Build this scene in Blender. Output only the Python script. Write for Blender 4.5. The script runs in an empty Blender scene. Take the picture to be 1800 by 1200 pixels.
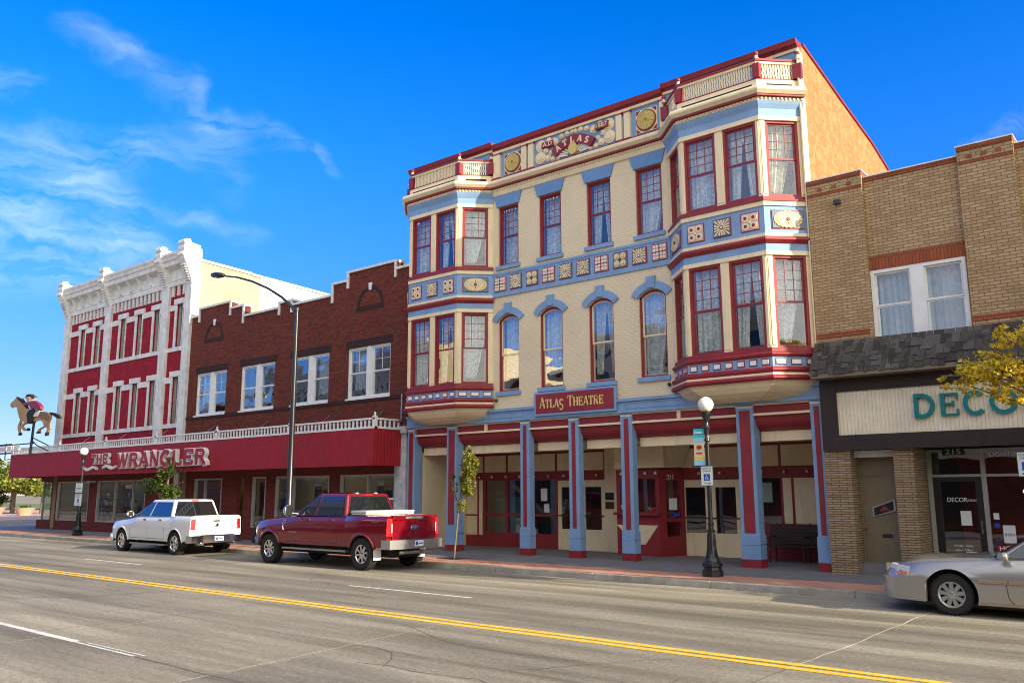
import bpy, bmesh, math, random
from mathutils import Vector, Matrix
random.seed(7)
R = math.radians
scene = bpy.context.scene
C = scene.collection

# ------------------------------------------------------------------ camera
cam = bpy.data.objects.new('camera', bpy.data.cameras.new('camera'))
C.objects.link(cam); scene.camera = cam
cam.location = (0, 0, 2.05)
yaw, pitch, roll = R(39.41), R(10.07), R(-0.21)
fwd = Vector((-math.sin(yaw)*math.cos(pitch), math.cos(yaw)*math.cos(pitch), math.sin(pitch)))
rt = Vector((math.cos(yaw), math.sin(yaw), 0)); up = rt.cross(fwd)
rt2 = rt*math.cos(roll)+up*math.sin(roll); up2 = up*math.cos(roll)-rt*math.sin(roll)
cam.rotation_euler = Matrix((rt2, up2, -fwd)).transposed().to_euler()
cam.data.sensor_width = 36; cam.data.lens = 1492/1800*36
cam.data.clip_start = 0.1; cam.data.clip_end = 3000

# ------------------------------------------------------------------ light
SUN_EL, SUN_AZ = R(19.5), R(2.5)          # azimuth measured from +X towards +Y
sdir = Vector((math.cos(SUN_EL)*math.cos(SUN_AZ), math.cos(SUN_EL)*math.sin(SUN_AZ), math.sin(SUN_EL)))
sun = bpy.data.objects.new('sun', bpy.data.lights.new('sun', 'SUN'))
C.objects.link(sun); sun.data.energy = 5.0; sun.data.angle = R(0.5); sun.data.color = (1, .86, .62)
sun.rotation_euler = (-sdir).to_track_quat('-Z', 'Y').to_euler(); sun.location = (30, 10, 30)
w = bpy.data.worlds.new('World'); scene.world = w; w.cycles.sampling_method = 'MANUAL'; w.cycles.sample_map_resolution = 512; w.use_nodes = True
nt = w.node_tree; nt.nodes.clear()
def N(nt, t, **k):
    n = nt.nodes.new(t)
    for a, b in k.items():
        if a in n.inputs: n.inputs[a].default_value = b
        else: setattr(n, a, b)
    return n
out = N(nt, 'ShaderNodeOutputWorld'); bg = N(nt, 'ShaderNodeBackground', Strength=.115)
sky = N(nt, 'ShaderNodeTexSky', sky_type='NISHITA', sun_disc=False, sun_elevation=SUN_EL, sun_rotation=R(90)-SUN_AZ, air_density=1.0, dust_density=.5, ozone_density=2.2, altitude=1800)
hs = N(nt, 'ShaderNodeHueSaturation', Saturation=1.33, Value=1.0)
L = nt.links.new
tn = N(nt, 'ShaderNodeVectorMath', operation='MULTIPLY'); tn.inputs[1].default_value = (1.12, 1.04, 1.32); L(sky.outputs[0], tn.inputs[0]); L(tn.outputs[0], hs.inputs['Color'])
tc = N(nt, 'ShaderNodeTexCoord'); sep = N(nt, 'ShaderNodeSeparateXYZ'); L(tc.outputs['Generated'], sep.inputs[0])
def mth(op, a, b=None, clamp=False):
    n = N(nt, 'ShaderNodeMath', operation=op, use_clamp=clamp)
    for i, v in enumerate((a, b)):
        if v is None: continue
        if isinstance(v, (int, float)): n.inputs[i].default_value = v
        else: L(v, n.inputs[i])
    return n.outputs[0]
def dotv(d):
    q = N(nt, 'ShaderNodeVectorMath', operation='DOT_PRODUCT'); L(tc.outputs['Generated'], q.inputs[0]); q.inputs[1].default_value = d; return q.outputs['Value']
c0 = Vector((-.86017, .38008, .34007)); r0 = Vector((.40416, .91469, 0)); u0 = r0.cross(c0)
kk = mth('MAXIMUM', dotv(c0), .05); cu_, cv_ = mth('DIVIDE', dotv(r0), kk), mth('DIVIDE', dotv(u0), kk)
cv = N(nt, 'ShaderNodeCombineXYZ'); L(cu_, cv.inputs[0]); L(cv_, cv.inputs[1])
wa = N(nt, 'ShaderNodeTexNoise', Scale=9.0, Detail=6.0, Roughness=.6); L(cv.outputs[0], wa.inputs['Vector'])
ws = N(nt, 'ShaderNodeVectorMath', operation='SUBTRACT'); L(wa.outputs['Color'], ws.inputs[0]); ws.inputs[1].default_value = (.5, .5, .5)
wm = N(nt, 'ShaderNodeVectorMath', operation='MULTIPLY_ADD'); L(ws.outputs[0], wm.inputs[0]); wm.inputs[1].default_value = (.075, .075, 0); L(cv.outputs[0], wm.inputs[2])
mp = N(nt, 'ShaderNodeMapping'); mp.inputs['Rotation'].default_value = (0, 0, R(24)); mp.inputs['Scale'].default_value = (8, 34, 1); L(wm.outputs[0], mp.inputs[0])
n1 = N(nt, 'ShaderNodeTexNoise', Scale=1.0, Detail=10.0, Roughness=.62, Distortion=.5); L(mp.outputs[0], n1.inputs['Vector'])
r1 = N(nt, 'ShaderNodeMapRange'); r1.inputs[1].default_value = .40; r1.inputs[2].default_value = .78; r1.inputs[3].default_value = .02; r1.inputs[4].default_value = 1.35; L(n1.outputs['Fac'], r1.inputs[0])
# each cirrus wisp: a soft streak between two directions of the sky
WISP = [((-.039, .127), (.015, .111), .016, .42), ((.015, .111), (.076, .08), .018, .34), ((.084, .097), (.093, .059), .012, .45), ((.089, .064), (.144, .053), .016, .5), ((-.057, .018), (.033, .023), .016, .45), ((.033, .023), (.117, .053), .022, .4), ((-.095, -.01), (-.019, -.007), .030, .65), ((-.019, -.007), (.079, .016), .016, .4), ((.104, .03), (.131, .001), .022, .3), ((-.033, -.028), (.019, -.041), .022, .7), ((0, -.038), (.026, -.064), .028, .85), ((-.092, -.054), (-.045, -.074), .032, .7), ((-.077, -.061), (-.039, -.091), .03, .7), ((-.09, -.094), (-.018, -.097), .04, 1.0), ((-.039, -.094), (.054, -.092), .026, .7), ((.039, -.047), (.108, -.042), .01, .45), ((.091, -.046), (.168, -.057), .01, .4), ((.165, .058), (.191, .049), .010, .6), ((.213, .051), (.233, .032), .008, .5), ((-.099, .067), (-.07, .062), .01, .6), ((1.289, .245), (1.418, .307), .02, .3)]
tot = None
for (p, q, wd, am) in WISP:
    pa = N(nt, 'ShaderNodeVectorMath', operation='SUBTRACT'); L(wm.outputs[0], pa.inputs[0]); pa.inputs[1].default_value = (p[0], p[1], 0)
    ba = Vector((q[0]-p[0], q[1]-p[1], 0)); dd_ = N(nt, 'ShaderNodeVectorMath', operation='DOT_PRODUCT'); L(pa.outputs[0], dd_.inputs[0]); dd_.inputs[1].default_value = ba/ba.dot(ba)
    hcl = mth('MINIMUM', mth('MAXIMUM', dd_.outputs['Value'], 0), 1)
    sc = N(nt, 'ShaderNodeVectorMath', operation='SCALE'); sc.inputs[0].default_value = ba; L(hcl, sc.inputs['Scale'])
    df = N(nt, 'ShaderNodeVectorMath', operation='DISTANCE'); L(pa.outputs[0], df.inputs[0]); L(sc.outputs[0], df.inputs[1])
    mr = N(nt, 'ShaderNodeMapRange', interpolation_type='SMOOTHSTEP'); mr.inputs[1].default_value = wd*1.6; mr.inputs[2].default_value = 0; mr.inputs[3].default_value = 0; mr.inputs[4].default_value = am; L(df.outputs['Value'], mr.inputs[0])
    tot = mr.outputs[0] if tot is None else mth('ADD', tot, mth('MULTIPLY', mr.outputs[0], mth('SUBTRACT', 1.0, mth('MINIMUM', tot, 1))))
front = mth('GREATER_THAN', dotv(c0), .1)
mu = N(nt, 'ShaderNodeMath', operation='MULTIPLY'); L(mth('MULTIPLY', tot, front), mu.inputs[0]); L(r1.outputs[0], mu.inputs[1])
mu2 = N(nt, 'ShaderNodeMath', operation='MULTIPLY', use_clamp=True); mu2.inputs[1].default_value = .42; L(mu.outputs[0], mu2.inputs[0])
# the sky dims towards the horizon (dry high-plains air), an added warm bright veil behind and right of the camera fills the facades
gr = N(nt, 'ShaderNodeMapRange', interpolation_type='SMOOTHSTEP'); gr.inputs[1].default_value = -.02; gr.inputs[2].default_value = .42; gr.inputs[3].default_value = .42; gr.inputs[4].default_value = 1.22; L(sep.outputs[2], gr.inputs[0])
gm = N(nt, 'ShaderNodeVectorMath', operation='SCALE'); L(hs.outputs[0], gm.inputs[0]); L(gr.outputs[0], gm.inputs['Scale'])
mx = N(nt, 'ShaderNodeMix', data_type='RGBA'); L(mu2.outputs[0], mx.inputs['Factor']); L(gm.outputs[0], mx.inputs['A']); mx.inputs['B'].default_value = (5.2, 6.0, 7.0, 1)
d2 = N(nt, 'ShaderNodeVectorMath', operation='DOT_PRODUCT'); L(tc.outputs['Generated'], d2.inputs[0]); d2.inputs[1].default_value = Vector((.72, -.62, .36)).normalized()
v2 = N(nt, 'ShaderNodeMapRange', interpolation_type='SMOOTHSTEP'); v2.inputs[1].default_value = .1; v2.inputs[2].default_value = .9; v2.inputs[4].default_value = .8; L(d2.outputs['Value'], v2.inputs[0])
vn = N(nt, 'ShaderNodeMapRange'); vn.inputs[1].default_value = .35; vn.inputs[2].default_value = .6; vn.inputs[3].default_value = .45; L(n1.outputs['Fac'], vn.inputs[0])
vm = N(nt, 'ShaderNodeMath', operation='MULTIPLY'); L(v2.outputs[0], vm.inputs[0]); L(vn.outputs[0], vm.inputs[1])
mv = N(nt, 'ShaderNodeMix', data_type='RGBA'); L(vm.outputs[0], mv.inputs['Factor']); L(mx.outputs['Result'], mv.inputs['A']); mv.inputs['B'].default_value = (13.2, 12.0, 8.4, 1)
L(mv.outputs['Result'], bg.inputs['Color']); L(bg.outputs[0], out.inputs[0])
scene.view_settings.view_transform = 'Standard'; scene.view_settings.look = 'None'
scene.cycles.filter_width = 1.0
scene.view_settings.exposure = 0.98; scene.view_settings.gamma = 1

# ------------------------------------------------------------------ materials
def newmat(name):
    m = bpy.data.materials.new(name); m.use_nodes = True
    return m, m.node_tree, m.node_tree.nodes['Principled BSDF']
def hexc(c, a=1): return (c[0], c[1], c[2], a)
def paint(name, col, rough=.55, metal=0, var=.12, scale=1.5, bump=.0, bscale=20, coat=0, spec=.5, var2=None, emit=None, grime=0):
    m, nt, b = newmat(name); L = nt.links.new
    b.inputs['Roughness'].default_value = rough; b.inputs['Metallic'].default_value = metal
    b.inputs['Coat Weight'].default_value = coat; b.inputs['Specular IOR Level'].default_value = spec
    tc = N(nt, 'ShaderNodeTexCoord')
    n = N(nt, 'ShaderNodeTexNoise', Scale=scale, Detail=6.0, Roughness=.65); L(tc.outputs['Object'], n.inputs['Vector'])
    r = N(nt, 'ShaderNodeMapRange'); r.inputs[1].default_value = .3; r.inputs[2].default_value = .7; L(n.outputs['Fac'], r.inputs[0])
    mx = N(nt, 'ShaderNodeMix', data_type='RGBA'); L(r.outputs[0], mx.inputs['Factor'])
    mx.inputs['A'].default_value = hexc([max(0, c*(1-var)) for c in col]); mx.inputs['B'].default_value = hexc(var2 if var2 else [min(1, c*(1+var)) for c in col])
    if grime:
        mpg = N(nt, 'ShaderNodeMapping'); mpg.inputs['Scale'].default_value = (5, 5, .9); L(tc.outputs['Object'], mpg.inputs[0])
        ng = N(nt, 'ShaderNodeTexNoise', Scale=1.0, Detail=9.0, Roughness=.7); L(mpg.outputs[0], ng.inputs['Vector'])
        rg = N(nt, 'ShaderNodeMapRange'); rg.inputs[1].default_value = .52; rg.inputs[2].default_value = .75; rg.inputs[4].default_value = grime; L(ng.outputs['Fac'], rg.inputs[0])
        mg = N(nt, 'ShaderNodeMix', data_type='RGBA'); L(rg.outputs[0], mg.inputs['Factor']); L(mx.outputs['Result'], mg.inputs['A']); mg.inputs['B'].default_value = hexc([c*.35+.03 for c in col]); mx = mg
    L(mx.outputs['Result'], b.inputs['Base Color'])
    if bump:
        n2 = N(nt, 'ShaderNodeTexNoise', Scale=bscale, Detail=4.0); L(tc.outputs['Object'], n2.inputs['Vector'])
        bp = N(nt, 'ShaderNodeBump', Strength=bump, Distance=.02); L(n2.outputs['Fac'], bp.inputs['Height']); L(bp.outputs[0], b.inputs['Normal'])
    if emit:
        b.inputs['Emission Color'].default_value = hexc(emit[0]); b.inputs['Emission Strength'].default_value = emit[1]
    return m
def brick(name, c1, c2, mortar, bw=.215, rh=.073, ms=.009, rough=.85, bump=.6, patch=None, patchscale=.5, patchamt=.6, stretch=1, bias=0.):
    m, nt, b = newmat(name); L = nt.links.new
    tc = N(nt, 'ShaderNodeTexCoord'); s = N(nt, 'ShaderNodeSeparateXYZ'); L(tc.outputs['Object'], s.inputs[0])
    ad = N(nt, 'ShaderNodeMath', operation='ADD'); L(s.outputs[0], ad.inputs[0]); L(s.outputs[1], ad.inputs[1])
    cb = N(nt, 'ShaderNodeCombineXYZ'); L(ad.outputs[0], cb.inputs[0]); L(s.outputs[2], cb.inputs[1])
    bt = N(nt, 'ShaderNodeTexBrick', Scale=1.0); bt.inputs['Brick Width'].default_value = bw; bt.inputs['Row Height'].default_value = rh
    bt.inputs['Mortar Size'].default_value = ms; bt.inputs['Mortar Smooth'].default_value = .3; bt.inputs['Bias'].default_value = bias
    bt.inputs['Color1'].default_value = hexc(c1); bt.inputs['Color2'].default_value = hexc(c2); bt.inputs['Mortar'].default_value = hexc(mortar)
    L(cb.outputs[0], bt.inputs['Vector'])
    n = N(nt, 'ShaderNodeTexNoise', Scale=patchscale, Detail=8.0, Roughness=.65); L(tc.outputs['Object'], n.inputs['Vector'])
    mx = N(nt, 'ShaderNodeMix', data_type='RGBA'); L(bt.outputs['Color'], mx.inputs['A'])
    if patch:
        r = N(nt, 'ShaderNodeMapRange'); r.inputs[1].default_value = .48; r.inputs[2].default_value = .58; r.inputs[4].default_value = patchamt
        mx.inputs['B'].default_value = hexc(patch)
    else:
        mx.blend_type = 'MULTIPLY'; r = N(nt, 'ShaderNodeMapRange'); r.inputs[1].default_value = .35; r.inputs[2].default_value = .75; r.inputs[4].default_value = .35
        mx.inputs['B'].default_value = (.5, .48, .45, 1)
    L(n.outputs['Fac'], r.inputs[0]); L(r.outputs[0], mx.inputs['Factor']); L(mx.outputs['Result'], b.inputs['Base Color'])
    bp = N(nt, 'ShaderNodeBump', Strength=bump, Distance=.012, invert=True); L(bt.outputs['Fac'], bp.inputs['Height']); L(bp.outputs[0], b.inputs['Normal'])
    b.inputs['Roughness'].default_value = rough; b.inputs['Specular IOR Level'].default_value = .25
    return m
def ribbed(name, col, pitch=.15, rough=.5, dirt=None):
    m = paint(name, col, rough, var=.15, scale=2.0); nt = m.node_tree; L = nt.links.new; b = nt.nodes['Principled BSDF']
    tc = N(nt, 'ShaderNodeTexCoord'); wv = N(nt, 'ShaderNodeTexWave', wave_type='BANDS', bands_direction='DIAGONAL', Scale=.0)
    s = N(nt, 'ShaderNodeSeparateXYZ'); L(tc.outputs['Object'], s.inputs[0])
    ad = N(nt, 'ShaderNodeMath', operation='ADD'); L(s.outputs[0], ad.inputs[0]); L(s.outputs[1], ad.inputs[1])
    ml = N(nt, 'ShaderNodeMath', operation='MULTIPLY'); ml.inputs[1].default_value = 2*math.pi/pitch; L(ad.outputs[0], ml.inputs[0])
    si = N(nt, 'ShaderNodeMath', operation='SINE'); L(ml.outputs[0], si.inputs[0])
    rr = N(nt, 'ShaderNodeMapRange'); rr.inputs[1].default_value = .4; rr.inputs[2].default_value = .8; L(si.outputs[0], rr.inputs[0])
    bp = N(nt, 'ShaderNodeBump', Strength=.7, Distance=.02, invert=True); L(rr.outputs[0], bp.inputs['Height']); L(bp.outputs[0], b.inputs['Normal'])
    nt.nodes.remove(wv)
    return m
def glass(name, tint=(.9, .95, .95), refl=.5, rough=.01, body=(0, 0, 0), opaque=0., wav=.0, gc=(1, 1, 1)):
    """clear pane: fresnel reflection over see-through glass"""
    m = bpy.data.materials.new(name); m.use_nodes = True; nt = m.node_tree; nt.nodes.clear(); L = nt.links.new
    o = N(nt, 'ShaderNodeOutputMaterial'); g = N(nt, 'ShaderNodeBsdfGlossy', Roughness=rough); t = N(nt, 'ShaderNodeBsdfTransparent')
    t.inputs[0].default_value = hexc(tint); lw = N(nt, 'ShaderNodeLayerWeight', Blend=.5); pw = N(nt, 'ShaderNodeMath', operation='POWER'); pw.inputs[1].default_value = 4; L(lw.outputs['Facing'], pw.inputs[0])
    g.inputs[0].default_value = hexc(gc)
    mr = N(nt, 'ShaderNodeMapRange'); mr.inputs[3].default_value = refl; mr.inputs[4].default_value = 1.0; L(pw.outputs[0], mr.inputs[0])
    mx = N(nt, 'ShaderNodeMixShader'); L(mr.outputs[0], mx.inputs[0]); L(g.outputs[0], mx.inputs[2])
    if opaque:
        d = N(nt, 'ShaderNodeBsdfDiffuse'); d.inputs[0].default_value = hexc(body); m2 = N(nt, 'ShaderNodeMixShader'); m2.inputs[0].default_value = opaque
        L(t.outputs[0], m2.inputs[1]); L(d.outputs[0], m2.inputs[2]); L(m2.outputs[0], mx.inputs[1])
    else: L(t.outputs[0], mx.inputs[1])
    if wav:
        tc = N(nt, 'ShaderNodeTexCoord'); n = N(nt, 'ShaderNodeTexNoise', Scale=1.3, Detail=1.0); L(tc.outputs['Object'], n.inputs['Vector'])
        bp = N(nt, 'ShaderNodeBump', Strength=wav, Distance=.05); L(n.outputs['Fac'], bp.inputs['Height']); L(bp.outputs[0], g.inputs['Normal']); L(bp.outputs[0], lw.inputs['Normal'])
    L(mx.outputs[0], o.inputs[0])
    return m
def lace(name, col=(.74, .78, .82), vs=13.0):
    m, nt, b = newmat(name); L = nt.links.new
    tc = N(nt, 'ShaderNodeTexCoord'); v = N(nt, 'ShaderNodeTexVoronoi', Scale=vs, feature='F1'); L(tc.outputs['Object'], v.inputs['Vector'])
    n = N(nt, 'ShaderNodeTexNoise', Scale=26.0, Detail=3.0); L(tc.outputs['Object'], n.inputs['Vector'])
    a = N(nt, 'ShaderNodeMath', operation='MULTIPLY'); L(v.outputs['Distance'], a.inputs[0]); a.inputs[1].default_value = .9
    s = N(nt, 'ShaderNodeMath', operation='ADD'); L(a.outputs[0], s.inputs[0]); L(n.outputs['Fac'], s.inputs[1])
    r = N(nt, 'ShaderNodeMapRange'); r.inputs[1].default_value = .75; r.inputs[2].default_value = 1.1; r.inputs[3].default_value = .95; r.inputs[4].default_value = .62; L(s.outputs[0], r.inputs[0])
    b.inputs['Base Color'].default_value = hexc(col); b.inputs['Roughness'].default_value = .9; L(r.outputs[0], b.inputs['Alpha'])
    return m

M = {}
cream = M['cream'] = paint('cream_paint', (.76, .64, .43), .6, var=.10, scale=.8, grime=.35)
M['cream_brick'] = brick('painted_cream_brick', (.74, .635, .46), (.71, .605, .435), (.63, .535, .39), bump=.45, ms=.012, patch=(.56, .47, .32), patchamt=.3)
blue = M['blue'] = paint('blue_paint', (.19, .32, .54), .6, var=.14, scale=1.3, grime=.3)
M['blue_brick'] = brick('painted_blue_brick', (.165, .31, .60), (.15, .29, .57), (.13, .25, .5), bw=.075, rh=.6, ms=.006, bump=.5)
maroon = M['maroon'] = paint('maroon_paint', (.24, .018, .026), .5, var=.2, scale=1.6, grime=.3)
M['mauve'] = paint('mauve_tile', (.55, .38, .40), .6)
yellow = M['yellow'] = paint('ochre_paint', (.62, .47, .14), .55)
white = M['white'] = paint('white_paint', (.72, .73, .74), .5, var=.08, scale=2.0)
M['oldwhite'] = paint('weathered_white_paint', (.68, .68, .68), .7, var=.2, scale=2.4, bump=.25, bscale=9, grime=.4)
M['redbrick_paint'] = brick('painted_crimson_brick', (.34, .012, .030), (.28, .010, .026), (.18, .01, .02), bump=.7, patch=(.42, .03, .05), patchamt=.35, patchscale=2.5)
M['brickB2'] = brick('dark_red_brick', (.205, .042, .024), (.12, .022, .014), (.10, .045, .032), bump=.7, ms=.010)
M['brickB2dark'] = brick('soot_brick', (.05, .022, .022), (.035, .018, .02), (.06, .035, .03), bw=.08, rh=.24)
M['brickB2sill'] = brick('soot_brick_course', (.06, .022, .020), (.035, .018, .02), (.07, .035, .03))
M['brickB3'] = brick('tan_brick', (.50, .345, .195), (.37, .245, .13), (.20, .14, .09), ms=.010, rh=.075, bw=.225, bump=.5)
M['brickB3low'] = brick('rough_tan_stone_brick', (.42, .31, .20), (.30, .21, .13), (.12, .085, .055), bw=.36, rh=.055, ms=.010, bump=1.0)
M['brickRed'] = brick('orange_red_brick', (.36, .10, .045), (.28, .075, .035), (.16, .06, .04), bw=.075, rh=.35)
M['brickRedrow'] = brick('red_brick_course', (.36, .10, .045), (.28, .075, .035), (.16, .06, .04))
M['orangewall'] = brick('peeling_orange_brick', (.43, .165, .06), (.34, .12, .045), (.42, .22, .10), bump=.9, patch=(.52, .28, .14), patchamt=.45, patchscale=4.5)
M['creamside'] = brick('faded_cream_side_brick', (.40, .345, .27), (.35, .30, .23), (.40, .36, .30), bump=.5, patch=(.40, .23, .13), patchamt=.4, patchscale=.8)
awnred = M['awnred'] = ribbed('ribbed_red_metal', (.30, .004, .011), .15, .62)
M['panelcream'] = ribbed('ribbed_cream_panel', (.74, .67, .52), .085, .6)
dark = M['dark'] = paint('dark_interior', (.018, .018, .02), .9, var=.3)
M['interior'] = paint('interior_wall', (.22, .18, .14), .9, var=.4)
M['black'] = paint('black_metal', (.012, .013, .015), .32, var=.2, spec=.6)
M['charcoal'] = paint('charcoal_rubber', (.02, .02, .022), .85, var=.3)
M['darkochre'] = paint('dark_ochre', (.36, .25, .06), .6)  # darker ochre for the disc under the sunburst rays
M['bronze'] = paint('bronze', (.10, .06, .03), .4, metal=.7)
M['brass'] = paint('brass', (.5, .33, .1), .35, metal=.9)
alu = M['alu'] = paint('grey_aluminium', (.38, .38, .36), .45, metal=.3)
M['chrome'] = paint('chrome', (.72, .72, .74), .12, metal=1, var=.04)
M['steel'] = paint('satin_steel', (.42, .43, .45), .35, metal=.8, var=.15)
M['browntimber'] = paint('dark_stained_timber', (.022, .011, .009), .6, var=.5, scale=3, bump=.3, bscale=14)
M['teal'] = paint('teal_enamel', (.0, .17, .19), .35, var=.06)
M['shingle'] = paint('weathered_grey_shingle', (.058, .050, .045), .9, var=.5, scale=1.7, bump=.5, bscale=18)
M['shingle2'] = paint('dark_weathered_shingle', (.034, .029, .026), .9, var=.4, scale=1.7, bump=.5, bscale=18)
M['shingle3'] = paint('pale_weathered_shingle', (.085, .078, .074), .9, var=.35, scale=1.7, bump=.5, bscale=18)
M['taupe'] = paint('taupe_door_paint', (.18, .145, .10), .6, var=.12, scale=2.5)
M['concrete'] = paint('sidewalk_concrete', (.15, .147, .158), .85, var=.16, scale=1.4, bump=.15, bscale=40)
M['kerb'] = paint('kerb_concrete', (.33, .31, .27), .85, var=.3, scale=2.2, bump=.2, bscale=30)
M['paver'] = brick('red_clay_paver', (.52, .28, .20), (.44, .21, .15), (.42, .28, .2), bw=.2, rh=.1, ms=.008, bump=.3)
M['ypaint'] = paint('yellow_road_paint', (.90, .50, .02), .7, var=.2, scale=3.5, var2=(.95, .60, .07))
M['wpaint'] = paint('white_road_paint', (.66, .66, .62), .7, var=.25, scale=5)
M['crackfill'] = paint('pale_joint_filler', (.50, .44, .34), .9, var=.3, scale=5)
M['crackdark'] = paint('dark_joint_filler', (.10, .095, .09), .9, var=.3)
M['globe'] = paint('opal_globe', (.74, .72, .66), .3, var=.05)
M['curtain'] = lace('white_lace'); M['curtain2'] = lace('cream_lace', (.72, .70, .62), 9.0); M['curtain3'] = lace('bright_white_lace', (.84, .86, .88), 20.0)
M['sheer'] = paint('sheer_blue_curtain', (.28, .36, .46), .9, var=.2, scale=3)
M['pane'] = glass('window_pane', refl=.15, wav=.25)
M['oldpane'] = glass('old_wavy_window_pane', refl=.26, wav=.5)
M['shopglass'] = glass('shop_window_glass', tint=(.75, .82, .80), refl=.14, wav=.05)
M['carglass'] = glass('tinted_car_glass', tint=(.16, .19, .2), refl=.22, body=(.01, .012, .015), opaque=1, gc=(.5, .55, .62))
M['paper'] = paint('white_paper', (.70, .72, .74), .8, var=.05)
M['signgreen'] = paint('sign_green', (.01, .16, .09), .5)
M['signblue'] = paint('sign_blue', (.01, .06, .42), .5)
M['carwhite'] = paint('white_car_paint', (.78, .79, .80), .25, coat=1, var=.02)
M['carred'] = paint('dark_red_car_paint', (.20, .003, .012), .22, metal=.25, coat=1, var=.05)
M['carsilver'] = paint('silver_car_paint', (.40, .39, .375), .26, metal=.6, coat=1, var=.03)
M['tyre'] = paint('tyre_rubber', (.014, .014, .015), .85, var=.2, bump=.3, bscale=30)
M['redlens'] = paint('red_lamp_lens', (.48, .01, .015), .15, coat=1)
M['amber'] = paint('amber_lens', (.75, .20, .02), .15, coat=1)
M['clearlens'] = paint('clear_lamp_lens', (.60, .60, .58), .25, coat=.3)
M['horse'] = paint('tan_figure_paint', (.42, .25, .09), .6, var=.2)
M['hide'] = paint('brown_figure_paint', (.24, .12, .04), .6)
M['skin'] = paint('skin_figure_paint', (.55, .33, .22), .6)
M['bark'] = paint('grey_bark', (.16, .12, .08), .9, var=.4, scale=8)
def leafm(n, c, tr=.55):
    m = paint(n, c, .55, var=.25, scale=3.0); nt = m.node_tree; L = nt.links.new; b = nt.nodes['Principled BSDF']
    t = N(nt, 'ShaderNodeBsdfTranslucent'); x = N(nt, 'ShaderNodeMixShader'); x.inputs[0].default_value = tr; o = nt.nodes['Material Output']
    L(b.inputs['Base Color'].links[0].from_socket, t.inputs[0]); L(b.outputs[0], x.inputs[1]); L(t.outputs[0], x.inputs[2]); L(x.outputs[0], o.inputs[0])
    return m
LG = [leafm('leaf_green_dark', (.035, .07, .012)), leafm('leaf_green', (.09, .16, .02)), leafm('leaf_green_pale', (.20, .27, .04))]
LY = [leafm('leaf_olive_yellow', (.50, .38, .03)), leafm('leaf_gold', (.88, .60, .03)), leafm('leaf_pale_gold', (.92, .74, .12))]
LO = [leafm('leaf_olive', (.10, .12, .02)), leafm('leaf_yellow_green', (.30, .30, .04)), leafm('leaf_lime', (.46, .44, .09))]
LF = [leafm('needle_green', (.05, .07, .02)), leafm('needle_olive', (.10, .10, .03))]

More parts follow.
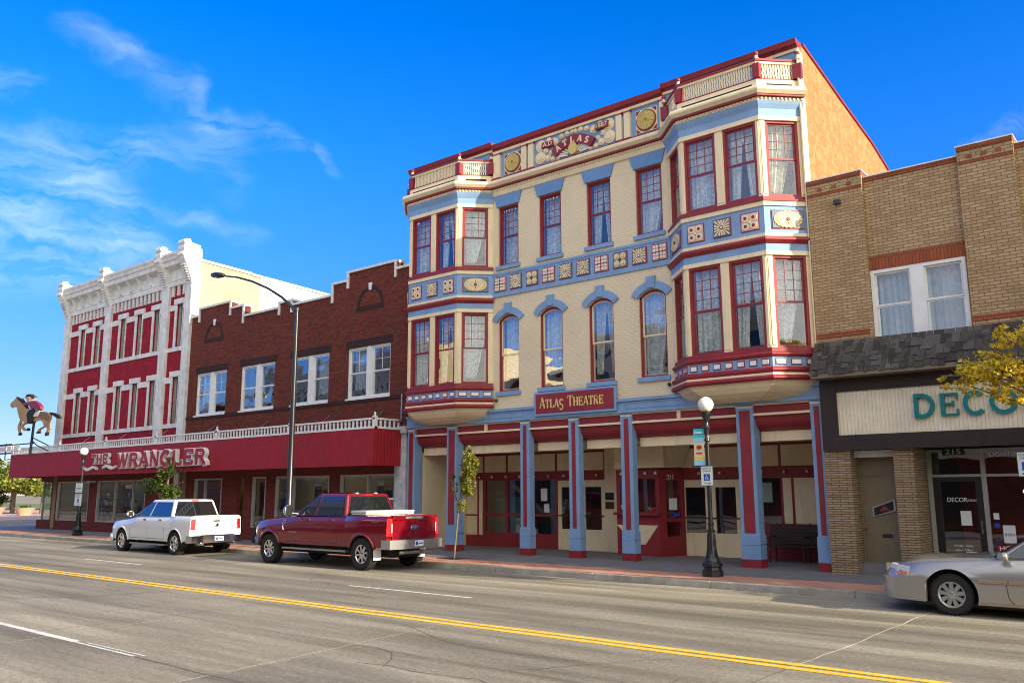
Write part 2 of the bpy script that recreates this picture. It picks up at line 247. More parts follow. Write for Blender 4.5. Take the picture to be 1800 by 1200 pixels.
# ------------------------------------------------------------------ mesh helpers
class Fr:
    """wall frame: a runs along the wall, d outwards from it, z up"""
    def __init__(s, ox, oy, ux=1, uy=0):
        l = math.hypot(ux, uy); s.o = (ox, oy); s.u = (ux/l, uy/l); s.n = (uy/l, -ux/l)
    def P(s, a, d, z): return (s.o[0]+s.u[0]*a+s.n[0]*d, s.o[1]+s.u[1]*a+s.n[1]*d, z)
def W(Y=20.7): return Fr(0, Y)          # street-facing wall at depth Y, a = world X
class MB:
    def __init__(s, mat=None): s.v = []; s.f = []; s.mi = []; s.mats = []; s.c = 0; (s.mat(mat) if mat else None)
    def mat(s, m):
        if isinstance(m, str): m = M[m]
        if m not in s.mats: s.mats.append(m)
        s.c = s.mats.index(m); return s
    def add(s, vs, fs):
        b = len(s.v); s.v += [tuple(v) for v in vs]
        for f in fs: s.f.append([b+i for i in f]); s.mi.append(s.c)
        return s
    def poly(s, pts): return s.add(pts, [list(range(len(pts)))])
    def hexa(s, p): return s.add(p, [(0, 3, 2, 1), (4, 5, 6, 7), (0, 1, 5, 4), (1, 2, 6, 5), (2, 3, 7, 6), (3, 0, 4, 7)])
    def box(s, x0, x1, y0, y1, z0, z1): return s.hexa([(x0, y0, z0), (x1, y0, z0), (x1, y1, z0), (x0, y1, z0), (x0, y0, z1), (x1, y0, z1), (x1, y1, z1), (x0, y1, z1)])
    def fb(s, fr, a0, a1, d0, d1, z0, z1):
        P = fr.P; return s.hexa([P(a0, d1, z0), P(a1, d1, z0), P(a1, d0, z0), P(a0, d0, z0), P(a0, d1, z1), P(a1, d1, z1), P(a1, d0, z1), P(a0, d0, z1)])
    def ext(s, base, vec):
        n = len(base); top = [tuple(p[i]+vec[i] for i in range(3)) for p in base]
        return s.add(list(base)+top, [list(range(n))[::-1], list(range(n, 2*n))]+[(i, (i+1) % n, n+(i+1) % n, n+i) for i in range(n)])
    def fpoly(s, fr, pts, d0, d1):      # (a,z) outline on a wall, extruded d0..d1
        base = [fr.P(a, d1, z) for a, z in pts]; v = [fr.n[0]*(d0-d1), fr.n[1]*(d0-d1), 0]
        return s.ext(base, v)
    def tube(s, path, r, seg=8, caps=True):
        path = [Vector(p) for p in path]; n = len(path); rs = r if isinstance(r, (list, tuple)) else [r]*n
        ref = None; b = len(s.v); ring = []
        for i, p in enumerate(path):
            t = (path[min(i+1, n-1)]-path[max(i-1, 0)]).normalized()
            if ref is None: ref = t.orthogonal().normalized()
            a = (ref-t*ref.dot(t)).normalized(); ref = a; c = t.cross(a)
            for k in range(seg):
                q = 2*math.pi*k/seg; s.v.append(tuple(p+(a*math.cos(q)+c*math.sin(q))*rs[i]))
        for i in range(n-1):
            for k in range(seg):
                s.f.append([b+i*seg+k, b+i*seg+(k+1) % seg, b+(i+1)*seg+(k+1) % seg, b+(i+1)*seg+k]); s.mi.append(s.c)
        if caps:
            s.f.append([b+k for k in range(seg)][::-1]); s.mi.append(s.c); s.f.append([b+(n-1)*seg+k for k in range(seg)]); s.mi.append(s.c)
        return s
    def lathe(s, prof, o, axis=(0, 0, 1), seg=16, closed=False, caps=True):
        ax = Vector(axis).normalized(); a = ax.orthogonal().normalized(); c = ax.cross(a); o = Vector(o); b = len(s.v); n = len(prof)
        for r, h in prof:
            for k in range(seg):
                q = 2*math.pi*(k+.5)/seg; s.v.append(tuple(o+ax*h+(a*math.cos(q)+c*math.sin(q))*max(r, 1e-4)))
        for i in range(n-1 if not closed else n):
            j = (i+1) % n
            for k in range(seg):
                s.f.append([b+i*seg+k, b+i*seg+(k+1) % seg, b+j*seg+(k+1) % seg, b+j*seg+k]); s.mi.append(s.c)
        if not closed and caps:
            if prof[0][0] > 1e-3: s.f.append([b+k for k in range(seg)][::-1]); s.mi.append(s.c)
            if prof[-1][0] > 1e-3: s.f.append([b+(n-1)*seg+k for k in range(seg)]); s.mi.append(s.c)
        return s
    def ball(s, c, r, seg=14, rings=9, sz=1):
        return s.lathe([(r*math.sin(math.pi*i/rings), -r*sz*math.cos(math.pi*i/rings)) for i in range(rings+1)], c, (0, 0, 1), seg)
    def sweep(s, path, prof, caps=True):
        """closed (d,z) section swept along a plan path, d outwards (right of travel)"""
        n = len(path); k = len(prof); b = len(s.v)
        for i, (x, y) in enumerate(path):
            def nn(j):
                dx, dy = path[j+1][0]-path[j][0], path[j+1][1]-path[j][1]; l = math.hypot(dx, dy); return (dy/l, -dx/l)
            if i == 0: m = nn(0); sc = 1
            elif i == n-1: m = nn(n-2); sc = 1
            else:
                a, c = nn(i-1), nn(i); m = (a[0]+c[0], a[1]+c[1]); l = math.hypot(*m); m = (m[0]/l, m[1]/l); sc = 1/(m[0]*a[0]+m[1]*a[1])
            for d, z in prof: s.v.append((x+m[0]*d*sc, y+m[1]*d*sc, z))
        for i in range(n-1):
            for j in range(k):
                s.f.append([b+i*k+j, b+(i+1)*k+j, b+(i+1)*k+(j+1) % k, b+i*k+(j+1) % k]); s.mi.append(s.c)
        if caps:
            s.f.append([b+j for j in range(k)]); s.mi.append(s.c); s.f.append([b+(n-1)*k+j for j in range(k)][::-1]); s.mi.append(s.c)
        return s
    def wall(s, fr, a0, a1, z0, z1, holes, d=0., th=.3):
        A = sorted({a0, a1}|{h[0] for h in holes}|{h[1] for h in holes}); Z = sorted({z0, z1}|{h[2] for h in holes}|{h[3] for h in holes})
        inh = lambda a, z: any(h[0] < a < h[1] and h[2] < z < h[3] for h in holes); P = fr.P
        for i in range(len(A)-1):
            for j in range(len(Z)-1):
                if inh((A[i]+A[i+1])/2, (Z[j]+Z[j+1])/2): continue
                a, b, c, e = A[i], A[i+1], Z[j], Z[j+1]
                s.poly([P(a, d, c), P(b, d, c), P(b, d, e), P(a, d, e)]); s.poly([P(b, d-th, c), P(a, d-th, c), P(a, d-th, e), P(b, d-th, e)])
        for (a, b, c, e) in holes:
            s.poly([P(a, d, c), P(a, d, e), P(a, d-th, e), P(a, d-th, c)]); s.poly([P(b, d, e), P(b, d, c), P(b, d-th, c), P(b, d-th, e)])
            s.poly([P(a, d, e), P(b, d, e), P(b, d-th, e), P(a, d-th, e)]); s.poly([P(b, d, c), P(a, d, c), P(a, d-th, c), P(b, d-th, c)])
        s.poly([P(a0, d, z1), P(a1, d, z1), P(a1, d-th, z1), P(a0, d-th, z1)])
        s.poly([P(a0, d, z0), P(a0, d, z1), P(a0, d-th, z1), P(a0, d-th, z0)]); s.poly([P(a1, d, z1), P(a1, d, z0), P(a1, d-th, z0), P(a1, d-th, z1)])
        return s
    def build(s, name, parent=None, smooth=0, bevel=0):
        root = parent; off = Vector((0, 0, 0))
        while root: off += root.location; root = root.parent
        me = bpy.data.meshes.new(name); me.from_pydata([(v[0]-off[0], v[1]-off[1], v[2]-off[2]) for v in s.v], [], s.f)
        for m in s.mats: me.materials.append(m)
        me.polygons.foreach_set('material_index', s.mi)
        bm = bmesh.new(); bm.from_mesh(me)
        if smooth: 
            bmesh.ops.remove_doubles(bm, verts=bm.verts, dist=1e-5)
        bmesh.ops.recalc_face_normals(bm, faces=bm.faces)
        if smooth:
            for f in bm.faces: f.smooth = True
            for e in bm.edges:
                if len(e.link_faces) != 2 or e.calc_face_angle(9) > R(smooth): e.smooth = False
        bm.to_mesh(me); bm.free()
        o = bpy.data.objects.new(name, me); C.objects.link(o); o.parent = parent
        if bevel:
            md = o.modifiers.new('b', 'BEVEL'); md.width = bevel; md.segments = 2; md.limit_method = 'ANGLE'
        return o
def tag(o, label=None, cat=None, group=None, kind=None):
    if label: o['label'] = label
    if cat: o['category'] = cat
    if group: o['group'] = group
    if kind: o['kind'] = kind
    return o
def thing(name, label, cat, loc, group=None):
    o = bpy.data.objects.new(name, None); C.objects.link(o); o.location = loc; o.empty_display_size = .3
    return tag(o, label, cat, group)
def solo(mb, name, loc, label, cat, group=None, smooth=0):
    o = mb.build(name, None, smooth); o.location = loc
    for v in o.data.vertices: v.co -= Vector(loc)
    return tag(o, label, cat, group)
def copy_tree(o, parent=None):
    c = o.copy(); C.objects.link(c); c.parent = parent
    for ch in list(o.children): copy_tree(ch, c)
    return c
def text_mb(mb, s, fr, a, z, h, d0, d1, width=None, shear=0, center=True, rot=0):
    cu = bpy.data.curves.new('t', 'FONT'); cu.body = s; cu.size = 1; cu.extrude = .5; cu.resolution_u = 3; cu.shear = shear
    o = bpy.data.objects.new('t', cu); C.objects.link(o); dg = bpy.context.evaluated_depsgraph_get(); me = bpy.data.meshes.new_from_object(o.evaluated_get(dg))
    xs = [v.co.x for v in me.vertices]; ys = [v.co.y for v in me.vertices]
    if not xs: return mb
    x0, x1, y0, y1 = min(xs), max(xs), min(ys), max(ys); sy = h/(y1-y0); sx = (width/(x1-x0)) if width else sy
    ox = -(x0+x1)/2 if center else -x0; cr, sr = math.cos(rot), math.sin(rot); vs = []
    for v in me.vertices:
        px, pz = (v.co.x+ox)*sx, (v.co.y-y0)*sy
        vs.append(fr.P(a+px*cr-pz*sr, d0+(d1-d0)*(v.co.z+.5), z+px*sr+pz*cr))
    mb.add(vs, [list(p.vertices) for p in me.polygons])
    bpy.data.objects.remove(o); bpy.data.meshes.remove(me); bpy.data.curves.remove(cu)
    return mb
# slab-serif capitals drawn as strokes in a 0..w x 0..1 box: (points, thick?)
def arc(cx, cy, rx, ry, a0, a1, n=10): return [(cx+rx*math.cos(R(a0+(a1-a0)*i/n)), cy+ry*math.sin(R(a0+(a1-a0)*i/n))) for i in range(n+1)]
GL = {
 'A': (.86, [([(.08, 0), (.43, 1)], 0), ([(.43, 1), (.78, 0)], 1), ([(.2, .32), (.66, .32)], 0)], [(.08, 0), (.78, 0)]),
 'T': (.8, [([(.4, 0), (.4, 1)], 1), ([(.04, .95), (.76, .95)], 0), ([(.06, .97), (.06, .74)], 0), ([(.74, .97), (.74, .74)], 0)], [(.4, 0)]),
 'L': (.7, [([(.16, 0), (.16, 1)], 1), ([(.1, .05), (.66, .05)], 0), ([(.65, .03), (.65, .3)], 0)], [(.16, 0), (.16, 1)]),
 'H': (.86, [([(.15, 0), (.15, 1)], 1), ([(.71, 0), (.71, 1)], 1), ([(.15, .5), (.71, .5)], 0)], [(.15, 0), (.15, 1), (.71, 0), (.71, 1)]),
 'E': (.76, [([(.16, 0), (.16, 1)], 1), ([(.1, .05), (.68, .05)], 0), ([(.1, .95), (.68, .95)], 0), ([(.16, .52), (.52, .52)], 0), ([(.67, .03), (.67, .28)], 0), ([(.67, .97), (.67, .72)], 0), ([(.52, .4), (.52, .64)], 0)], []),
 'R': (.84, [([(.16, 0), (.16, 1)], 1), ([(.1, .95), (.45, .95)]+arc(.45, .73, .22, .22, 90, -90)+[(.16, .51)], 0), ([(.45, .51), (.72, 0)], 1)], [(.16, 0), (.74, 0)]),
 'W': (1.15, [([(.12, 1), (.35, 0)], 1), ([(.35, 0), (.57, 1)], 0), ([(.57, 1), (.80, 0)], 1), ([(.80, 0), (1.03, 1)], 0)], [(.12, 1), (.57, 1), (1.03, 1)]),
 'N': (.88, [([(.15, 0), (.15, 1)], 0), ([(.15, 1), (.72, 0)], 1), ([(.72, 0), (.72, 1)], 0)], [(.15, 0), (.15, 1), (.72, 1)]),
 'G': (.86, [(arc(.43, .5, .33, .46, 42, 330, 18), 1), ([(.72, .46), (.72, .1)], 1), ([(.5, .46), (.82, .46)], 0)], []),
 'S': (.66, [(arc(.33, .73, .22, .23, 20, 270, 12)+arc(.33, .28, .24, .24, 90, -160, 12)[1:], 1)], []),
 'D': (.86, [([(.16, 0), (.16, 1)], 1), ([(.1, .96), (.38, .96)]+arc(.38, .5, .36, .46, 90, -90, 14)+[(.1, .04)], 1)], []),
 'C': (.84, [(arc(.45, .5, .35, .46, 45, 315, 18), 1)], []),
 'O': (.9, [(arc(.45, .5, .36, .46, 0, 360, 24), 1)], []),
 'I': (.36, [([(.18, 0), (.18, 1)], 1)], [(.18, 0), (.18, 1)]),
}
def glyph(mb, ch, fr, a, z, h, wf, tk, tn, d0, d1, serif=.12, grow=0, pos=None):
    """strokes: thick tk, thin tn, serif half length; grow widens every stroke (for an outline behind)"""
    wd, st, sf = GL[ch]; e = 0
    pos = pos or (lambda x, y: (a+x*h*wf, z+y*h))
    def rib(pts, t, closed=False):
        nonlocal e
        t = t+grow; e += 1; dd = d1+e*.0007
        pts = [pos(*p) for p in pts]; Lf = []; Rt = []
        for i, p in enumerate(pts):
            q0, q1 = pts[max(i-1, 0)], pts[min(i+1, len(pts)-1)]
            if closed and (i == 0 or i == len(pts)-1): q0, q1 = pts[-2], pts[1]
            dx, dz = q1[0]-q0[0], q1[1]-q0[1]; l = math.hypot(dx, dz) or 1; nx, nz = -dz/l*t/2, dx/l*t/2
            ex, ez = (0, 0)
            if not closed and i == 0: ex, ez = -dx/l*grow/2, -dz/l*grow/2
            if not closed and i == len(pts)-1: ex, ez = dx/l*grow/2, dz/l*grow/2
            Lf.append((p[0]+nx+ex, p[1]+nz+ez)); Rt.append((p[0]-nx+ex, p[1]-nz+ez))
        for i in range(len(pts)-1):
            mb.fpoly(fr, [Rt[i], Rt[i+1], Lf[i+1], Lf[i]], d0, dd)
    for pts, thick in st: rib(pts, tk if thick else tn, pts[0] == pts[-1])
    for x, y in sf: 
        yy = y+(.04 if y == 0 else -.04); rib([(x-serif/wf, yy), (x+serif/wf, yy)], tn*.8)
    return wd*h*wf
def leaves(mb, blobs, n, size, mats, seed=1, droop=.3, shell=.55):
    rnd = random.Random(seed); tot = sum(b[3]*b[4]*b[5] for b in blobs)
    for (cx, cy, cz, rx, ry, rz) in blobs:
        cnt = int(n*rx*ry*rz/tot)
        sub = [(rnd.gauss(0, .5), rnd.gauss(0, .5), rnd.gauss(0, .5)) for _ in range(max(4, cnt//28))]
        for i in range(cnt):
            b = rnd.choice(sub); q = [b[j]+rnd.gauss(0, .17) for j in range(3)]
            l = math.sqrt(sum(t*t for t in q)); 
            if l > 1.05: q = [t/l*rnd.uniform(.8, 1.05) for t in q]
            p = Vector((cx+q[0]*rx, cy+q[1]*ry, cz+q[2]*rz)); s = size*rnd.uniform(.6, 1.3)
            u = Vector((rnd.gauss(0, 1), rnd.gauss(0, 1), rnd.gauss(0, .6)-droop)).normalized(); v = u.cross(Vector((rnd.gauss(0, 1), rnd.gauss(0, 1), rnd.gauss(0, 1)))).normalized()
            mb.mat(mats[min(len(mats)-1, int(rnd.random()**1.1*len(mats)))])
            mb.poly([p-u*s*.5, p+v*s*.26-u*s*.08, p+u*s*.5, p-v*s*.26-u*s*.08])
    return mb
# ------------------------------------------------------------------ ground
def concrete_road():
    m, nt, b = newmat('worn_concrete_road'); L = nt.links.new
    tc = N(nt, 'ShaderNodeTexCoord')
    mp = N(nt, 'ShaderNodeMapping'); mp.inputs['Scale'].default_value = (.10, 1.3, 1); L(tc.outputs['Object'], mp.inputs[0])
    n1 = N(nt, 'ShaderNodeTexNoise', Scale=1.0, Detail=7.0, Roughness=.6); L(mp.outputs[0], n1.inputs['Vector'])
    n2 = N(nt, 'ShaderNodeTexNoise', Scale=.35, Detail=5.0); L(tc.outputs['Object'], n2.inputs['Vector'])
    n3 = N(nt, 'ShaderNodeTexNoise', Scale=55.0, Detail=4.0, Roughness=.7); L(tc.outputs['Object'], n3.inputs['Vector'])
    mp4 = N(nt, 'ShaderNodeMapping'); mp4.inputs['Scale'].default_value = (1.2, 5, 1); L(tc.outputs['Object'], mp4.inputs[0])
    n4 = N(nt, 'ShaderNodeTexNoise', Scale=2.4, Detail=8.0, Roughness=.75); L(mp4.outputs[0], n4.inputs['Vector'])
    r1 = N(nt, 'ShaderNodeMapRange'); r1.inputs[1].default_value = .34; r1.inputs[2].default_value = .66; L(n1.outputs['Fac'], r1.inputs[0])
    a = N(nt, 'ShaderNodeMix', data_type='RGBA'); a.inputs['A'].default_value = (.15, .137, .105, 1); a.inputs['B'].default_value = (.41, .375, .295, 1); L(r1.outputs[0], a.inputs['Factor'])
    r2 = N(nt, 'ShaderNodeMapRange'); r2.inputs[1].default_value = .35; r2.inputs[2].default_value = .7; r2.inputs[3].default_value = .0; r2.inputs[4].default_value = .45; L(n2.outputs['Fac'], r2.inputs[0])
    c = N(nt, 'ShaderNodeMix', data_type='RGBA'); L(r2.outputs[0], c.inputs['Factor']); L(a.outputs['Result'], c.inputs['A']); c.inputs['B'].default_value = (.215, .195, .15, 1)
    r3 = N(nt, 'ShaderNodeMapRange'); r3.inputs[1].default_value = .3; r3.inputs[2].default_value = .7; r3.inputs[3].default_value = .72; r3.inputs[4].default_value = 1.25; L(n3.outputs['Fac'], r3.inputs[0])
    r4 = N(nt, 'ShaderNodeMapRange'); r4.inputs[1].default_value = .3; r4.inputs[2].default_value = .7; r4.inputs[3].default_value = .86; r4.inputs[4].default_value = 1.12; L(n4.outputs['Fac'], r4.inputs[0])
    mm = N(nt, 'ShaderNodeMath', operation='MULTIPLY'); L(r3.outputs[0], mm.inputs[0]); L(r4.outputs[0], mm.inputs[1])
    sl = N(nt, 'ShaderNodeTexBrick', Scale=1.0); sl.inputs['Brick Width'].default_value = 9.2; sl.inputs['Row Height'].default_value = 3.6; sl.inputs['Mortar Size'].default_value = .0; sl.inputs['Color1'].default_value = (.80, .80, .82, 1); sl.inputs['Color2'].default_value = (1.08, 1.07, 1.04, 1); L(tc.outputs['Object'], sl.inputs['Vector'])
    n5 = N(nt, 'ShaderNodeTexNoise', Scale=14.0, Detail=6.0, Roughness=.8); L(tc.outputs['Object'], n5.inputs['Vector'])
    r5 = N(nt, 'ShaderNodeMapRange'); r5.inputs[1].default_value = .32; r5.inputs[2].default_value = .68; r5.inputs[3].default_value = .62; r5.inputs[4].default_value = 1.25; L(n5.outputs['Fac'], r5.inputs[0])
    m5 = N(nt, 'ShaderNodeMath', operation='MULTIPLY'); L(mm.outputs[0], m5.inputs[0]); L(r5.outputs[0], m5.inputs[1]); mm = m5
    cs = N(nt, 'ShaderNodeVectorMath', operation='MULTIPLY'); L(c.outputs['Result'], cs.inputs[0]); L(sl.outputs['Color'], cs.inputs[1])
    d = N(nt, 'ShaderNodeVectorMath', operation='SCALE'); L(cs.outputs[0], d.inputs[0]); L(mm.outputs[0], d.inputs['Scale'])
    L(d.outputs[0], b.inputs['Base Color']); b.inputs['Roughness'].default_value = .82; b.inputs['Specular IOR Level'].default_value = .35
    bp = N(nt, 'ShaderNodeBump', Strength=.35, Distance=.01); L(n3.outputs['Fac'], bp.inputs['Height']); L(bp.outputs[0], b.inputs['Normal'])
    return m
M['road'] = concrete_road()
M['dirt'] = paint('dry_ground', (.22, .19, .12), .95, var=.25, scale=.3)
M['plaza'] = paint('pinkish_plaza_paving', (.50, .34, .26), .9, var=.15, scale=.6)
M['grass'] = paint('lawn', (.10, .16, .03), .95, var=.3, scale=2)
def struct(mb, name): return tag(mb.build(name), kind='structure')
g = MB('dirt').box(-1500, 1500, -1500, 1500, -.5, -.06); struct(g, 'ground')
g = MB('road').box(-300, 120, 3.3, 17.32, -.3, 0)
struct(g, 'road')
g = MB('road').box(-72, -56.5, 17.34, 220, -.3, -.004); struct(g, 'cross_street')
def kerb(x0, x1, y0, y1, name='kerb'):
    g = MB('kerb'); x = x0; k = 0
    while x < x1-.01:
        e = min(x+3.05, x1); y = y0
        g.hexa([(x+.006, y0, -.2), (e-.006, y0, -.2), (e-.006, y1, -.2), (x+.006, y1, -.2), (x+.006, y0+.035, .15), (e-.006, y0+.035, .15), (e-.006, y1, .15), (x+.006, y1, .15)]); x = e
    g.box(x0, x1, y0+.05, y1-.01, -.2, .13)
    o = struct(g, name); md = o.modifiers.new('b', 'BEVEL'); md.width = .02; md.segments = 2; return o
kerb(-54.5, 40, 17.33, 17.50)
g = MB('paver').box(-54.5, 40, 17.505, 18.72, -.2, .152); struct(g, 'brick_paving_strip')
g = MB('concrete'); x = -56
while x < 40:
    for (y0, y1) in ((18.73, 20.6),): 
        g.hexa([(x+.008, y0, -.2), (x+1.5-.008, y0, -.2), (x+1.5-.008, y1, -.2), (x+.008, y1, -.2), (x+.008, y0, .155), (x+1.5-.008, y0, .155), (x+1.5-.008, y1, .172), (x+.008, y1, .172)])
    x += 1.5
g.box(-56, 40, 18.72, 28, -.2, .145); g.box(-21.75, -7.25, 20.61, 23.9, .0, .175)
struct(g, 'sidewalk')
# opposite side
g = MB('concrete').box(-300, 60, -1.5, 3.12, -.2, .15); struct(g, 'far_sidewalk')
kerb(-120, 40, 3.13, 3.3, 'kerb')
# plaza beyond the cross street
g = MB('plaza').box(-200, -72.1, 17.34, 120, -.2, .1); struct(g, 'plaza')
g = MB('grass').box(-190, -118, 46, 110, .0, .16); struct(g, 'lawn')
# paint and joints
def strip(mb, x0, x1, yc, wd, z, seed=0, wob=.012, gap=0.):
    rnd = random.Random(seed); x = x0; pts = []
    while x < x1: pts.append((x, yc+rnd.uniform(-wob, wob), wd*rnd.uniform(.88, 1.05))); x += rnd.uniform(.5, 1.2)
    pts.append((x1, yc, wd))
    for p, q in zip(pts, pts[1:]):
        if rnd.random() < gap: continue
        mb.poly([(p[0], p[1]-p[2]/2, z), (q[0], q[1]-q[2]/2, z), (q[0], q[1]+q[2]/2, z), (p[0], p[1]+p[2]/2, z)])
    return mb
g = MB('ypaint'); strip(g, -140, 10, 10.22, .15, .004, 1); strip(g, -140, 10, 10.46, .15, .004, 2); struct(g, 'yellow_centre_line')
g = MB('wpaint')
for k, x in enumerate((-64.6, -52.4, -40.2, -28.4, -15.4)):
    strip(g, x, x+3.7, 12.93, .10, .004, 5+k)
struct(g, 'lane_dash')
g = MB('wpaint'); strip(g, -60, -12.7, 5.77, .12, .004, 9); strip(g, -12.7, -11.0, 5.74, .045, .004, 19, gap=.1); strip(g, -12.5, -10.9, 5.83, .03, .004, 21, gap=.3); struct(g, 'white_lane_line')
g = MB('crackfill')
def seam(mb, pts, wd, z=.003, seed=0, jit=.02):
    rnd = random.Random(seed); out = []
    for (x0, y0), (x1, y1) in zip(pts, pts[1:]):
        n = max(1, int(math.hypot(x1-x0, y1-y0)/.35))
        for i in range(n): out.append((x0+(x1-x0)*i/n+rnd.uniform(-jit, jit), y0+(y1-y0)*i/n+rnd.uniform(-jit, jit), wd*rnd.uniform(.5, 1.4)))
    out.append((pts[-1][0], pts[-1][1], wd))
    for p, q in zip(out, out[1:]):
        dx, dy = q[0]-p[0], q[1]-p[1]; l = math.hypot(dx, dy); nx, ny = -dy/l/2, dx/l/2
        mb.poly([(p[0]-nx*p[2], p[1]-ny*p[2], z), (q[0]-nx*q[2], q[1]-ny*q[2], z), (q[0]+nx*q[2], q[1]+ny*q[2], z), (p[0]+nx*p[2], p[1]+ny*p[2], z)])
seam(g, [(-4.17, 10.1), (-4.1, 12.5), (-4.08, 17.2)], .028, seed=1)
seam(g, [(-9.2, 5.9), (-9.72, 9.9)], .022, seed=2); seam(g, [(-13.5, 5.9), (-13.8, 7.9)], .02, seed=3)
seam(g, [(-9.0, 3.4), (-9.2, 5.7)], .022, seed=4); seam(g, [(-13.2, 3.4), (-13.5, 5.7)], .02, seed=12)
struct(g, 'pale_road_joint')
g = MB('crackdark'); seam(g, [(-11.1, 5.72), (-6.0, 5.7), (5, 5.7)], .018, seed=5, jit=.012)
for i, x in enumerate((-14.1, -18.7, -23.3, -27.9)): seam(g, [(x, 5.9), (x-.1, 10.1)], .010, seed=6+i); seam(g, [(x+.2, 10.6), (x+.1, 17.2)], .010, seed=16+i)
seam(g, [(-30, 8.1), (-4, 8.0)], .008, seed=30); seam(g, [(-40, 14.9), (5, 14.85)], .008, seed=31); seam(g, [(-4.2, 3.4), (-4.17, 10.1)], .014, seed=33)
for i in range(28):
    rr = random.Random(70+i); x, y = rr.uniform(-30, -3), rr.choice([rr.uniform(5.9, 10), rr.uniform(10.7, 15)]); pts = [(x, y)]; a = rr.uniform(-.6, .6)+(1.57 if i % 3 == 0 else 0)
    for k in range(rr.randint(4, 9)): a += rr.uniform(-.5, .5); x += .45*math.cos(a); y += .45*math.sin(a); pts.append((x, y))
    seam(g, pts, .011 if i % 3 else .02, seed=90+i, jit=.03)
struct(g, 'dark_road_joint')

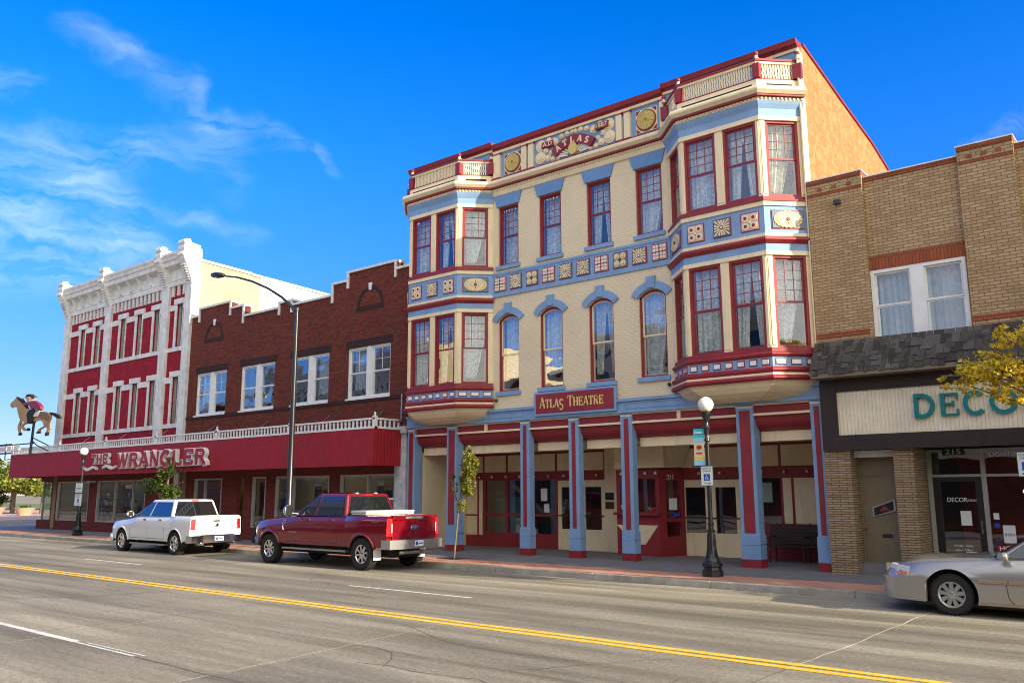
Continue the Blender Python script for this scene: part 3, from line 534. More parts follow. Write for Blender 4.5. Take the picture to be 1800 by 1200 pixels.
# ------------------------------------------------------------------ windows
def window(parent, fr, a0, a1, z0, z1, d=-.02, frame='maroon', sash='maroon', grid=(3, 4), rows='top', split=.5, curtain='lace', cz=None, pane='pane', fw=.07, arch=0, depth=.16, seed=0, sashd=None, name='window', room=True, label=None):
    """double-hung window: casing, two sashes with glazing bars; children: pane, curtain"""
    mb = MB(frame); f = fw
    mb.fb(fr, a0, a0+f, d-depth, d, z0, z1); mb.fb(fr, a1-f, a1, d-depth, d, z0, z1)
    mb.fb(fr, a0+f, a1-f, d-depth, d, z0, z0+f*.9)
    b0, b1, c0, c1 = a0+f, a1-f, z0+f*.9, z1-f
    if arch:
        n = 10; zs = z1-arch; R_ = ((a1-a0)**2/4+arch**2)/(2*arch); cx = (a0+a1)/2; cz_ = z1-R_
        ao = [(a0+(a1-a0)*i/n, cz_+math.sqrt(max(0, R_*R_-(a0+(a1-a0)*i/n-cx)**2))) for i in range(n+1)]
        for p, q in zip(ao, ao[1:]): mb.fpoly(fr, [(p[0], p[1]-f*1.15), (q[0], q[1]-f*1.15), (q[0], q[1]), (p[0], p[1])], d, d-depth)
        c1 = zs
        topz = lambda a: cz_+math.sqrt(max(0, R_*R_-(a-cx)**2))-f
    else: mb.fb(fr, a0+f, a1-f, d-depth, d, z1-f, z1)
    mid = c0+(c1-c0)*split+(arch*.4 if arch else 0); t = .045
    mb.mat(sash); ds = d-.05
    for (lo, hi, dd) in ((c0, mid, ds-.035), (mid-.02, c1, ds)):
        mb.fb(fr, b0, b0+t, dd-.03, dd, lo, hi); mb.fb(fr, b1-t, b1, dd-.03, dd, lo, hi); mb.fb(fr, b0+t, b1-t, dd-.03, dd, lo, lo+t)
        if not (arch and hi == c1): mb.fb(fr, b0+t, b1-t, dd-.03, dd, hi-t, hi)
    if arch:
        n = 8; ao = [(b0+(b1-b0)*i/n, topz(b0+(b1-b0)*i/n)) for i in range(n+1)]
        for p, q in zip(ao, ao[1:]): mb.fpoly(fr, [(p[0], p[1]-t), (q[0], q[1]-t), (q[0], q[1]), (p[0], p[1])], ds+.002, ds-.03)
        mb.fb(fr, b0, b0+t, ds-.031, ds-.001, c1, topz(b0+.01)); mb.fb(fr, b1-t, b1, ds-.031, ds-.001, c1, topz(b1-.01))
    if grid:
        nx, nz = grid; s = .007
        for (lo, hi, dd) in (((mid, c1, ds),) if rows == 'top' else ((c0, mid, ds-.035), (mid, c1, ds))):
            for i in range(1, nx): a = b0+t+(b1-b0-2*t)*i/nx; mb.fb(fr, a-s, a+s, dd-.022, dd-.004, lo+t, hi-t)
            for j in range(1, nz): z = lo+t+(hi-lo-2*t)*j/nz; mb.fb(fr, b0+t, b1-t, dd-.024, dd-.006, z-s, z+s)
    wo = mb.build(name, parent); tag(wo, label)
    ztop = z1-.02 if not arch else z1-f
    g = MB(pane); 
    if arch:
        pts = [(b0, c0), (b1, c0)]+[(b0+(b1-b0)*i/8, topz(b0+(b1-b0)*i/8)) for i in range(8, -1, -1)]
        g.poly([fr.P(a, ds-.018, z) for a, z in pts])
    else: g.poly([fr.P(b0, ds-.018, c0), fr.P(b1, ds-.018, c0), fr.P(b1, ds-.018, c1), fr.P(b0, ds-.018, c1)])
    g.build('pane', wo)
    rnd = random.Random(seed)
    if curtain:
        g = MB(['curtain', 'curtain3', 'curtain2', 'curtain'][seed % 4] if curtain == 'lace' else 'sheer'); n = 44; dc = d-depth-.12; lo = cz if cz is not None else c0
        ph = rnd.uniform(0, 6); rows_ = 6
        style = ['full', 'drawn', 'parted', 'full', 'right'][(seed*7+3) % 5] if curtain == 'lace' else 'full'
        if curtain == 'drawnL': style = 'drawn'
        prev = None
        for j in range(rows_+1):
            v = j/rows_; z = ztop+(lo-ztop)*v; row = []
            for i in range(n+1):
                u = i/n; sh = 0
                if style == 'drawn' and v > .35: sh = (v-.35)*.55*(1-u)
                if style == 'right' and v > .3: sh = -(v-.3)*.6*u
                if style == 'parted' and v > .15: sh = (-1 if u < .5 else 1)*(v-.15)*.22*(1-abs(2*u-1))
                a = b0+(b1-b0)*max(0, u+sh); zz = z+(.03*math.sin(u*40+ph) if j == rows_ else 0)
                row.append(fr.P(min(a, b1), dc+.045*math.sin(u*34+ph)+.018*math.sin(u*83+ph*2), zz))
            if prev:
                for i in range(n):
                    if not (style == 'parted' and i == n//2-1+n % 2 and v > .2): g.poly([prev[i], prev[i+1], row[i+1], row[i]])
            prev = row
        g.build('curtain', wo, smooth=80)
    return wo
def body(mb, x0, x1, y0, y1, z0, z1): return mb.box(x0, x1, y0, y1, z0, z1)

# ================================================================== THEATRE
A0, A1, Y0 = -21.75, -7.25, 20.7
F0 = W(Y0)
th = thing('theatre_building', 'cream, blue and maroon three-storey theatre with two projecting bay windows', 'theatre', (-14.5, Y0, .15))
Lw = [(-17.57, -16.72), (-15.87, -15.0), (-14.03, -13.16), (-12.29, -11.42)]
wb, wt_ = (5.22, 7.72), (9.36, 11.40)
bays = [(-21.75, -17.80), (-11.20, -7.25)]
# central brick wall with openings
mb = MB('cream_brick')
holes = [(a, b, wb[0], wb[1]) for a, b in Lw]+[(a, b, wt_[0], wt_[1]) for a, b in Lw]
mb.wall(F0, -17.8, -11.2, 4.66, 11.80, holes, 0, .32)
mb.build('wall', th)
for i, (a, b) in enumerate(Lw):          # arched heads fill the corners of the openings
    g = MB('cream_brick'); n = 8; rise = .20; R_ = ((b-a)**2/4+rise**2)/(2*rise); cx = (a+b)/2; cz = wb[1]-R_
    pts = [(a+(b-a)*k/n, cz+math.sqrt(R_*R_-(a+(b-a)*k/n-cx)**2)) for k in range(n+1)]
    for p, q in zip(pts, pts[1:]): g.fpoly(F0, [p, q, (q[0], wb[1]), (p[0], wb[1])], -.002, -.3)
    g.build('arch_head', th)
    # blue hood with keystone
    g = MB('blue'); e = .06; r0, r1 = R_+.01, R_+.235; h = (b-a)/2+.04; an = math.asin(h/r0)
    m_ = 10; inn = [(cx+r0*math.sin(-an+2*an*k/m_), cz+r0*math.cos(-an+2*an*k/m_)) for k in range(m_+1)]; an2 = an*1.0
    ou = [(cx+r1*math.sin(-an2+2*an2*k/m_), cz+r1*math.cos(-an2+2*an2*k/m_)) for k in range(m_+1)]
    for k in range(m_): g.fpoly(F0, [inn[k], inn[k+1], ou[k+1], ou[k]], e, 0.0)
    g.fpoly(F0, [(cx-.12, wb[1]+.03), (cx+.12, wb[1]+.03), (cx+.145, wb[1]+.37), (cx-.145, wb[1]+.37)], e+.03, 0)
    g.build('window_hood', th)
    g = MB('blue').fb(F0, a-.08, b+.08, -.05, .07, wb[0]-.13, wb[0]-.002); g.build('window_sill', th)
    window(th, F0, a, b, wb[0], wb[1], -.05, sash='cream', grid=None, arch=.2, pane='oldpane', seed=i, cz=[wb[0]+.5, wb[0]+.45, wb[0]+.3, wb[0]+.06][i], fw=.055, split=.47)
    g = MB('blue').fb(F0, a-.08, b+.08, -.05, .07, wt_[0]-.12, wt_[0]-.002); g.build('window_sill', th)
    g = MB('blue_brick'); g.fpoly(F0, [(a-.04, wt_[1]), (b+.04, wt_[1]), (b+.16, wt_[1]+.39), (a-.16, wt_[1]+.39)], .05, 0); g.build('window_lintel', th)
    window(th, F0, a, b, wt_[0], wt_[1], -.05, grid=(3, 4), seed=10+i, fw=.06)
# a small bulb fixture under the wall on each side
for x in (-17.62, -11.36):
    MB('black').ball((x, Y0-.08, 4.95), .055).box(x-.02, x+.02, Y0-.08, Y0, 4.93, 4.97).build('floodlight', th)

M['tileback'] = paint('dark_tile_ground', (.16, .19, .26), .7)  # dark blue-grey ground behind the tile relief
# frieze tiles
def tile(parent, fr, ac, zc, wd, h, kind, d0):
    mb = MB('maroon'); e = .028
    mb.fb(fr, ac-wd/2, ac+wd/2, d0, d0+.012, zc-h/2, zc+h/2)
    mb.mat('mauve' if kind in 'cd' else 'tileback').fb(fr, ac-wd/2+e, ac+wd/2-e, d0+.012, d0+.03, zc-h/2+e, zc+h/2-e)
    w2, h2 = wd/2-e-.01, h/2-e-.01
    def disc(a, z, r, d, m, n=12):
        mb.mat(m).fpoly(fr, [(a+r*math.cos(2*math.pi*k/n), z+r*math.sin(2*math.pi*k/n)) for k in range(n)], d, d0+.02)
    if kind == 'r':      # daisy
        for k in range(16):
            q = 2*math.pi*k/16; l = min(w2/abs(math.cos(q)) if abs(math.cos(q)) > 1e-6 else 9, h2/abs(math.sin(q)) if abs(math.sin(q)) > 1e-6 else 9)*.95
            c, s = math.cos(q), math.sin(q); t = .023
            mb.mat('blue' if False else 'cream').fpoly(fr, [(ac+c*.04-s*t*.3, zc+s*.04+c*t*.3), (ac+c*.04+s*t*.3, zc+s*.04-c*t*.3), (ac+c*l+s*t, zc+s*l-c*t), (ac+c*l-s*t, zc+s*l+c*t)], d0+.055, d0+.02)
        disc(ac, zc, .055, d0+.06, 'maroon'); disc(ac, zc, .034, d0+.075, 'cream')
    elif kind == 'q':    # four rosettes
        for sx in (-1, 1):
            for sz in (-1, 1):
                disc(ac+sx*w2*.5, zc+sz*h2*.5, w2*.46, d0+.045, 'cream'); disc(ac+sx*w2*.5, zc+sz*h2*.5, w2*.30, d0+.06, 'yellow'); disc(ac+sx*w2*.5, zc+sz*h2*.5, w2*.18, d0+.07, 'cream')
        disc(ac, zc, .05, d0+.06, 'maroon', 4)
    elif kind == 'c':    # chequered
        for i in range(4):
            for j in range(4):
                if (i+j) % 1 == 0:
                    a = ac-w2+(i+.5)*w2/2; z = zc-h2+(j+.5)*h2/2
                    mb.mat('cream' if (i+j) % 2 else 'white').fb(fr, a-w2*.17, a+w2*.17, d0+.02, d0+.05, z-h2*.17, z+h2*.17)
        mb.mat('maroon').fb(fr, ac-.016, ac+.016, d0+.03, d0+.052, zc-h2, zc+h2).fb(fr, ac-w2, ac+w2, d0+.03, d0+.0535, zc-.016, zc+.016)
    elif kind == 'd':    # four circles with dark dots
        for sx in (-1, 1):
            for sz in (-1, 1):
                disc(ac+sx*w2*.5, zc+sz*h2*.5, w2*.46, d0+.045, 'cream'); disc(ac+sx*w2*.5, zc+sz*h2*.5, w2*.2, d0+.06, 'maroon')
        disc(ac, zc, .04, d0+.06, 'cream')
    elif kind == 'w':    # wide scrolled rosette
        n = 18
        for k in range(n):
            q = 2*math.pi*k/n; c, s = math.cos(q), math.sin(q); disc(ac+c*w2*.80, zc+s*h2*.78, .062, d0+.05, 'cream', 8)
            disc(ac+c*w2*.80, zc+s*h2*.78, .025, d0+.06, 'yellow', 6)
            mb.mat('cream').fpoly(fr, [(ac+c*.05-s*.008, zc+s*.05+c*.008), (ac+c*.05+s*.008, zc+s*.05-c*.008), (ac+c*w2*.7+s*.022, zc+s*h2*.7-c*.022), (ac+c*w2*.7-s*.022, zc+s*h2*.7+c*.022)], d0+.055, d0+.02)
        disc(ac, zc, .045, d0+.075, 'maroon', 6)
    mb.build('frieze_panel', parent)
g = MB('blue').fb(F0, -17.79, -11.21, 0, .03, 8.34, 9.15); g.mat('blue').fb(F0, -17.79, -11.21, .03, .05, 9.07, 9.15).fb(F0, -17.79, -11.21, .03, .05, 8.34, 8.42).build('frieze', th)
for i, k in enumerate('crqcrrcqrc'): tile(th, F0, -17.79+.33+.658*i, 8.75, .50, .50, k, .03)

# bays
def facets(x0, x1):
    D = .84
    return [Fr(x0, Y0, D, -D), Fr(x0+D, Y0-D), Fr(x1-D, Y0-D, D, D)], [D*math.sqrt(2), x1-x0-2*D, D*math.sqrt(2)]
def plan(x0, x1): return [(x0, Y0), (x0+.84, Y0-.84), (x1-.84, Y0-.84), (x1, Y0)]
def sect(z0, z1, d1, d0=-.06): return [(d0, z0), (d1, z0), (d1, z1), (d0, z1)]
for bi, (x0, x1) in enumerate(bays):
    bw = thing('bay_window', None, None, (0, 0, 0)); bw.parent = th; bw.location = (x0+1.97+14.5, 0, 4.3-.15)
    pl = plan(x0, x1); fs, ws = facets(x0, x1)
    # bowl under the bay
    g = MB('cream'); xc = (x0+x1)/2
    lv = [(1.0, 4.72), (.93, 4.60), (.80, 4.48), (.60, 4.38), (.36, 4.31)]; rings = []
    for s, z in lv: rings.append([(xc+(px-xc)*(s*.75+.25 if abs(py-Y0) < .01 else s), Y0-(Y0-py)*s, z) for px, py in pl])
    for r0, r1 in zip(rings, rings[1:]):
        for k in range(3): g.poly([r0[k], r0[k+1], r1[k+1], r1[k]])
    g.poly(rings[-1][::-1]); g.poly([rings[0][k] for k in range(4)]); g.build('bay_bowl', bw)
    S = lambda m, *p: [g.mat(m)]+[g.sweep(pl, q) for q in p]
    g = MB('maroon')
    S('maroon', [(-.05, 4.72), (.10, 4.72), (.14, 4.76), (.14, 4.80), (.10, 4.84), (-.05, 4.84)], [(-.05, 4.90), (.07, 4.90), (.11, 4.96), (.11, 5.01), (.05, 5.05), (-.05, 5.05)])
    S('cream', sect(4.84, 4.90, .075)); S('blue', sect(5.05, 5.29, .02))
    S('maroon', [(-.05, 5.29), (.04, 5.29), (.09, 5.35), (.09, 5.38), (.03, 5.42), (-.05, 5.42)], sect(5.42, 5.52, .015))
    S('cream', sect(7.86, 7.97, .035)); S('blue', sect(7.97, 8.16, .02))
    S('maroon', [(-.05, 8.16), (.04, 8.16), (.12, 8.24), (.12, 8.29), (.05, 8.34), (-.05, 8.34)]); S('cream', sect(8.34, 8.42, .05)); S('blue', sect(8.42, 9.14, .015))
    S('cream', sect(9.14, 9.26, .05)); S('maroon', sect(9.26, 9.31, .075), sect(9.31, 9.40, .01))
    S('cream', sect(11.44, 11.56, .035)); S('blue', [(-.05, 11.56), (.02, 11.56), (.03, 11.75), (.09, 11.86), (.12, 11.93), (-.05, 11.93)])
    g.build('moulding', bw)
    # piers between windows on each floor
    for (z0, z1, hz) in ((5.52, 7.86, 0), (9.40, 11.44, 0)):
        g = MB('cream'); spans = []
        for fi, (fr, wd) in enumerate(zip(fs, ws)):
            if fi == 1: wins = [(.11, 1.02), (1.25, 2.16)] if wd > 2.2 else [(.1, 1.0), (1.2, 2.1)]
            else: wins = [(.15, 1.02)]
            wins = [(a*wd/(2.27 if fi == 1 else wd), b*wd/(2.27 if fi == 1 else wd)) for a, b in wins]
            cuts = [0]+[t for w_ in wins for t in w_]+[wd]
            for k in range(0, len(cuts), 2): 
                g.fb(fr, cuts[k], cuts[k+1], -.14, 0, z0, z1)
                if cuts[k+1]-cuts[k] > .08: g.fb(fr, cuts[k]+.03, cuts[k+1]-.03, 0, .02, z0+.06, z1-.06)
            for (a, b) in wins: spans.append((fr, a, b))
        g.build('bay_pier', bw)
        for k, (fr, a, b) in enumerate(spans): window(bw, fr, a, b, z0, z1, -.02, seed=20+bi*10+k+(5 if z0 > 8 else 0), fw=.065, cz=(z0+.02 if k % 3 else z0+.2), split=.5)
    # small square panels low down, tile panels between the floors
    for fi, (fr, wd) in enumerate(zip(fs, ws)):
        n = 7 if fi == 1 else 3
        for k in range(n):
            a = wd*(k+.5)/n; hw = .105 if fi == 1 else .14
            g = MB('maroon').fb(fr, a-hw, a+hw, .02, .03, 5.085, 5.255); g.mat('white' if fi else 'mauve').fb(fr, a-hw+.025, a+hw-.025, .03, .045, 5.115, 5.225); g.build('bay_panel', bw)
        if fi == 1:
            for k, kd in enumerate('drd'): tile(bw, fr, wd*(k+.5)/3, 8.78, .50, .50, kd, .015)
        else: tile(bw, fr, wd/2, 8.78, .86, .50, 'w', .015)
    # balustrade on top of the bay
    rp = [(px, py) for px, py in pl]
    g = MB('cream'); g.sweep(pl, sect(12.28, 12.55, .03)); g.sweep(pl, sect(13.01, 13.08, .0, -.10)); g.mat('maroon').sweep(pl, sect(12.55, 12.60, .0, -.10)).sweep(pl, sect(13.08, 13.14, .03, -.13))
    g.mat('dark')
    g.fb(fs[1], .12, ws[1]-.12, .03, .034, 12.36, 12.44); g.fb(fs[2], .25, .95, .03, .034, 12.36, 12.44)
    rail = g.build('balustrade', bw)
    for fi, (fr, wd) in enumerate(zip(fs, ws)):
        n = 28 if fi == 1 else 12; g = MB('cream'); k0 = .16
        for k in range(n):
            a = k0+(wd-2*k0)*(k+.5)/n; hw = (wd-2*k0)/n*.30; m_ = 6
            for j in range(m_):
                za, zb = 12.60+.41*j/m_, 12.60+.41*(j+1)/m_; oa, ob = .014*math.sin(j/m_*math.pi*4), .014*math.sin((j+1)/m_*math.pi*4)
                P = fr.P; g.hexa([P(a-hw+oa, -.07, za), P(a+hw+oa, -.07, za), P(a+hw+oa, -.03, za), P(a-hw+oa, -.03, za), P(a-hw+ob, -.07, zb), P(a+hw+ob, -.07, zb), P(a+hw+ob, -.03, zb), P(a-hw+ob, -.03, zb)])
        g.build('balusters', rail)
    g = MB('maroon')
    for (px, py) in pl[:]:
        g.box(px-.09 if px != pl[-1][0] else px-.14, px+.09 if px != pl[0][0] else px+.14, py-.03 if py < Y0-.1 else py-.16, py+.15 if py < Y0-.1 else py-.02, 12.605, 13.005)
    for (px, py) in pl:
        yy = py+.06 if py < Y0-.1 else py-.10; g.mat('cream').lathe([(.07, 13.14), (.07, 13.17), (.035, 13.2), (.05, 13.24)], (px, yy, 0), seg=10); g.mat('maroon').ball((px, yy, 13.30), .065, 10, 6)
    g.build('rail_post', rail)

# main cornice runs round both bays
full = plan(*bays[0])+plan(*bays[1])
g = MB('cream')
g.sweep(full, [(-.05, 11.80), (.05, 11.80), (.09, 11.90), (.09, 11.94), (-.05, 11.94)])
g.mat('maroon').sweep(full, sect(12.03, 12.08, .20)); g.mat('cream').sweep(full, [(-.05, 12.08), (.22, 12.08), (.30, 12.16), (.30, 12.21), (.26, 12.28), (-.05, 12.28)]); g.sweep(full, sect(11.94, 12.03, .11))
co = g.build('cornice', th)
g = MB('cream')
for (p, q) in zip(full, full[1:]):
    l = math.hypot(q[0]-p[0], q[1]-p[1]); fr = Fr(p[0], p[1], q[0]-p[0], q[1]-p[1]); n = int(l/.105)
    for k in range(n): a = l*(k+.5)/n; g.fb(fr, a-.024, a+.024, .11, .145, 11.96, 12.01)
tag(g.build('dentils', co))
# parapet
g = MB('blue'); g.box(A0, A1, Y0, Y0+.3, 12.28, 13.42); g.build('parapet', th)
g = MB('cream'); FP = F0
g.fb(FP, -17.8, -11.2, 0, .10, 12.281, 12.33); g.mat('maroon').fb(FP, -17.8, -11.2, 0, .14, 12.33, 12.37); g.mat('cream').fb(FP, -17.8, -11.2, 0, .08, 13.30, 13.38)
for (a, b) in ((-17.74, -17.45), (-16.52, -16.32), (-16.23, -16.03), (-12.86, -12.66), (-12.57, -12.37), (-11.36, -11.24)):
    g.mat('cream').fb(FP, a, b, 0, .09, 12.40, 13.30); g.mat('maroon').fb(FP, a-.03, b+.03, 0, .12, 12.37, 12.42).fb(FP, a-.03, b+.03, 0, .11, 13.24, 13.27)
g.build('parapet_pilaster', th)
g = MB('maroon')
prof = lambda z: [(-.34, z), (.06, z), (.10, z+.06), (.16, z+.07), (.20, z+.19), (.20, z+.21), (-.34, z+.22)]
g.sweep([(-17.75, Y0), (-11.26, Y0)], prof(13.38)); 
for (a, b) in ((A0-.02, -17.75), (-11.26, A1)): 
    g.sweep([(a, Y0), (b, Y0)], prof(13.50)); g.mat('cream').box(a, b, Y0-.05, Y0+.31, 13.42, 13.50); g.mat('maroon')
g.build('coping', th)
for ac in (-16.92, -11.83):               # sunburst medallions
    g = MB('cream').fb(FP, ac-.36, ac+.36, 0, .03, 12.46, 13.18); g.mat('maroon')
    for sx in (-1, 1):
        for sz in (-1, 1): a, z = ac+sx*.31, 12.82+sz*.31; g.fpoly(FP, [(a-sx*.11, z+sz*.03), (a+sx*.03, z-sz*.11), (a+sx*.03, z+sz*.03)], .04, .03)
    g.fpoly(FP, [(ac+.335*math.cos(R(k*12)), 12.82+.335*math.sin(R(k*12))) for k in range(30)], .05, .03)
    g.mat('darkochre').fpoly(FP, [(ac+.30*math.cos(R(k*12)), 12.82+.30*math.sin(R(k*12))) for k in range(30)], .06, .05); g.mat('yellow')
    for k in range(28):
        q = 2*math.pi*k/28; c, s = math.cos(q), math.sin(q)
        g.fpoly(FP, [(ac+c*.05-s*.004, 12.82+s*.05+c*.004), (ac+c*.05+s*.004, 12.82+s*.05-c*.004), (ac+c*.285+s*.022, 12.82+s*.285-c*.024), (ac+c*.285-s*.024, 12.82+s*.285+c*.024)], .085, .06)
    g.build('medallion', th)
# carved name panel
g = MB('blue').fb(FP, -15.98, -12.9, 0, .02, 12.42, 13.28)
def scroll(a, z, r, m='cream'):
    for rr, d in ((r, .05), (r*.72, .075), (r*.42, .10)):
        g.mat(m).fpoly(FP, [(a+rr*math.cos(R(k*24)), z+rr*math.sin(R(k*24))) for k in range(15)], d, d-.03)
cx, czz = -14.43, 12.18
for s in (-1, 1):
    for (a, z, r) in ((1.32, 12.66, .21), (1.30, 13.06, .20), (.98, 13.16, .11), (.75, 13.06, .14), (.48, 13.17, .09), (.26, 13.2, .09), (1.02, 12.58, .12), (.82, 12.50, .09), (1.10, 12.86, .10), (.62, 12.47, .07), (.06, 13.2, .08), (.9, 12.74, .08)):
        scroll(cx+s*a, z, r)
    for k in range(5):
        q = R(90+s*(22+k*13)); c, sn = math.cos(q), math.sin(q)
        g.mat('cream' if k % 2 else 'white').fpoly(FP, [(cx+c*.25-sn*.012, 12.42+sn*.14+c*.012), (cx+c*.25+sn*.012, 12.42+sn*.14-c*.012), (cx+c*.62+sn*.035, 12.42+sn*.36-c*.035), (cx+c*.62-sn*.035, 12.42+sn*.36+c*.035)], .07, .02)
n = 14; a1_, r0, r1 = 40, 1.06, 1.36; zc = 11.70   # ribbon
g.mat('maroon')
P0 = [(cx+r*.95*math.sin(R(t)), zc+r*math.cos(R(t))) for r in (r0, r1) for t in [-a1_+2*a1_*k/n for k in range(n+1)]]
for k in range(n): g.fpoly(FP, [P0[k], P0[k+1], P0[n+2+k], P0[n+1+k]], .13, .02)
g.fb(FP, -15.64, -15.18, .02, .12, 12.93, 13.12); g.fb(FP, -13.58, -13.10, .02, .12, 12.98, 13.18)
g.mat('yellow').fpoly(FP, [(cx+.16*math.cos(R(k*18)), 12.62+.20*math.sin(R(k*18))) for k in range(20)], .14, .02)
g.mat('cream')
for i, ch in enumerate('ATLAS'):
    t = R(-29+14.5*i); r = 1.10
    def pos(x, y, t=t, ch=ch): 
        xx = (x-GL[ch][0]/2)*.2; rr = r+y*.2; return (cx+rr*.95*math.sin(t)+xx*math.cos(t), zc+rr*math.cos(t)-xx*math.sin(t))
    glyph(g, ch, FP, 0, 0, .2, 1, .045, .03, .13, .155, serif=.0, pos=pos)
text_mb(g, 'A.D', FP, -15.41, 12.955, .14, .121, .14, width=.36); text_mb(g, '1887', FP, -13.34, 13.01, .14, .121, .14, width=.40)
g.build('name_panel', th)

# entablature and colonnade
g = MB('blue').fb(F0, A0, A1, -.3, .04, 4.26, 4.66); g.fb(F0, A0, A1, .04, .10, 4.58, 4.66).fb(F0, A0, A1, .04, .07, 4.26, 4.34)
for (a, b) in ((-18.4, -16.6), (-12.8, -10.9)): g.fb(F0, a, b, .04, .055, 4.52, 4.56).fb(F0, a, b, .04, .055, 4.37, 4.40).fb(F0, a, a+.04, .04, .055, 4.40, 4.52).fb(F0, b-.04, b, .04, .055, 4.40, 4.52)
g.build('entablature', th)
cols = [(-21.74, -21.38), (-19.85, -19.40), (-16.69, -16.33), (-14.84, -14.48), (-13.02, -12.64), (-9.50, -9.03), (-7.56, -7.255)]
cbs = []
for i, (a, b) in enumerate(cols):
    dp = .24 if i in (2, 3, 4) else .34; co = MB('blue').box(a, b, Y0, Y0+dp, .98, 4.262)
    co.mat('cream').box(a-.0, b, Y0-.012, Y0, 4.16, 4.20)
    c = co.build('column', th)
    mg_ = .115 if i in (2, 3, 4) else .09; MB('maroon').box(a+mg_, b-mg_, Y0-.012, Y0-.0005, 1.02, 4.10).build('stripe', c)
    e = .022; e1 = .0 if i == 6 else e; e0 = 0 if i == 0 else e
    MB('blue').box(a-e0, b+e1, Y0-.025, Y0+dp+.02, .38, .98).box(a-e0, b+e1, Y0-.034, Y0+dp+.03, .735, .75).build('plinth', c)
    MB('maroon').box(a-e0, b+e1, Y0-.03, Y0+dp+.03, .16, .38).build('foot', c)
for (p, q) in zip(cols, cols[1:]):
    a, b = p[1], q[0]
    g = MB('cream').box(a, b, Y0+.02, Y0+.06, 4.215, 4.258); g.mat('maroon').box(a, b, Y0+.07, Y0+.12, 4.02, 4.215); g.mat('cream').box(a, b, Y0+.0, Y0+.10, 3.955, 4.015)
    if b-a > 2.5:
        m_ = (a+b)/2-.1 if i else 0; g.box(m_-.05, m_+.05, Y0+.01, Y0+.07, 4.016, 4.214)
    g.mat('maroon'); n = 8; pr_ = [(Y0+.10+.42*math.sin(R(90*k/n)), 3.955-.40*(1-math.cos(R(90*k/n)))) for k in range(n+1)]
    pr_ = [(Y0+.10+.40*(1-math.cos(R(90*k/n))), 3.955-.38*math.sin(R(90*k/n))) for k in range(n+1)]
    for u, v in zip(pr_, pr_[1:]): g.poly([(a, u[0], u[1]), (b, u[0], u[1]), (b, v[0], v[1]), (a, v[0], v[1])])
    g.mat('cream').box(a, b, Y0+.44, Y0+.62, 3.32, 3.574)
    g.build('cove', th)
    g = MB('blue')      # curved brackets on the flanks of the columns
    for x in (a, b-.03): g.ext([(x, Y0+.12, 3.953)]+[(x, u, v) for u, v in pr_]+[(x, Y0+.12, 3.56)], (.03, 0, 0)) if False else None
g = MB('cream').box(A0+.02, A1-.02, Y0+.62, 24.2, 3.42, 3.6); g.build('porch_ceiling', th)
g = MB('cream').box(-21.72, -21.42, Y0+.43, 23.6, .16, 3.42).box(-7.5, -7.27, Y0+.43, 23.6, .16, 3.42); g.build('porch_side_wall', th)
# recessed shopfront at Y 23.4
FB = W(23.4)
g = MB('maroon')
hs_ = [(-20.49, -19.57, 1.33, 2.46), (-19.45, -18.36, 1.33, 2.46), (-18.27, -17.36, 1.33, 2.46), (-20.49, -19.57, .66, 1.24), (-19.45, -18.36, .66, 1.24), (-18.27, -17.36, .66, 1.24), (-17.29, -15.37, .175, 2.46), (-12.66, -10.72, .175, 2.42), (-10.40, -9.52, 1.17, 2.42)]
g.wall(FB, -21.42, -7.5, .17, 3.42, hs_, 0, .12); g.build('shopfront', th)
g = MB('cream')
for (a, b) in ((-21.40, -20.62), (-20.52, -19.53), (-19.42, -18.35), (-18.26, -17.36), (-17.26, -15.40), (-12.60, -10.70), (-10.62, -9.53), (-9.45, -7.52)): g.fb(FB, a, b, 0, .02, 2.76, 3.34)
g.fb(FB, -21.40, -20.88, 0, .02, 1.28, 2.49).fb(FB, -21.40, -20.88, 0, .02, .56, 1.22).fb(FB, -20.78, -20.62, 0, .02, .56, 2.49)
g.fb(FB, -9.44, -9.20, 0, .02, 1.17, 2.42).fb(FB, -9.12, -7.52, 0, .02, 1.17, 2.42)
g.fb(FB, -15.35, -14.45, 0, .03, .17, 3.42); g.build('panel', th)
for k, (a, b, c_, e_) in enumerate(hs_[:6]+[hs_[8]]):
    MB('shopglass').poly([FB.P(a, -.04, c_), FB.P(b, -.04, c_), FB.P(b, -.04, e_), FB.P(a, -.04, e_)]).build('shop_pane', th)
for (a, b) in ((-17.28, -16.345), (-16.315, -15.38), (-12.65, -11.70), (-11.67, -10.73)):
    z1 = 2.44 if a < -14 else 2.40; sh = 0
    g = MB('cream'); l, r_ = a+.15, b-.15
    g.wall(FB, a, b, .18, z1, [(l, r_, .85, z1-.22)], -.03, .05); dr = g.build('door', th)
    MB('shopglass').poly([FB.P(l, -.05, .85), FB.P(r_, -.05, .85), FB.P(r_, -.05, z1-.22), FB.P(l, -.05, z1-.22)]).build('door_pane', dr)
    MB('bronze').tube([FB.P(a+.03, .02, 1.29), FB.P(b-.03, .02, 1.29)], .018).build('push_bar', dr)
for x in (-20.75, -20.13, -19.49, -18.86, -18.21, -17.6, -16.96, -16.3, -15.65, -12.62, -11.98, -11.31, -10.66, -10.02, -9.36, -8.72):
    g = MB('maroon').lathe([(.05, 0), (.05, .03), (.03, .04)], (x, 23.39, 2.59), (0, -1, 0), 10); g.mat('globe').ball((x, 23.33, 2.59), .042, 10, 6); g.build('marquee_bulb', th)
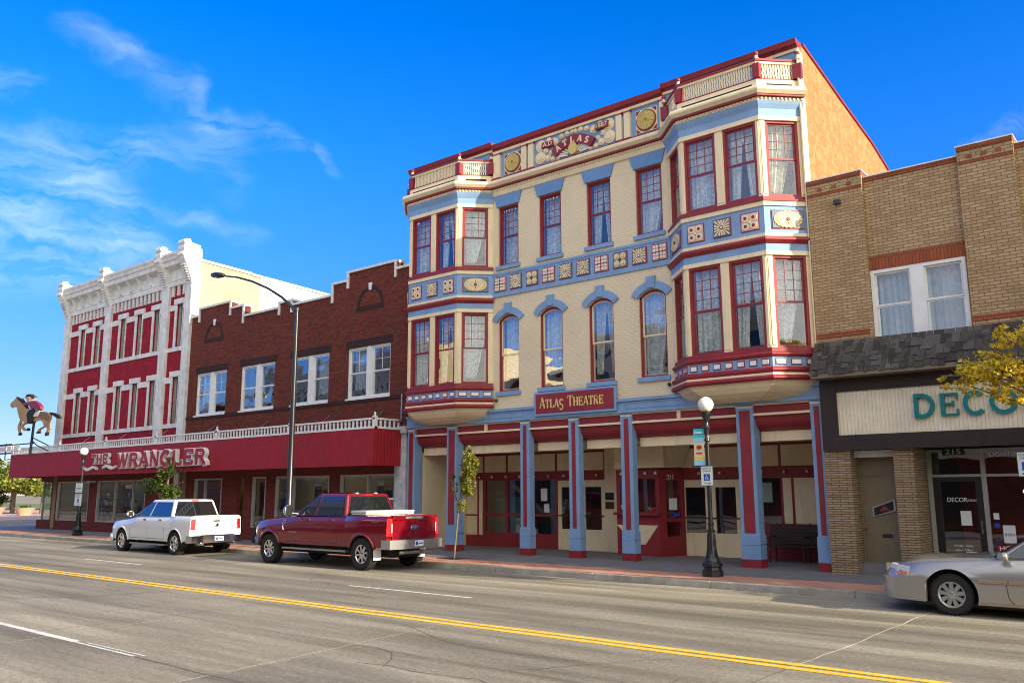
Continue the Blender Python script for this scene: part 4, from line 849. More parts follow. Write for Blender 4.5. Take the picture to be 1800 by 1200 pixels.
# ticket booth between the doors
FT = W(22.6); g = MB('maroon')
bx0, bx1 = -14.42, -12.93
g.wall(FT, bx0, bx1, .17, 2.72, [(bx0+.12, bx1-.12, 1.46, 2.44)], 0, .08)
fl, frr = Fr(bx0-.02, 23.4, .0001, -1), Fr(bx1, 22.6, .42, .80)
g.wall(frr, 0, .90, .17, 2.72, [(.25, .75, .75, 1.18), (.25, .75, 1.28, 2.38)], 0, .05)
g.box(bx0, bx0+.05, 22.66, 23.4, .17, 2.72)
bo = g.build('ticket_booth', th)
g = MB('shopglass').poly([FT.P(bx0+.12, -.03, 1.46), FT.P(bx1-.12, -.03, 1.46), FT.P(bx1-.12, -.03, 2.44), FT.P(bx0+.12, -.03, 2.44)])
for q in ((.75, 1.18), (1.28, 2.38)): g.poly([frr.P(.25, -.02, q[0]), frr.P(.75, -.02, q[0]), frr.P(.75, -.02, q[1]), frr.P(.25, -.02, q[1])])
g.build('booth_pane', bo)
g = MB('cream').fpoly(FT, [(bx0, 1.07), (bx1-.05, 1.07), (bx1-.5, .50), (bx0+.62, .50)], .02, 0); g.build('kick_panel', bo)
g = MB('maroon').fb(FT, bx0-.04, bx1+.04, 0, .14, 1.36, 1.44); g.mat('cream').box(bx0, bx1+.25, 22.5, 23.4, 2.76, 3.42).hexa([(bx1+.0, 22.52, 2.78), (bx1+.42, 23.3, 2.78), (bx1+.4, 23.4, 2.78), (bx1-.1, 23.3, 2.78), (bx1+.30, 22.52, 3.42), (bx1+.72, 23.3, 3.42), (bx1+.6, 23.4, 3.42), (bx1, 23.3, 3.42)]); g.build('booth_hood', bo)
g = MB('white'); text_mb(g, '211', frr, .40, 2.42, .14, .0, .012, width=.22); g.build('house_number', bo)
for x in (-14.2, -13.8, -13.35, -13.0):
    g = MB('globe').ball((x, 22.53, 2.60), .045, 10, 6); g.build('booth_bulb', bo)
g = MB('paper').fb(frr, .34, .62, .0, .006, 1.52, 1.86).fb(FB, -17.97, -17.70, .0, .004, 1.76, 2.18).fb(FB, -17.84, -17.62, .0, .004, 1.38, 1.66); g.mat('signblue').fb(frr, .45, .7, 0, .006, 1.32, 1.44); g.build('notice', th)
g = MB('black').fb(FB, -15.33, -15.01, .03, .05, 1.80, 2.03); g.mat('bronze').fb(FB, -15.33, -15.01, .03, .05, 1.52, 1.74); g.build('plaque', th)
# interior behind the glass
M['teal_in'] = paint('teal_interior_wall', (.10, .22, .22), .8, var=.2); M['red_in'] = paint('red_interior_wall', (.22, .03, .02), .8, var=.3)
g = MB('interior').box(-21.4, -7.5, 26.2, 26.3, .17, 3.4); g.mat('teal_in').box(-20.8, -19.0, 24.3, 24.35, .2, 1.9); g.mat('dark').box(-21.4, -7.5, 23.53, 26.2, .10, .168); g.mat('red_in').box(-12.9, -11.2, 25.2, 25.25, .17, 2.2).box(-10.5, -9.4, 24.4, 24.45, 1.2, 2.3)
g.mat('brass').hexa([(-19.9, 24.1, 2.3), (-18.3, 24.1, 1.2), (-18.3, 24.14, 1.2), (-19.9, 24.14, 2.3), (-19.8, 24.1, 2.42), (-18.2, 24.1, 1.3), (-18.2, 24.14, 1.3), (-19.8, 24.14, 2.42)])
for k in range(6): g.mat(['brass', 'paper', 'maroon', 'teal'][k % 4]).box(-18.2+k*.14, -18.1+k*.14, 23.9, 24.0, 1.34, 1.45+.05*(k % 3))
g.mat('paper').box(-10.35, -9.85, 23.6, 23.62, 1.75, 2.3); g.build('lobby_interior', th)
g = MB('dark')
for (z0, z1) in ((4.9, 8.0), (9.2, 11.6)):
    g.box(-21.7, -7.3, 22.2, 22.3, z0, z1); g.box(-21.7, -7.3, 20.75 if z0 > 9 else 21.1, 22.2, z0-.1, z0-.05); 
g.box(A0+.1, A1-.3, 21.2, 40, 12.3, 12.6)
g.build('upper_interior', th)
# flank and rear
g = MB('orangewall')
tops = [(20.95, 13.66), (24.0, 13.16), (26.6, 12.78), (28.3, 12.36), (34, 11.6), (44, 10.9)]
A1w = A1+.004
g.poly([(A1w, 20.72, .2), (A1w, 44, .2)]+[(A1w, y, z) for y, z in tops[::-1]]+[(A1w, 20.72, 13.5)])
g.poly([(A1-.3, 20.95, .2), (A1-.3, 44, .2)]+[(A1-.3, y, z) for y, z in tops[::-1]][:]+[(A1-.3, 20.95, 13.5)])
g.box(A0, A1, 44, 44.3, .2, 10.9)
g.poly([(A0, 20.72, .2), (A0, 44, .2)]+[(A0, y, z) for y, z in tops[::-1]]); g.build('side_wall', th)
g = MB('maroon')
for (y0, z0), (y1, z1) in zip(tops, tops[1:]): g.hexa([(A1-.34, y0, z0), (A1+.05, y0, z0), (A1+.05, y1, z1), (A1-.34, y1, z1), (A1-.34, y0, z0+.07), (A1+.05, y0, z0+.07), (A1+.05, y1, z1+.07), (A1-.34, y1, z1+.07)])
g.build('side_coping', th)
g = MB('cream').box(A1-.02, A1+.014, 20.55, 20.92, 4.66, 13.42); g.build('corner_trim', th)

# sign over the entrance
g = MB('blue').fb(F0, -16.02, -13.06, .08, .14, 4.34, 5.06); g.mat('maroon').fb(F0, -15.95, -13.13, .14, .155, 4.41, 5.0); sg = solo(g, 'theatre_sign', (-14.54, 20.6, 4.34), 'maroon sign board with gold letters reading ATLAS THEATRE above the entrance', 'sign')
g = MB('yellow'); x = -15.80
M['gold'] = paint('gold_lettering', (.66, .50, .18), .45); g.mats[0] = M['gold']
def word(s, x, big, small, z, d0, d1, wf=.8):
    for i, ch in enumerate(s):
        if ch == ' ': x += .14; continue
        h = big if (i == 0 or s[i-1] == ' ') else small
        if s[:5] == 'ATLAS' and i == 4: glyph(g, ch, F0, x, z-.09, .34, wf*.9, .04, .025, d0, d1, serif=0); x += GL[ch][0]*.34*wf*.9+.015; continue
        x += glyph(g, ch, F0, x, z, h, wf, .046, .022, d0, d1, serif=.04)+.012
    return x
xe = word('ATLAS THEATRE', x, .33, .27, 4.56, .156, .17, .76)
g.build('letters', sg)
# ================================================================== DARK RED BRICK BUILDING
b2 = thing('brick_shop_building', 'two-storey dark red brick building with stepped white-capped parapet beside the theatre', 'building', (-29.2, Y0, .15))
X0, X1 = -36.5, -21.77
prof2 = [(X0, 10.15), (-35.87, 10.15), (-35.87, 10.47), (-33.22, 10.47), (-33.22, 10.15), (-32.18, 10.15), (-32.18, 9.66), (-29.66, 9.66), (-29.66, 9.86), (-28.69, 9.86), (-28.69, 9.66), (-26.18, 9.66), (-26.18, 10.10), (-25.25, 10.10), (-25.25, 10.42), (-22.45, 10.42), (-22.45, 10.12), (X1, 10.12)]
wins2 = [(-35.76, -33.32), (-32.2, -29.74), (-28.58, -26.22), (-25.10, -22.72)]
g = MB('brickB2'); g.wall(F0, X0, X1, 4.0, 9.5, [(a, b, 5.52, 7.45) for a, b in wins2], 0, .3)
for p, q in zip(prof2, prof2[1:]):
    if p[0] != q[0]: g.box(p[0], q[0], Y0, Y0+.3, 9.5, p[1])
g.build('wall', b2)
g = MB('oldwhite')
for p, q in zip(prof2, prof2[1:]):
    if p[0] != q[0]: g.box(p[0]-.02, q[0]+.02, Y0-.06, Y0+.36, p[1], p[1]+.09+(.002 if int(p[0]*10) % 2 else 0))
    else:
        lo, hi = min(p[1], q[1]), max(p[1], q[1]); s = 1 if q[1] < p[1] else -1      # little drops at each step
        x = p[0]-(.11 if s == 1 else 0); g.box(x, x+.11, Y0-.055, Y0-.001, lo-.28, hi)
g.build('coping', b2)
g = MB('brickB2dark')
for a, b in wins2: g.fb(F0, a-.10, b+.10, 0, .012, 7.45, 7.73)
g.build('window_lintel', b2)
g = MB('brickB2sill').fb(F0, X0, X1, 0, .035, 5.36, 5.50); g.build('sill_course', b2)
for cx_ in (-34.52, -23.9):
    g = MB('brickB2dark').fb(F0, cx_-.78, cx_+.78, 0, .02, 8.84, 9.0); n = 12
    for k in range(n):
        t0, t1 = R(180*k/n), R(180*(k+1)/n)
        g.fpoly(F0, [(cx_+.62*math.cos(t0), 9.0+.62*math.sin(t0)), (cx_+.74*math.cos(t0), 9.0+.74*math.sin(t0)), (cx_+.74*math.cos(t1), 9.0+.74*math.sin(t1)), (cx_+.62*math.cos(t1), 9.0+.62*math.sin(t1))], .02, 0)
    g.build('blind_arch', b2); MB('oldwhite').fpoly(F0, [(cx_-.07, 9.58), (cx_+.07, 9.58), (cx_+.10, 9.86), (cx_-.10, 9.86)], .03, 0).build('keystone', b2)
for i, (a, b) in enumerate(wins2):
    m_ = (a+b)/2; g = MB('white').fb(F0, m_-.10, m_+.10, -.2, -.02, 5.52, 7.45).fb(F0, a-.03, b+.03, -.05, .06, 5.46, 5.525); g.build('window_mullion', b2)
    for k, (u, v) in enumerate(((a, m_-.10), (m_+.10, b))):
        window(b2, F0, u, v, 5.53, 7.45, -.05, frame='white', sash='white', grid=(2, 2) if i in (0, 3) else None, curtain='sheer' if (i+k) % 3 == 0 else None, pane='oldpane', fw=.07, cz=5.9, seed=i*2+k)
g = MB('dark').box(X0+.05, X1-.05, 21.9, 22.0, 4.4, 9.4).box(X0+.05, X1-.05, 21.05, 21.9, 5.2, 5.25); g.mat('brickB2').box(X0, X0+.3, 21.01, 44, 0, 9.6).box(X1-.3, X1-.02, 21.01, 44, 0, 9.6).box(X0+.31, X1-.31, 21.05, 44, 9.0, 9.1); g.build('interior', b2)
MB('steel').tube([(-22.02, Y0-.05, 5.5), (-22.02, Y0-.05, 4.6), (-22.02, Y0-.25, 4.5)], .035).build('downpipe', b2)
# ================================================================== CRIMSON AND WHITE BUILDING
b1 = thing('victorian_shop_building', 'three-storey crimson brick building with white pilasters and heavy bracketed white cornice', 'building', (-43, Y0, .15))
XA, XB = -50.0, -36.5
wa = [-48.08, -46.38, -43.5, -41.78, -40.05, -37.88]; hw_ = .54
g = MB('redbrick_paint'); g.wall(F0, XA, XB, 4.0, 12.0, [(a, a+hw_, 5.30, 7.52) for a in wa]+[(a, a+hw_, 8.95, 11.05) for a in wa], 0, .3); g.build('wall', b1)
g = MB('oldwhite')
for (a, b) in ((-50.03, -49.33), (-45.12, -44.48), (-39.2, -38.55), (-37.05, -36.48)): g.fb(F0, a, b, 0, .14, 4.0, 11.95)
g.build('pilaster', b1)
g = MB('oldwhite')
for (p, q) in ((-49.33, -45.12), (-44.48, -39.2), (-38.55, -37.05)):
    ww = [a for a in wa if p < a < q]
    for (z0, z1) in ((5.30, 7.52), (8.95, 11.05)):
        g.fb(F0, p, q, 0, .05, z0-.22, z0-.02)
        g.fb(F0, p, q, 0, .05, z1-.32, z1-.06) if False else None
        prev = p
        for a in ww:
            g.fb(F0, prev, a-.18, 0, .05, z1-.30, z1-.02)      # ears between the hoods
            g.fb(F0, a-.24, a+hw_+.24, 0, .08, z1-.02, z1+.24)
            g.fb(F0, a-.18, a-.002, 0, .045, z0-.02, z1-.02); g.fb(F0, a+hw_+.002, a+hw_+.06, 0, .045, z0-.02, z1-.02)
            prev = a+hw_+.06
        g.fb(F0, prev, q, 0, .05, z1-.30, z1-.02)
g.build('window_surround', b1)
for i, a in enumerate(wa):
    for (z0, z1) in ((5.30, 7.52), (8.95, 11.05)):
        window(b1, F0, a, a+hw_, z0, z1, -.08, frame='alu', sash='alu', grid=None, curtain='sheer' if i % 3 else None, fw=.035, split=.5, cz=z0+.1, seed=50+i)
# corbel table
g = MB('oldwhite')
for (p, q) in ((-49.33, -45.12), (-44.48, -39.2), (-38.55, -37.05)):
    n = int((q-p)/.40)
    for k in range(n):
        a = p+(q-p)*(k+.5)/n; g.fb(F0, a-.095, a+.095, 0, .07, 11.45, 11.95)
        for j in range(3): g.fb(F0, a-.10, a+.10, .07, .085, 11.47+j*.16, 11.54+j*.16)
g.build('corbels', b1)
g = MB('oldwhite')
cp = [(XA, Y0), (XB, Y0)]
g.sweep(cp, [(-.3, 11.95), (.12, 11.95), (.14, 12.08), (.09, 12.12), (.09, 12.2), (.12, 12.22), (.12, 12.26), (.06, 12.30), (.06, 12.78), (.30, 12.86), (.42, 12.90), (.44, 13.02), (.42, 13.04), (.44, 13.12), (.50, 13.16), (.53, 13.28), (.59, 13.38), (.60, 13.48), (.2, 13.6), (-.3, 13.6)])
g.build('cornice', b1)
for (a, b) in ((-50.03, -49.5), (-45.02, -44.58), (-39.1, -38.65), (-36.98, -36.46)):      # big end brackets with finials
    m_ = (a+b)/2
    pr = [(0, 11.85), (.15, 11.85), (.19, 12.0), (.32, 12.38), (.50, 12.78), (.63, 13.02), (.66, 13.18), (.62, 13.36), (.68, 13.50), (.66, 13.64), (.56, 13.70), (.60, 13.84), (.52, 13.94), (.36, 13.95), (.28, 13.80), (-.2, 13.74), (-.2, 11.85)]
    g = MB('oldwhite').ext([F0.P(a, d, z) for d, z in pr], (b-a, 0, 0))
    for t in range(7): u = t/7; d, z = .20+u*.34, 12.06+u*.78; g.fb(F0, a+.10, b-.10, d-.05, d+.07, z-.045, z+.0)
    g.lathe([(.13, -.03), (.13, (b-a)+.03)], F0.P(a, .56, 13.80), (1, 0, 0), 12); g.lathe([(.11, -.02), (.11, (b-a)+.02)], F0.P(a, .62, 13.20), (1, 0, 0), 12)
    g.build('cornice_bracket', b1)
for k, x in enumerate((-48.9, -47.9, -46.9, -45.9, -43.6, -42.55, -41.5, -40.45, -37.9)):
    if k == 8: continue
    g = MB('oldwhite').ext([F0.P(x-.10, d, z) for d, z in [(.06, 12.32), (.14, 12.32), (.16, 12.5), (.28, 12.74), (.37, 12.84), (.37, 12.875), (.06, 12.78)]], (.20, 0, 0)); g.build('small_bracket', b1)
g = MB('creamside')      # flank, stepping down to the rear
sd = [(20.72, 13.0), (23.8, 12.88), (23.8, 12.84), (28.3, 12.66), (34, 12.3), (44, 11.8)]
g.poly([(XB, 20.72, .2), (XB, 44, .2)]+[(XB, y, z) for y, z in sd[::-1]]); g.poly([(XB-.3, 20.72, .2), (XB-.3, 44, .2)]+[(XB-.3, y, z) for y, z in sd[::-1]])
g.box(XA, XB, 44, 44.2, .2, 11.8); g.poly([(XA, 20.72, .2), (XA, 44, .2)]+[(XA, y, z) for y, z in sd[::-1]]); g.build('side_wall', b1)
g = MB('oldwhite').box(XB-.01, XB+.03, 20.55, 21.0, 9.9, 13.45).box(XB-.001, XB+.02, 24.3, 43.9, 9.2, 11.78).hexa([(XB-.001, 24.3, 11.781), (XB+.02, 24.3, 11.781), (XB+.02, 43.9, 11.781), (XB-.001, 43.9, 11.781), (XB-.001, 24.3, 12.82), (XB+.02, 24.3, 12.82), (XB+.02, 43.9, 11.80), (XB-.001, 43.9, 11.80)])
for (y0, z0), (y1, z1) in zip(sd, sd[1:]):
    if y1 > y0: g.hexa([(XB-.33, y0, z0), (XB+.05, y0, z0), (XB+.05, y1, z1), (XB-.33, y1, z1), (XB-.33, y0, z0+.12), (XB+.05, y0, z0+.12), (XB+.05, y1, z1+.12), (XB-.33, y1, z1+.12)])
g.build('side_trim', b1)
M['ghost'] = paint('faded_orange_lettering', (.62, .38, .22), .9, var=.3, scale=5)
FS = Fr(XB, 0, 0, 1); g = MB('ghost'); text_mb(g, 'HOTEL', FS, 22.4, 11.7, .36, .001, .004, width=2.0); g.build('faded_wall_lettering', b1)
g = MB('dark').box(XA+.05, XB-.35, 21.9, 22, 4.4, 11.9).box(XA+.05, XB-.35, 21.05, 21.9, 8.4, 8.45).box(XA+.05, XB-.35, 21.05, 43.9, 12.0, 12.1); g.build('interior', b1)
# ---- street level of both (Y 20.9)
FG = W(20.9)
M['storebrick'] = brick('maroon_store_brick', (.20, .035, .025), (.13, .022, .018), (.12, .05, .04), bump=.5)
gl1 = [(-49.82, -46.05, .64, 2.72), (-45.10, -40.10, .63, 2.72)]
gl2 = [(-35.72, -33.52, .64, 2.70), (-32.40, -31.86, .18, 2.72), (-31.22, -30.28, .66, 2.72), (-29.60, -26.20, .64, 2.72), (-25.55, -22.48, .64, 2.72)]
def shopwall(parent, a0, a1, gl):
    g = MB('storebrick'); g.wall(FG, a0, a1, .15, 4.02, gl, 0, .2)
    x = a0
    g.build('shop_wall', parent)
shopwall(b1, -50.4, -36.52, gl1); shopwall(b2, -36.5, -22.38, gl2)
MB('storebrick').box(-52.3, -50.42, 20.9, 24, .15, .62).box(-52.2, -51.95, 21.1, 24, 2.72, 4.0).box(-50.65, -50.41, 20.92, 24, .6, 4.0).box(-52.2, -50.66, 20.95, 24, 2.75, 4.0).build('corner_bulkhead', b1)
g = MB('shopglass').poly([(-51.9, 21.05, .64), (-50.66, 21.05, .64), (-50.66, 21.05, 2.72), (-51.9, 21.05, 2.72)]).poly([(-51.92, 21.05, .64), (-51.92, 23.9, .64), (-51.92, 23.9, 2.72), (-51.92, 21.05, 2.72)]); g.build('corner_pane', b1)
MB('alu').box(-51.98, -51.88, 21.0, 21.08, .62, 2.75).build('corner_post', b1)
MB('oldwhite').fb(FG, -37.38, -36.96, 0, .12, .15, 4.0).build('white_pier', b1)
M['silverpaint'] = paint('chalky_grey_paint', (.42, .45, .52), .6, var=.3, scale=3, bump=.2)
g = MB('silverpaint').box(-22.36, -21.80, 20.66, 21.1, .15, 4.10).box(-22.30, -21.86, 20.64, 20.66, .4, 3.9).box(-22.40, -21.77, 20.60, 21.1, 4.10, 4.35); g.build('party_pier', b2)
def shopwin(parent, a, b, z0, z1, mull):
    g = MB('alu'); t = .06; g.fb(FG, a, a+t, -.12, .02, z0, z1).fb(FG, b-t, b, -.12, .02, z0, z1).fb(FG, a+t, b-t, -.12, .02, z0, z0+t).fb(FG, a+t, b-t, -.12, .02, z1-t, z1)
    for m_ in mull: g.fb(FG, m_-.035, m_+.035, -.1, .01, z0+t, z1-t)
    w_ = g.build('shop_window', parent); MB('shopglass').poly([FG.P(a+t, -.05, z0+t), FG.P(b-t, -.05, z0+t), FG.P(b-t, -.05, z1-t), FG.P(a+t, -.05, z1-t)]).build('pane', w_)
for (a, b, c_, e_), ml in zip(gl1, ([], [-43.2, -41.35])): shopwin(b1, a, b, c_, e_, ml)
for (a, b, c_, e_), ml in zip([gl2[0]]+gl2[2:], ([-34.9], [], [-28.45], [-24.0])): shopwin(b2, a, b, c_, e_, ml)
M['shopwallin'] = paint('shop_inner_wall', (.26, .20, .12), .9, var=.35, scale=.7)
g = MB('shopwallin').box(-52, -22.4, 24.2, 24.3, .15, 4.0); g.mat('dark').box(-52, -22.4, 21.11, 24.2, .10, .16).box(-52, -22.4, 21.11, 24.2, 3.3, 3.4); g.mat('shopwallin').box(-37.2, -37.0, 21.15, 24.2, .15, 3.4).box(-33.4, -33.2, 21.15, 24.2, .15, 3.4); g.build('shop_interior', b2)
M['tube'] = paint('lit_shop_lamp', (.9, .9, .85), .4, emit=((1, .86, .66), 14))
for k, x in enumerate((-48, -44.2, -41.4, -34.6, -30.8, -28, -24.2)):
    t = thing('ceiling_light', ['lit ceiling light behind the leftmost shop window', 'lit ceiling light behind the left pane of the triple window', 'lit ceiling light behind the right pane of the triple window', 'lit ceiling light over the mannequins by the white pier', 'lit ceiling light behind the narrow tall window', 'lit ceiling light behind the street light pole', 'lit ceiling light in the window above the dark red pickup'][k], 'lamp', (x, 22.6, 3.2), 'ceiling lights in the western shop'); MB('oldwhite').box(x-.62, x+.62, 22.5, 22.72, 3.24, 3.299).build('housing', t); MB('tube').box(x-.6, x+.6, 22.54, 22.68, 3.215, 3.238).build('diffuser', t)
MB('bronze').fb(FG, -32.38, -31.88, -1.2, -1.15, .18, 2.5).build('door', b2)
# goods in the shop windows
cols_ = [paint('cloth_%d' % i, c, .85, var=.2) for i, c in enumerate([(.45, .38, .28), (.05, .08, .2), (.35, .06, .04), (.6, .55, .45), (.08, .06, .05), (.25, .14, .07), (.10, .16, .22), (.5, .42, .1)])]
def rack(x0, x1, y, lab, kind='shelf', seed=0):
    rnd = random.Random(seed); r = thing('display_shelf' if kind == 'shelf' else 'clothes_rail', lab, 'shelf' if kind == 'shelf' else 'clothes rail', ((x0+x1)/2, y, .16), 'goods displayed in the western shop')
    g = MB('steel')
    if kind == 'shelf':
        for z in (.5, .95, 1.4, 1.85, 2.3): g.box(x0, x1, y, y+.35, z, z+.03)
        g.box(x0, x0+.03, y, y+.35, .16, 2.5).box(x1-.03, x1, y, y+.35, .16, 2.5); g.build('frame', r)
        g = MB(cols_[0])
        for z in (.53, .98, 1.43, 1.88):
            x = x0+.06
            while x < x1-.25: w_ = rnd.uniform(.14, .26); g.mat(rnd.choice(cols_)).box(x, x+w_, y+.02, y+.3, z+.001, z+rnd.uniform(.12, .33)); x += w_+rnd.uniform(.02, .08)
        g.build('goods', r)
    else:
        g.tube([(x0, y, .16), (x0, y, 1.6), (x1, y, 1.6), (x1, y, .16)], .02, 6); g.build('frame', r); g = MB(cols_[0]); x = x0+.08
        while x < x1-.08:
            c = rnd.choice(cols_); h = rnd.uniform(.7, 1.0); g.mat(c).hexa([(x, y-.22, 1.56-h), (x+.05, y-.22, 1.56-h), (x+.05, y+.22, 1.56-h), (x, y+.22, 1.56-h), (x+.01, y-.18, 1.56), (x+.04, y-.18, 1.56), (x+.04, y+.18, 1.56), (x+.01, y+.18, 1.56)]); x += rnd.uniform(.07, .12)
        g.build('garments', r)
rack(-49.4, -47.2, 23.0, 'tall shelf of folded goods behind the leftmost shop window', 'shelf', 1); rack(-49.3, -46.6, 21.9, 'low rail of clothes just inside the leftmost shop window', 'rail', 2)
rack(-44.8, -43.4, 22.2, 'shelf of small coloured goods in the left pane of the triple window', 'shelf', 3); rack(-43.0, -40.6, 22.0, 'rail of clothes in the middle and right panes of the triple window', 'rail', 4)
rack(-29.3, -28.0, 22.6, 'shelf of boxed goods behind the street light pole', 'shelf', 5); rack(-27.9, -26.4, 22.0, 'rail of jackets right of the street light pole', 'rail', 6); rack(-25.3, -24.2, 22.5, 'shelf behind the cab of the dark red pickup', 'shelf', 7)
def mannequin(x, y, c1, c2, hat, lab):
    r = thing('mannequin', lab, 'mannequin', (x, y, .5), 'mannequins in the western shop windows')
    g = MB(c1).lathe([(.10, .92), (.17, .98), (.19, 1.15), (.17, 1.32), (.21, 1.52), (.20, 1.62), (.07, 1.69)], (x, y, .2), seg=12)
    for s in (-1, 1): g.tube([(x+s*.20, y, 1.78), (x+s*.28, y-.02, 1.5), (x+s*.25, y-.10, 1.22)], [.06, .052, .04], 8)
    g.build('shirt', r, 50)
    g = MB(c2)
    for s in (-1, 1): g.tube([(x+s*.09, y, 1.18), (x+s*.10, y, .82), (x+s*.11, y, .5)], [.10, .075, .06], 8)
    g.build('trousers', r, 50)
    g = MB('skin').tube([(x, y, 1.86), (x, y, 1.95)], .05, 8).lathe([(.01, 1.92), (.06, 1.95), (.085, 2.04), (.08, 2.12), (.03, 2.17)], (x, y, 0), seg=12); g.build('body', r, 60)
    if hat: MB(c2).lathe([(.19, 2.10), (.19, 2.12), (.09, 2.13), (.085, 2.24), (.02, 2.25)], (x, y, 0), seg=14).build('hat', r, 40)
mannequin(-34.1, 22.2, cols_[6], cols_[1], 1, 'mannequin in blue shirt and hat left of the recessed brick doorway'); mannequin(-35.2, 22.5, cols_[0], cols_[4], 0, 'hatless mannequin in pale shirt nearest the white pier')
mannequin(-30.8, 22.3, cols_[4], cols_[1], 1, 'mannequin in dark clothes filling the narrow tall window'); mannequin(-23.2, 22.0, cols_[3], cols_[1], 0, 'mannequin in cream shirt in the window nearest the theatre')

# ================================================================== AWNING
aw = thing('shop_awning', 'long ribbed red metal awning with a white balustrade above two shopfronts', 'awning', (-37, 19.4, 2.96))
AX0, AX1, AY = -52.7, -22.02, 19.4
g = MB('awnred'); path = [(AX0, 22.5), (AX0, AY), (AX1, AY), (AX1, 20.69)]
path = [(AX0, 22.5), (AX0, AY), (AX1, AY), (AX1, 20.66)]
g.sweep(path, [(-.08, 2.97), (0, 2.97), (0, 4.22), (-.08, 4.22)]); g.build('fascia', aw)
MB('oldwhite').box(AX0+.1, AX1-.1, AY+.09, 20.68, 3.18, 3.24).build('soffit', aw)
MB('alu').box(AX0+.1, AX1-.1, AY+.09, 20.68, 4.10, 4.16).build('deck', aw)
g = MB('white').sweep(path, sect(4.22, 4.29, .02, -.10)).sweep(path, sect(4.53, 4.59, .0, -.09)); rl = g.build('railing', aw)
for (p, q) in zip(path, path[1:]):
    l = math.hypot(q[0]-p[0], q[1]-p[1]); fr = Fr(p[0], p[1], q[0]-p[0], q[1]-p[1]); n = int(l/.21); g = MB('white')
    for k in range(n):
        a = l*(k+.5)/n; P = fr.P
        for (z0, z1, w0, w1) in ((4.29, 4.37, .035, .022), (4.37, 4.44, .022, .038), (4.44, 4.53, .038, .024)):
            g.hexa([P(a-w0, -.07, z0), P(a+w0, -.07, z0), P(a+w0, -.025, z0), P(a-w0, -.025, z0), P(a-w1, -.07, z1), P(a+w1, -.07, z1), P(a+w1, -.025, z1), P(a-w1, -.025, z1)])
    g.build('balusters', rl)
for x in (AX0+.05, -46.6, -41.5, -36.7, -31.8, -26.8, AX1-.05): MB('white').box(x-.07, x+.07, AY+.0, AY+.12, 4.22, 4.64).lathe([(.05, 4.64), (.035, 4.68), (.05, 4.73), (.0, 4.80)], (x, AY+.06, 0), seg=8).build('rail_post', rl)
for x in (-46, -42, -38, -34, -30, -26, -23): MB('steel').tube([(x, AY+.3, 4.2), (x, 20.68, 5.0)], .012, 5).build('hanger_rod', aw)
# lettering
FA = W(AY); sg = thing('shop_name_sign', 'red and white block letters reading THE WRANGLER on the red awning', 'sign', (-36.8, AY-.2, 3.3))
M['lred'] = paint('red_letter_face', (.36, .02, .03), .4, var=.1)
x = -38.95
X = {'W': 1.10, 'R': .98, 'A': .96, 'N': .98, 'G': .98, 'L': .84, 'E': .9}
x = -39.75
for ch in 'WRANGLER':
    wdt = GL[ch][0]; target = {'W': 1.14}.get(ch, .87); h = .60 if ch != 'R' or x > -33 else .60
    wf = target/(wdt*h); g = MB('white'); glyph(g, ch, FA, x, 3.27, h, wf, .19, .13, .02, .20, serif=.13, grow=.075); lt = g.build('letter', sg)
    g = MB(M['lred']); glyph(g, ch, FA, x, 3.27, h, wf, .19, .13, .205, .222, serif=.13, grow=0); g.build('letter_face', lt); x += target+.06
x = -42.45
for ch in 'THE':
    h = .42; target = .56; wf = target/(GL[ch][0]*h); g = MB('white'); glyph(g, ch, FA, x, 3.50, h, wf, .11, .08, .02, .16, serif=.07, grow=.05); lt = g.build('letter', sg)
    g = MB(M['lred']); glyph(g, ch, FA, x, 3.50, h, wf, .11, .08, .165, .178, serif=.07); g.build('letter_face', lt); x += target+.04
def wavy(a0, a1, z, s):
    g = MB('white'); n = 10
    for k in range(n):
        u0, u1 = k/n, (k+1)/n; f = lambda u: z+.07*math.sin(u*math.pi*2*s)+.05*u*s
        g.fpoly(FA, [(a0+(a1-a0)*u0, f(u0)), (a0+(a1-a0)*u1, f(u1)), (a0+(a1-a0)*u1, f(u1)+.13*(1-.4*abs(u1-.5))), (a0+(a1-a0)*u0, f(u0)+.13*(1-.4*abs(u0-.5)))], .14, .02)
    g.build('flourish', sg)
wavy(-43.2, -41.9, 3.24, -1); wavy(-41.3, -40.0, 3.22, 1)
# ================================================================== TAN BRICK BUILDING
b3 = thing('tan_brick_building', 'two-storey tan brick building with wood-shingle canopy right of the theatre', 'building', (-3, Y0, .15))
F3 = W(20.66); C0, C1 = -7.22, 7.5
g = MB('brickB3')
w3 = [(-5.88, -3.83), (-1.4, .65), (3.1, 5.15)]
g.wall(F3, C0, C1, 4.7, 9.45, [(a, b, 5.5, 7.22) for a, b in w3], 0, .3)
for (a, b) in ((C0, -5.89), (-3.78, -2.66), (.7, 1.9), (5.2, C1)): g.fb(F3, a, b, 0, .13, 4.7, 9.62)
g.build('wall', b3)
g = MB('brickRedrow')
for (a, b, d, z) in [(C0+.001, -5.891, .13, 9.62), (-3.779, -2.661, .13, 9.62), (-5.885, -3.785, 0, 9.45), (-2.655, 8, 0, 9.45)]: 
    g.fb(F3, a, b, -.32, d+.03, z, z+.09); 
    if d: g.fb(F3, a, b, d, d+.012, 9.30, 9.37)
for (a, b) in ((C0, -5.95), (-3.78, 8)): g.fb(F3, a, b, .13, .145, 5.70, 5.82)
for k in range(3):
    for (a, b) in ((C0+.15, -6.0), (-3.68, -2.8)): t = a+(b-a)*(k+.3)/3; g.fb(F3, t, t+.12, .13, .14, 9.42, 9.50)
g.build('red_brick_course', b3)
g = MB('brickRed')
for a, b in w3: g.fb(F3, a-.03, b+.03, -.02, .03, 7.22, 7.56)
g.build('window_lintel', b3)
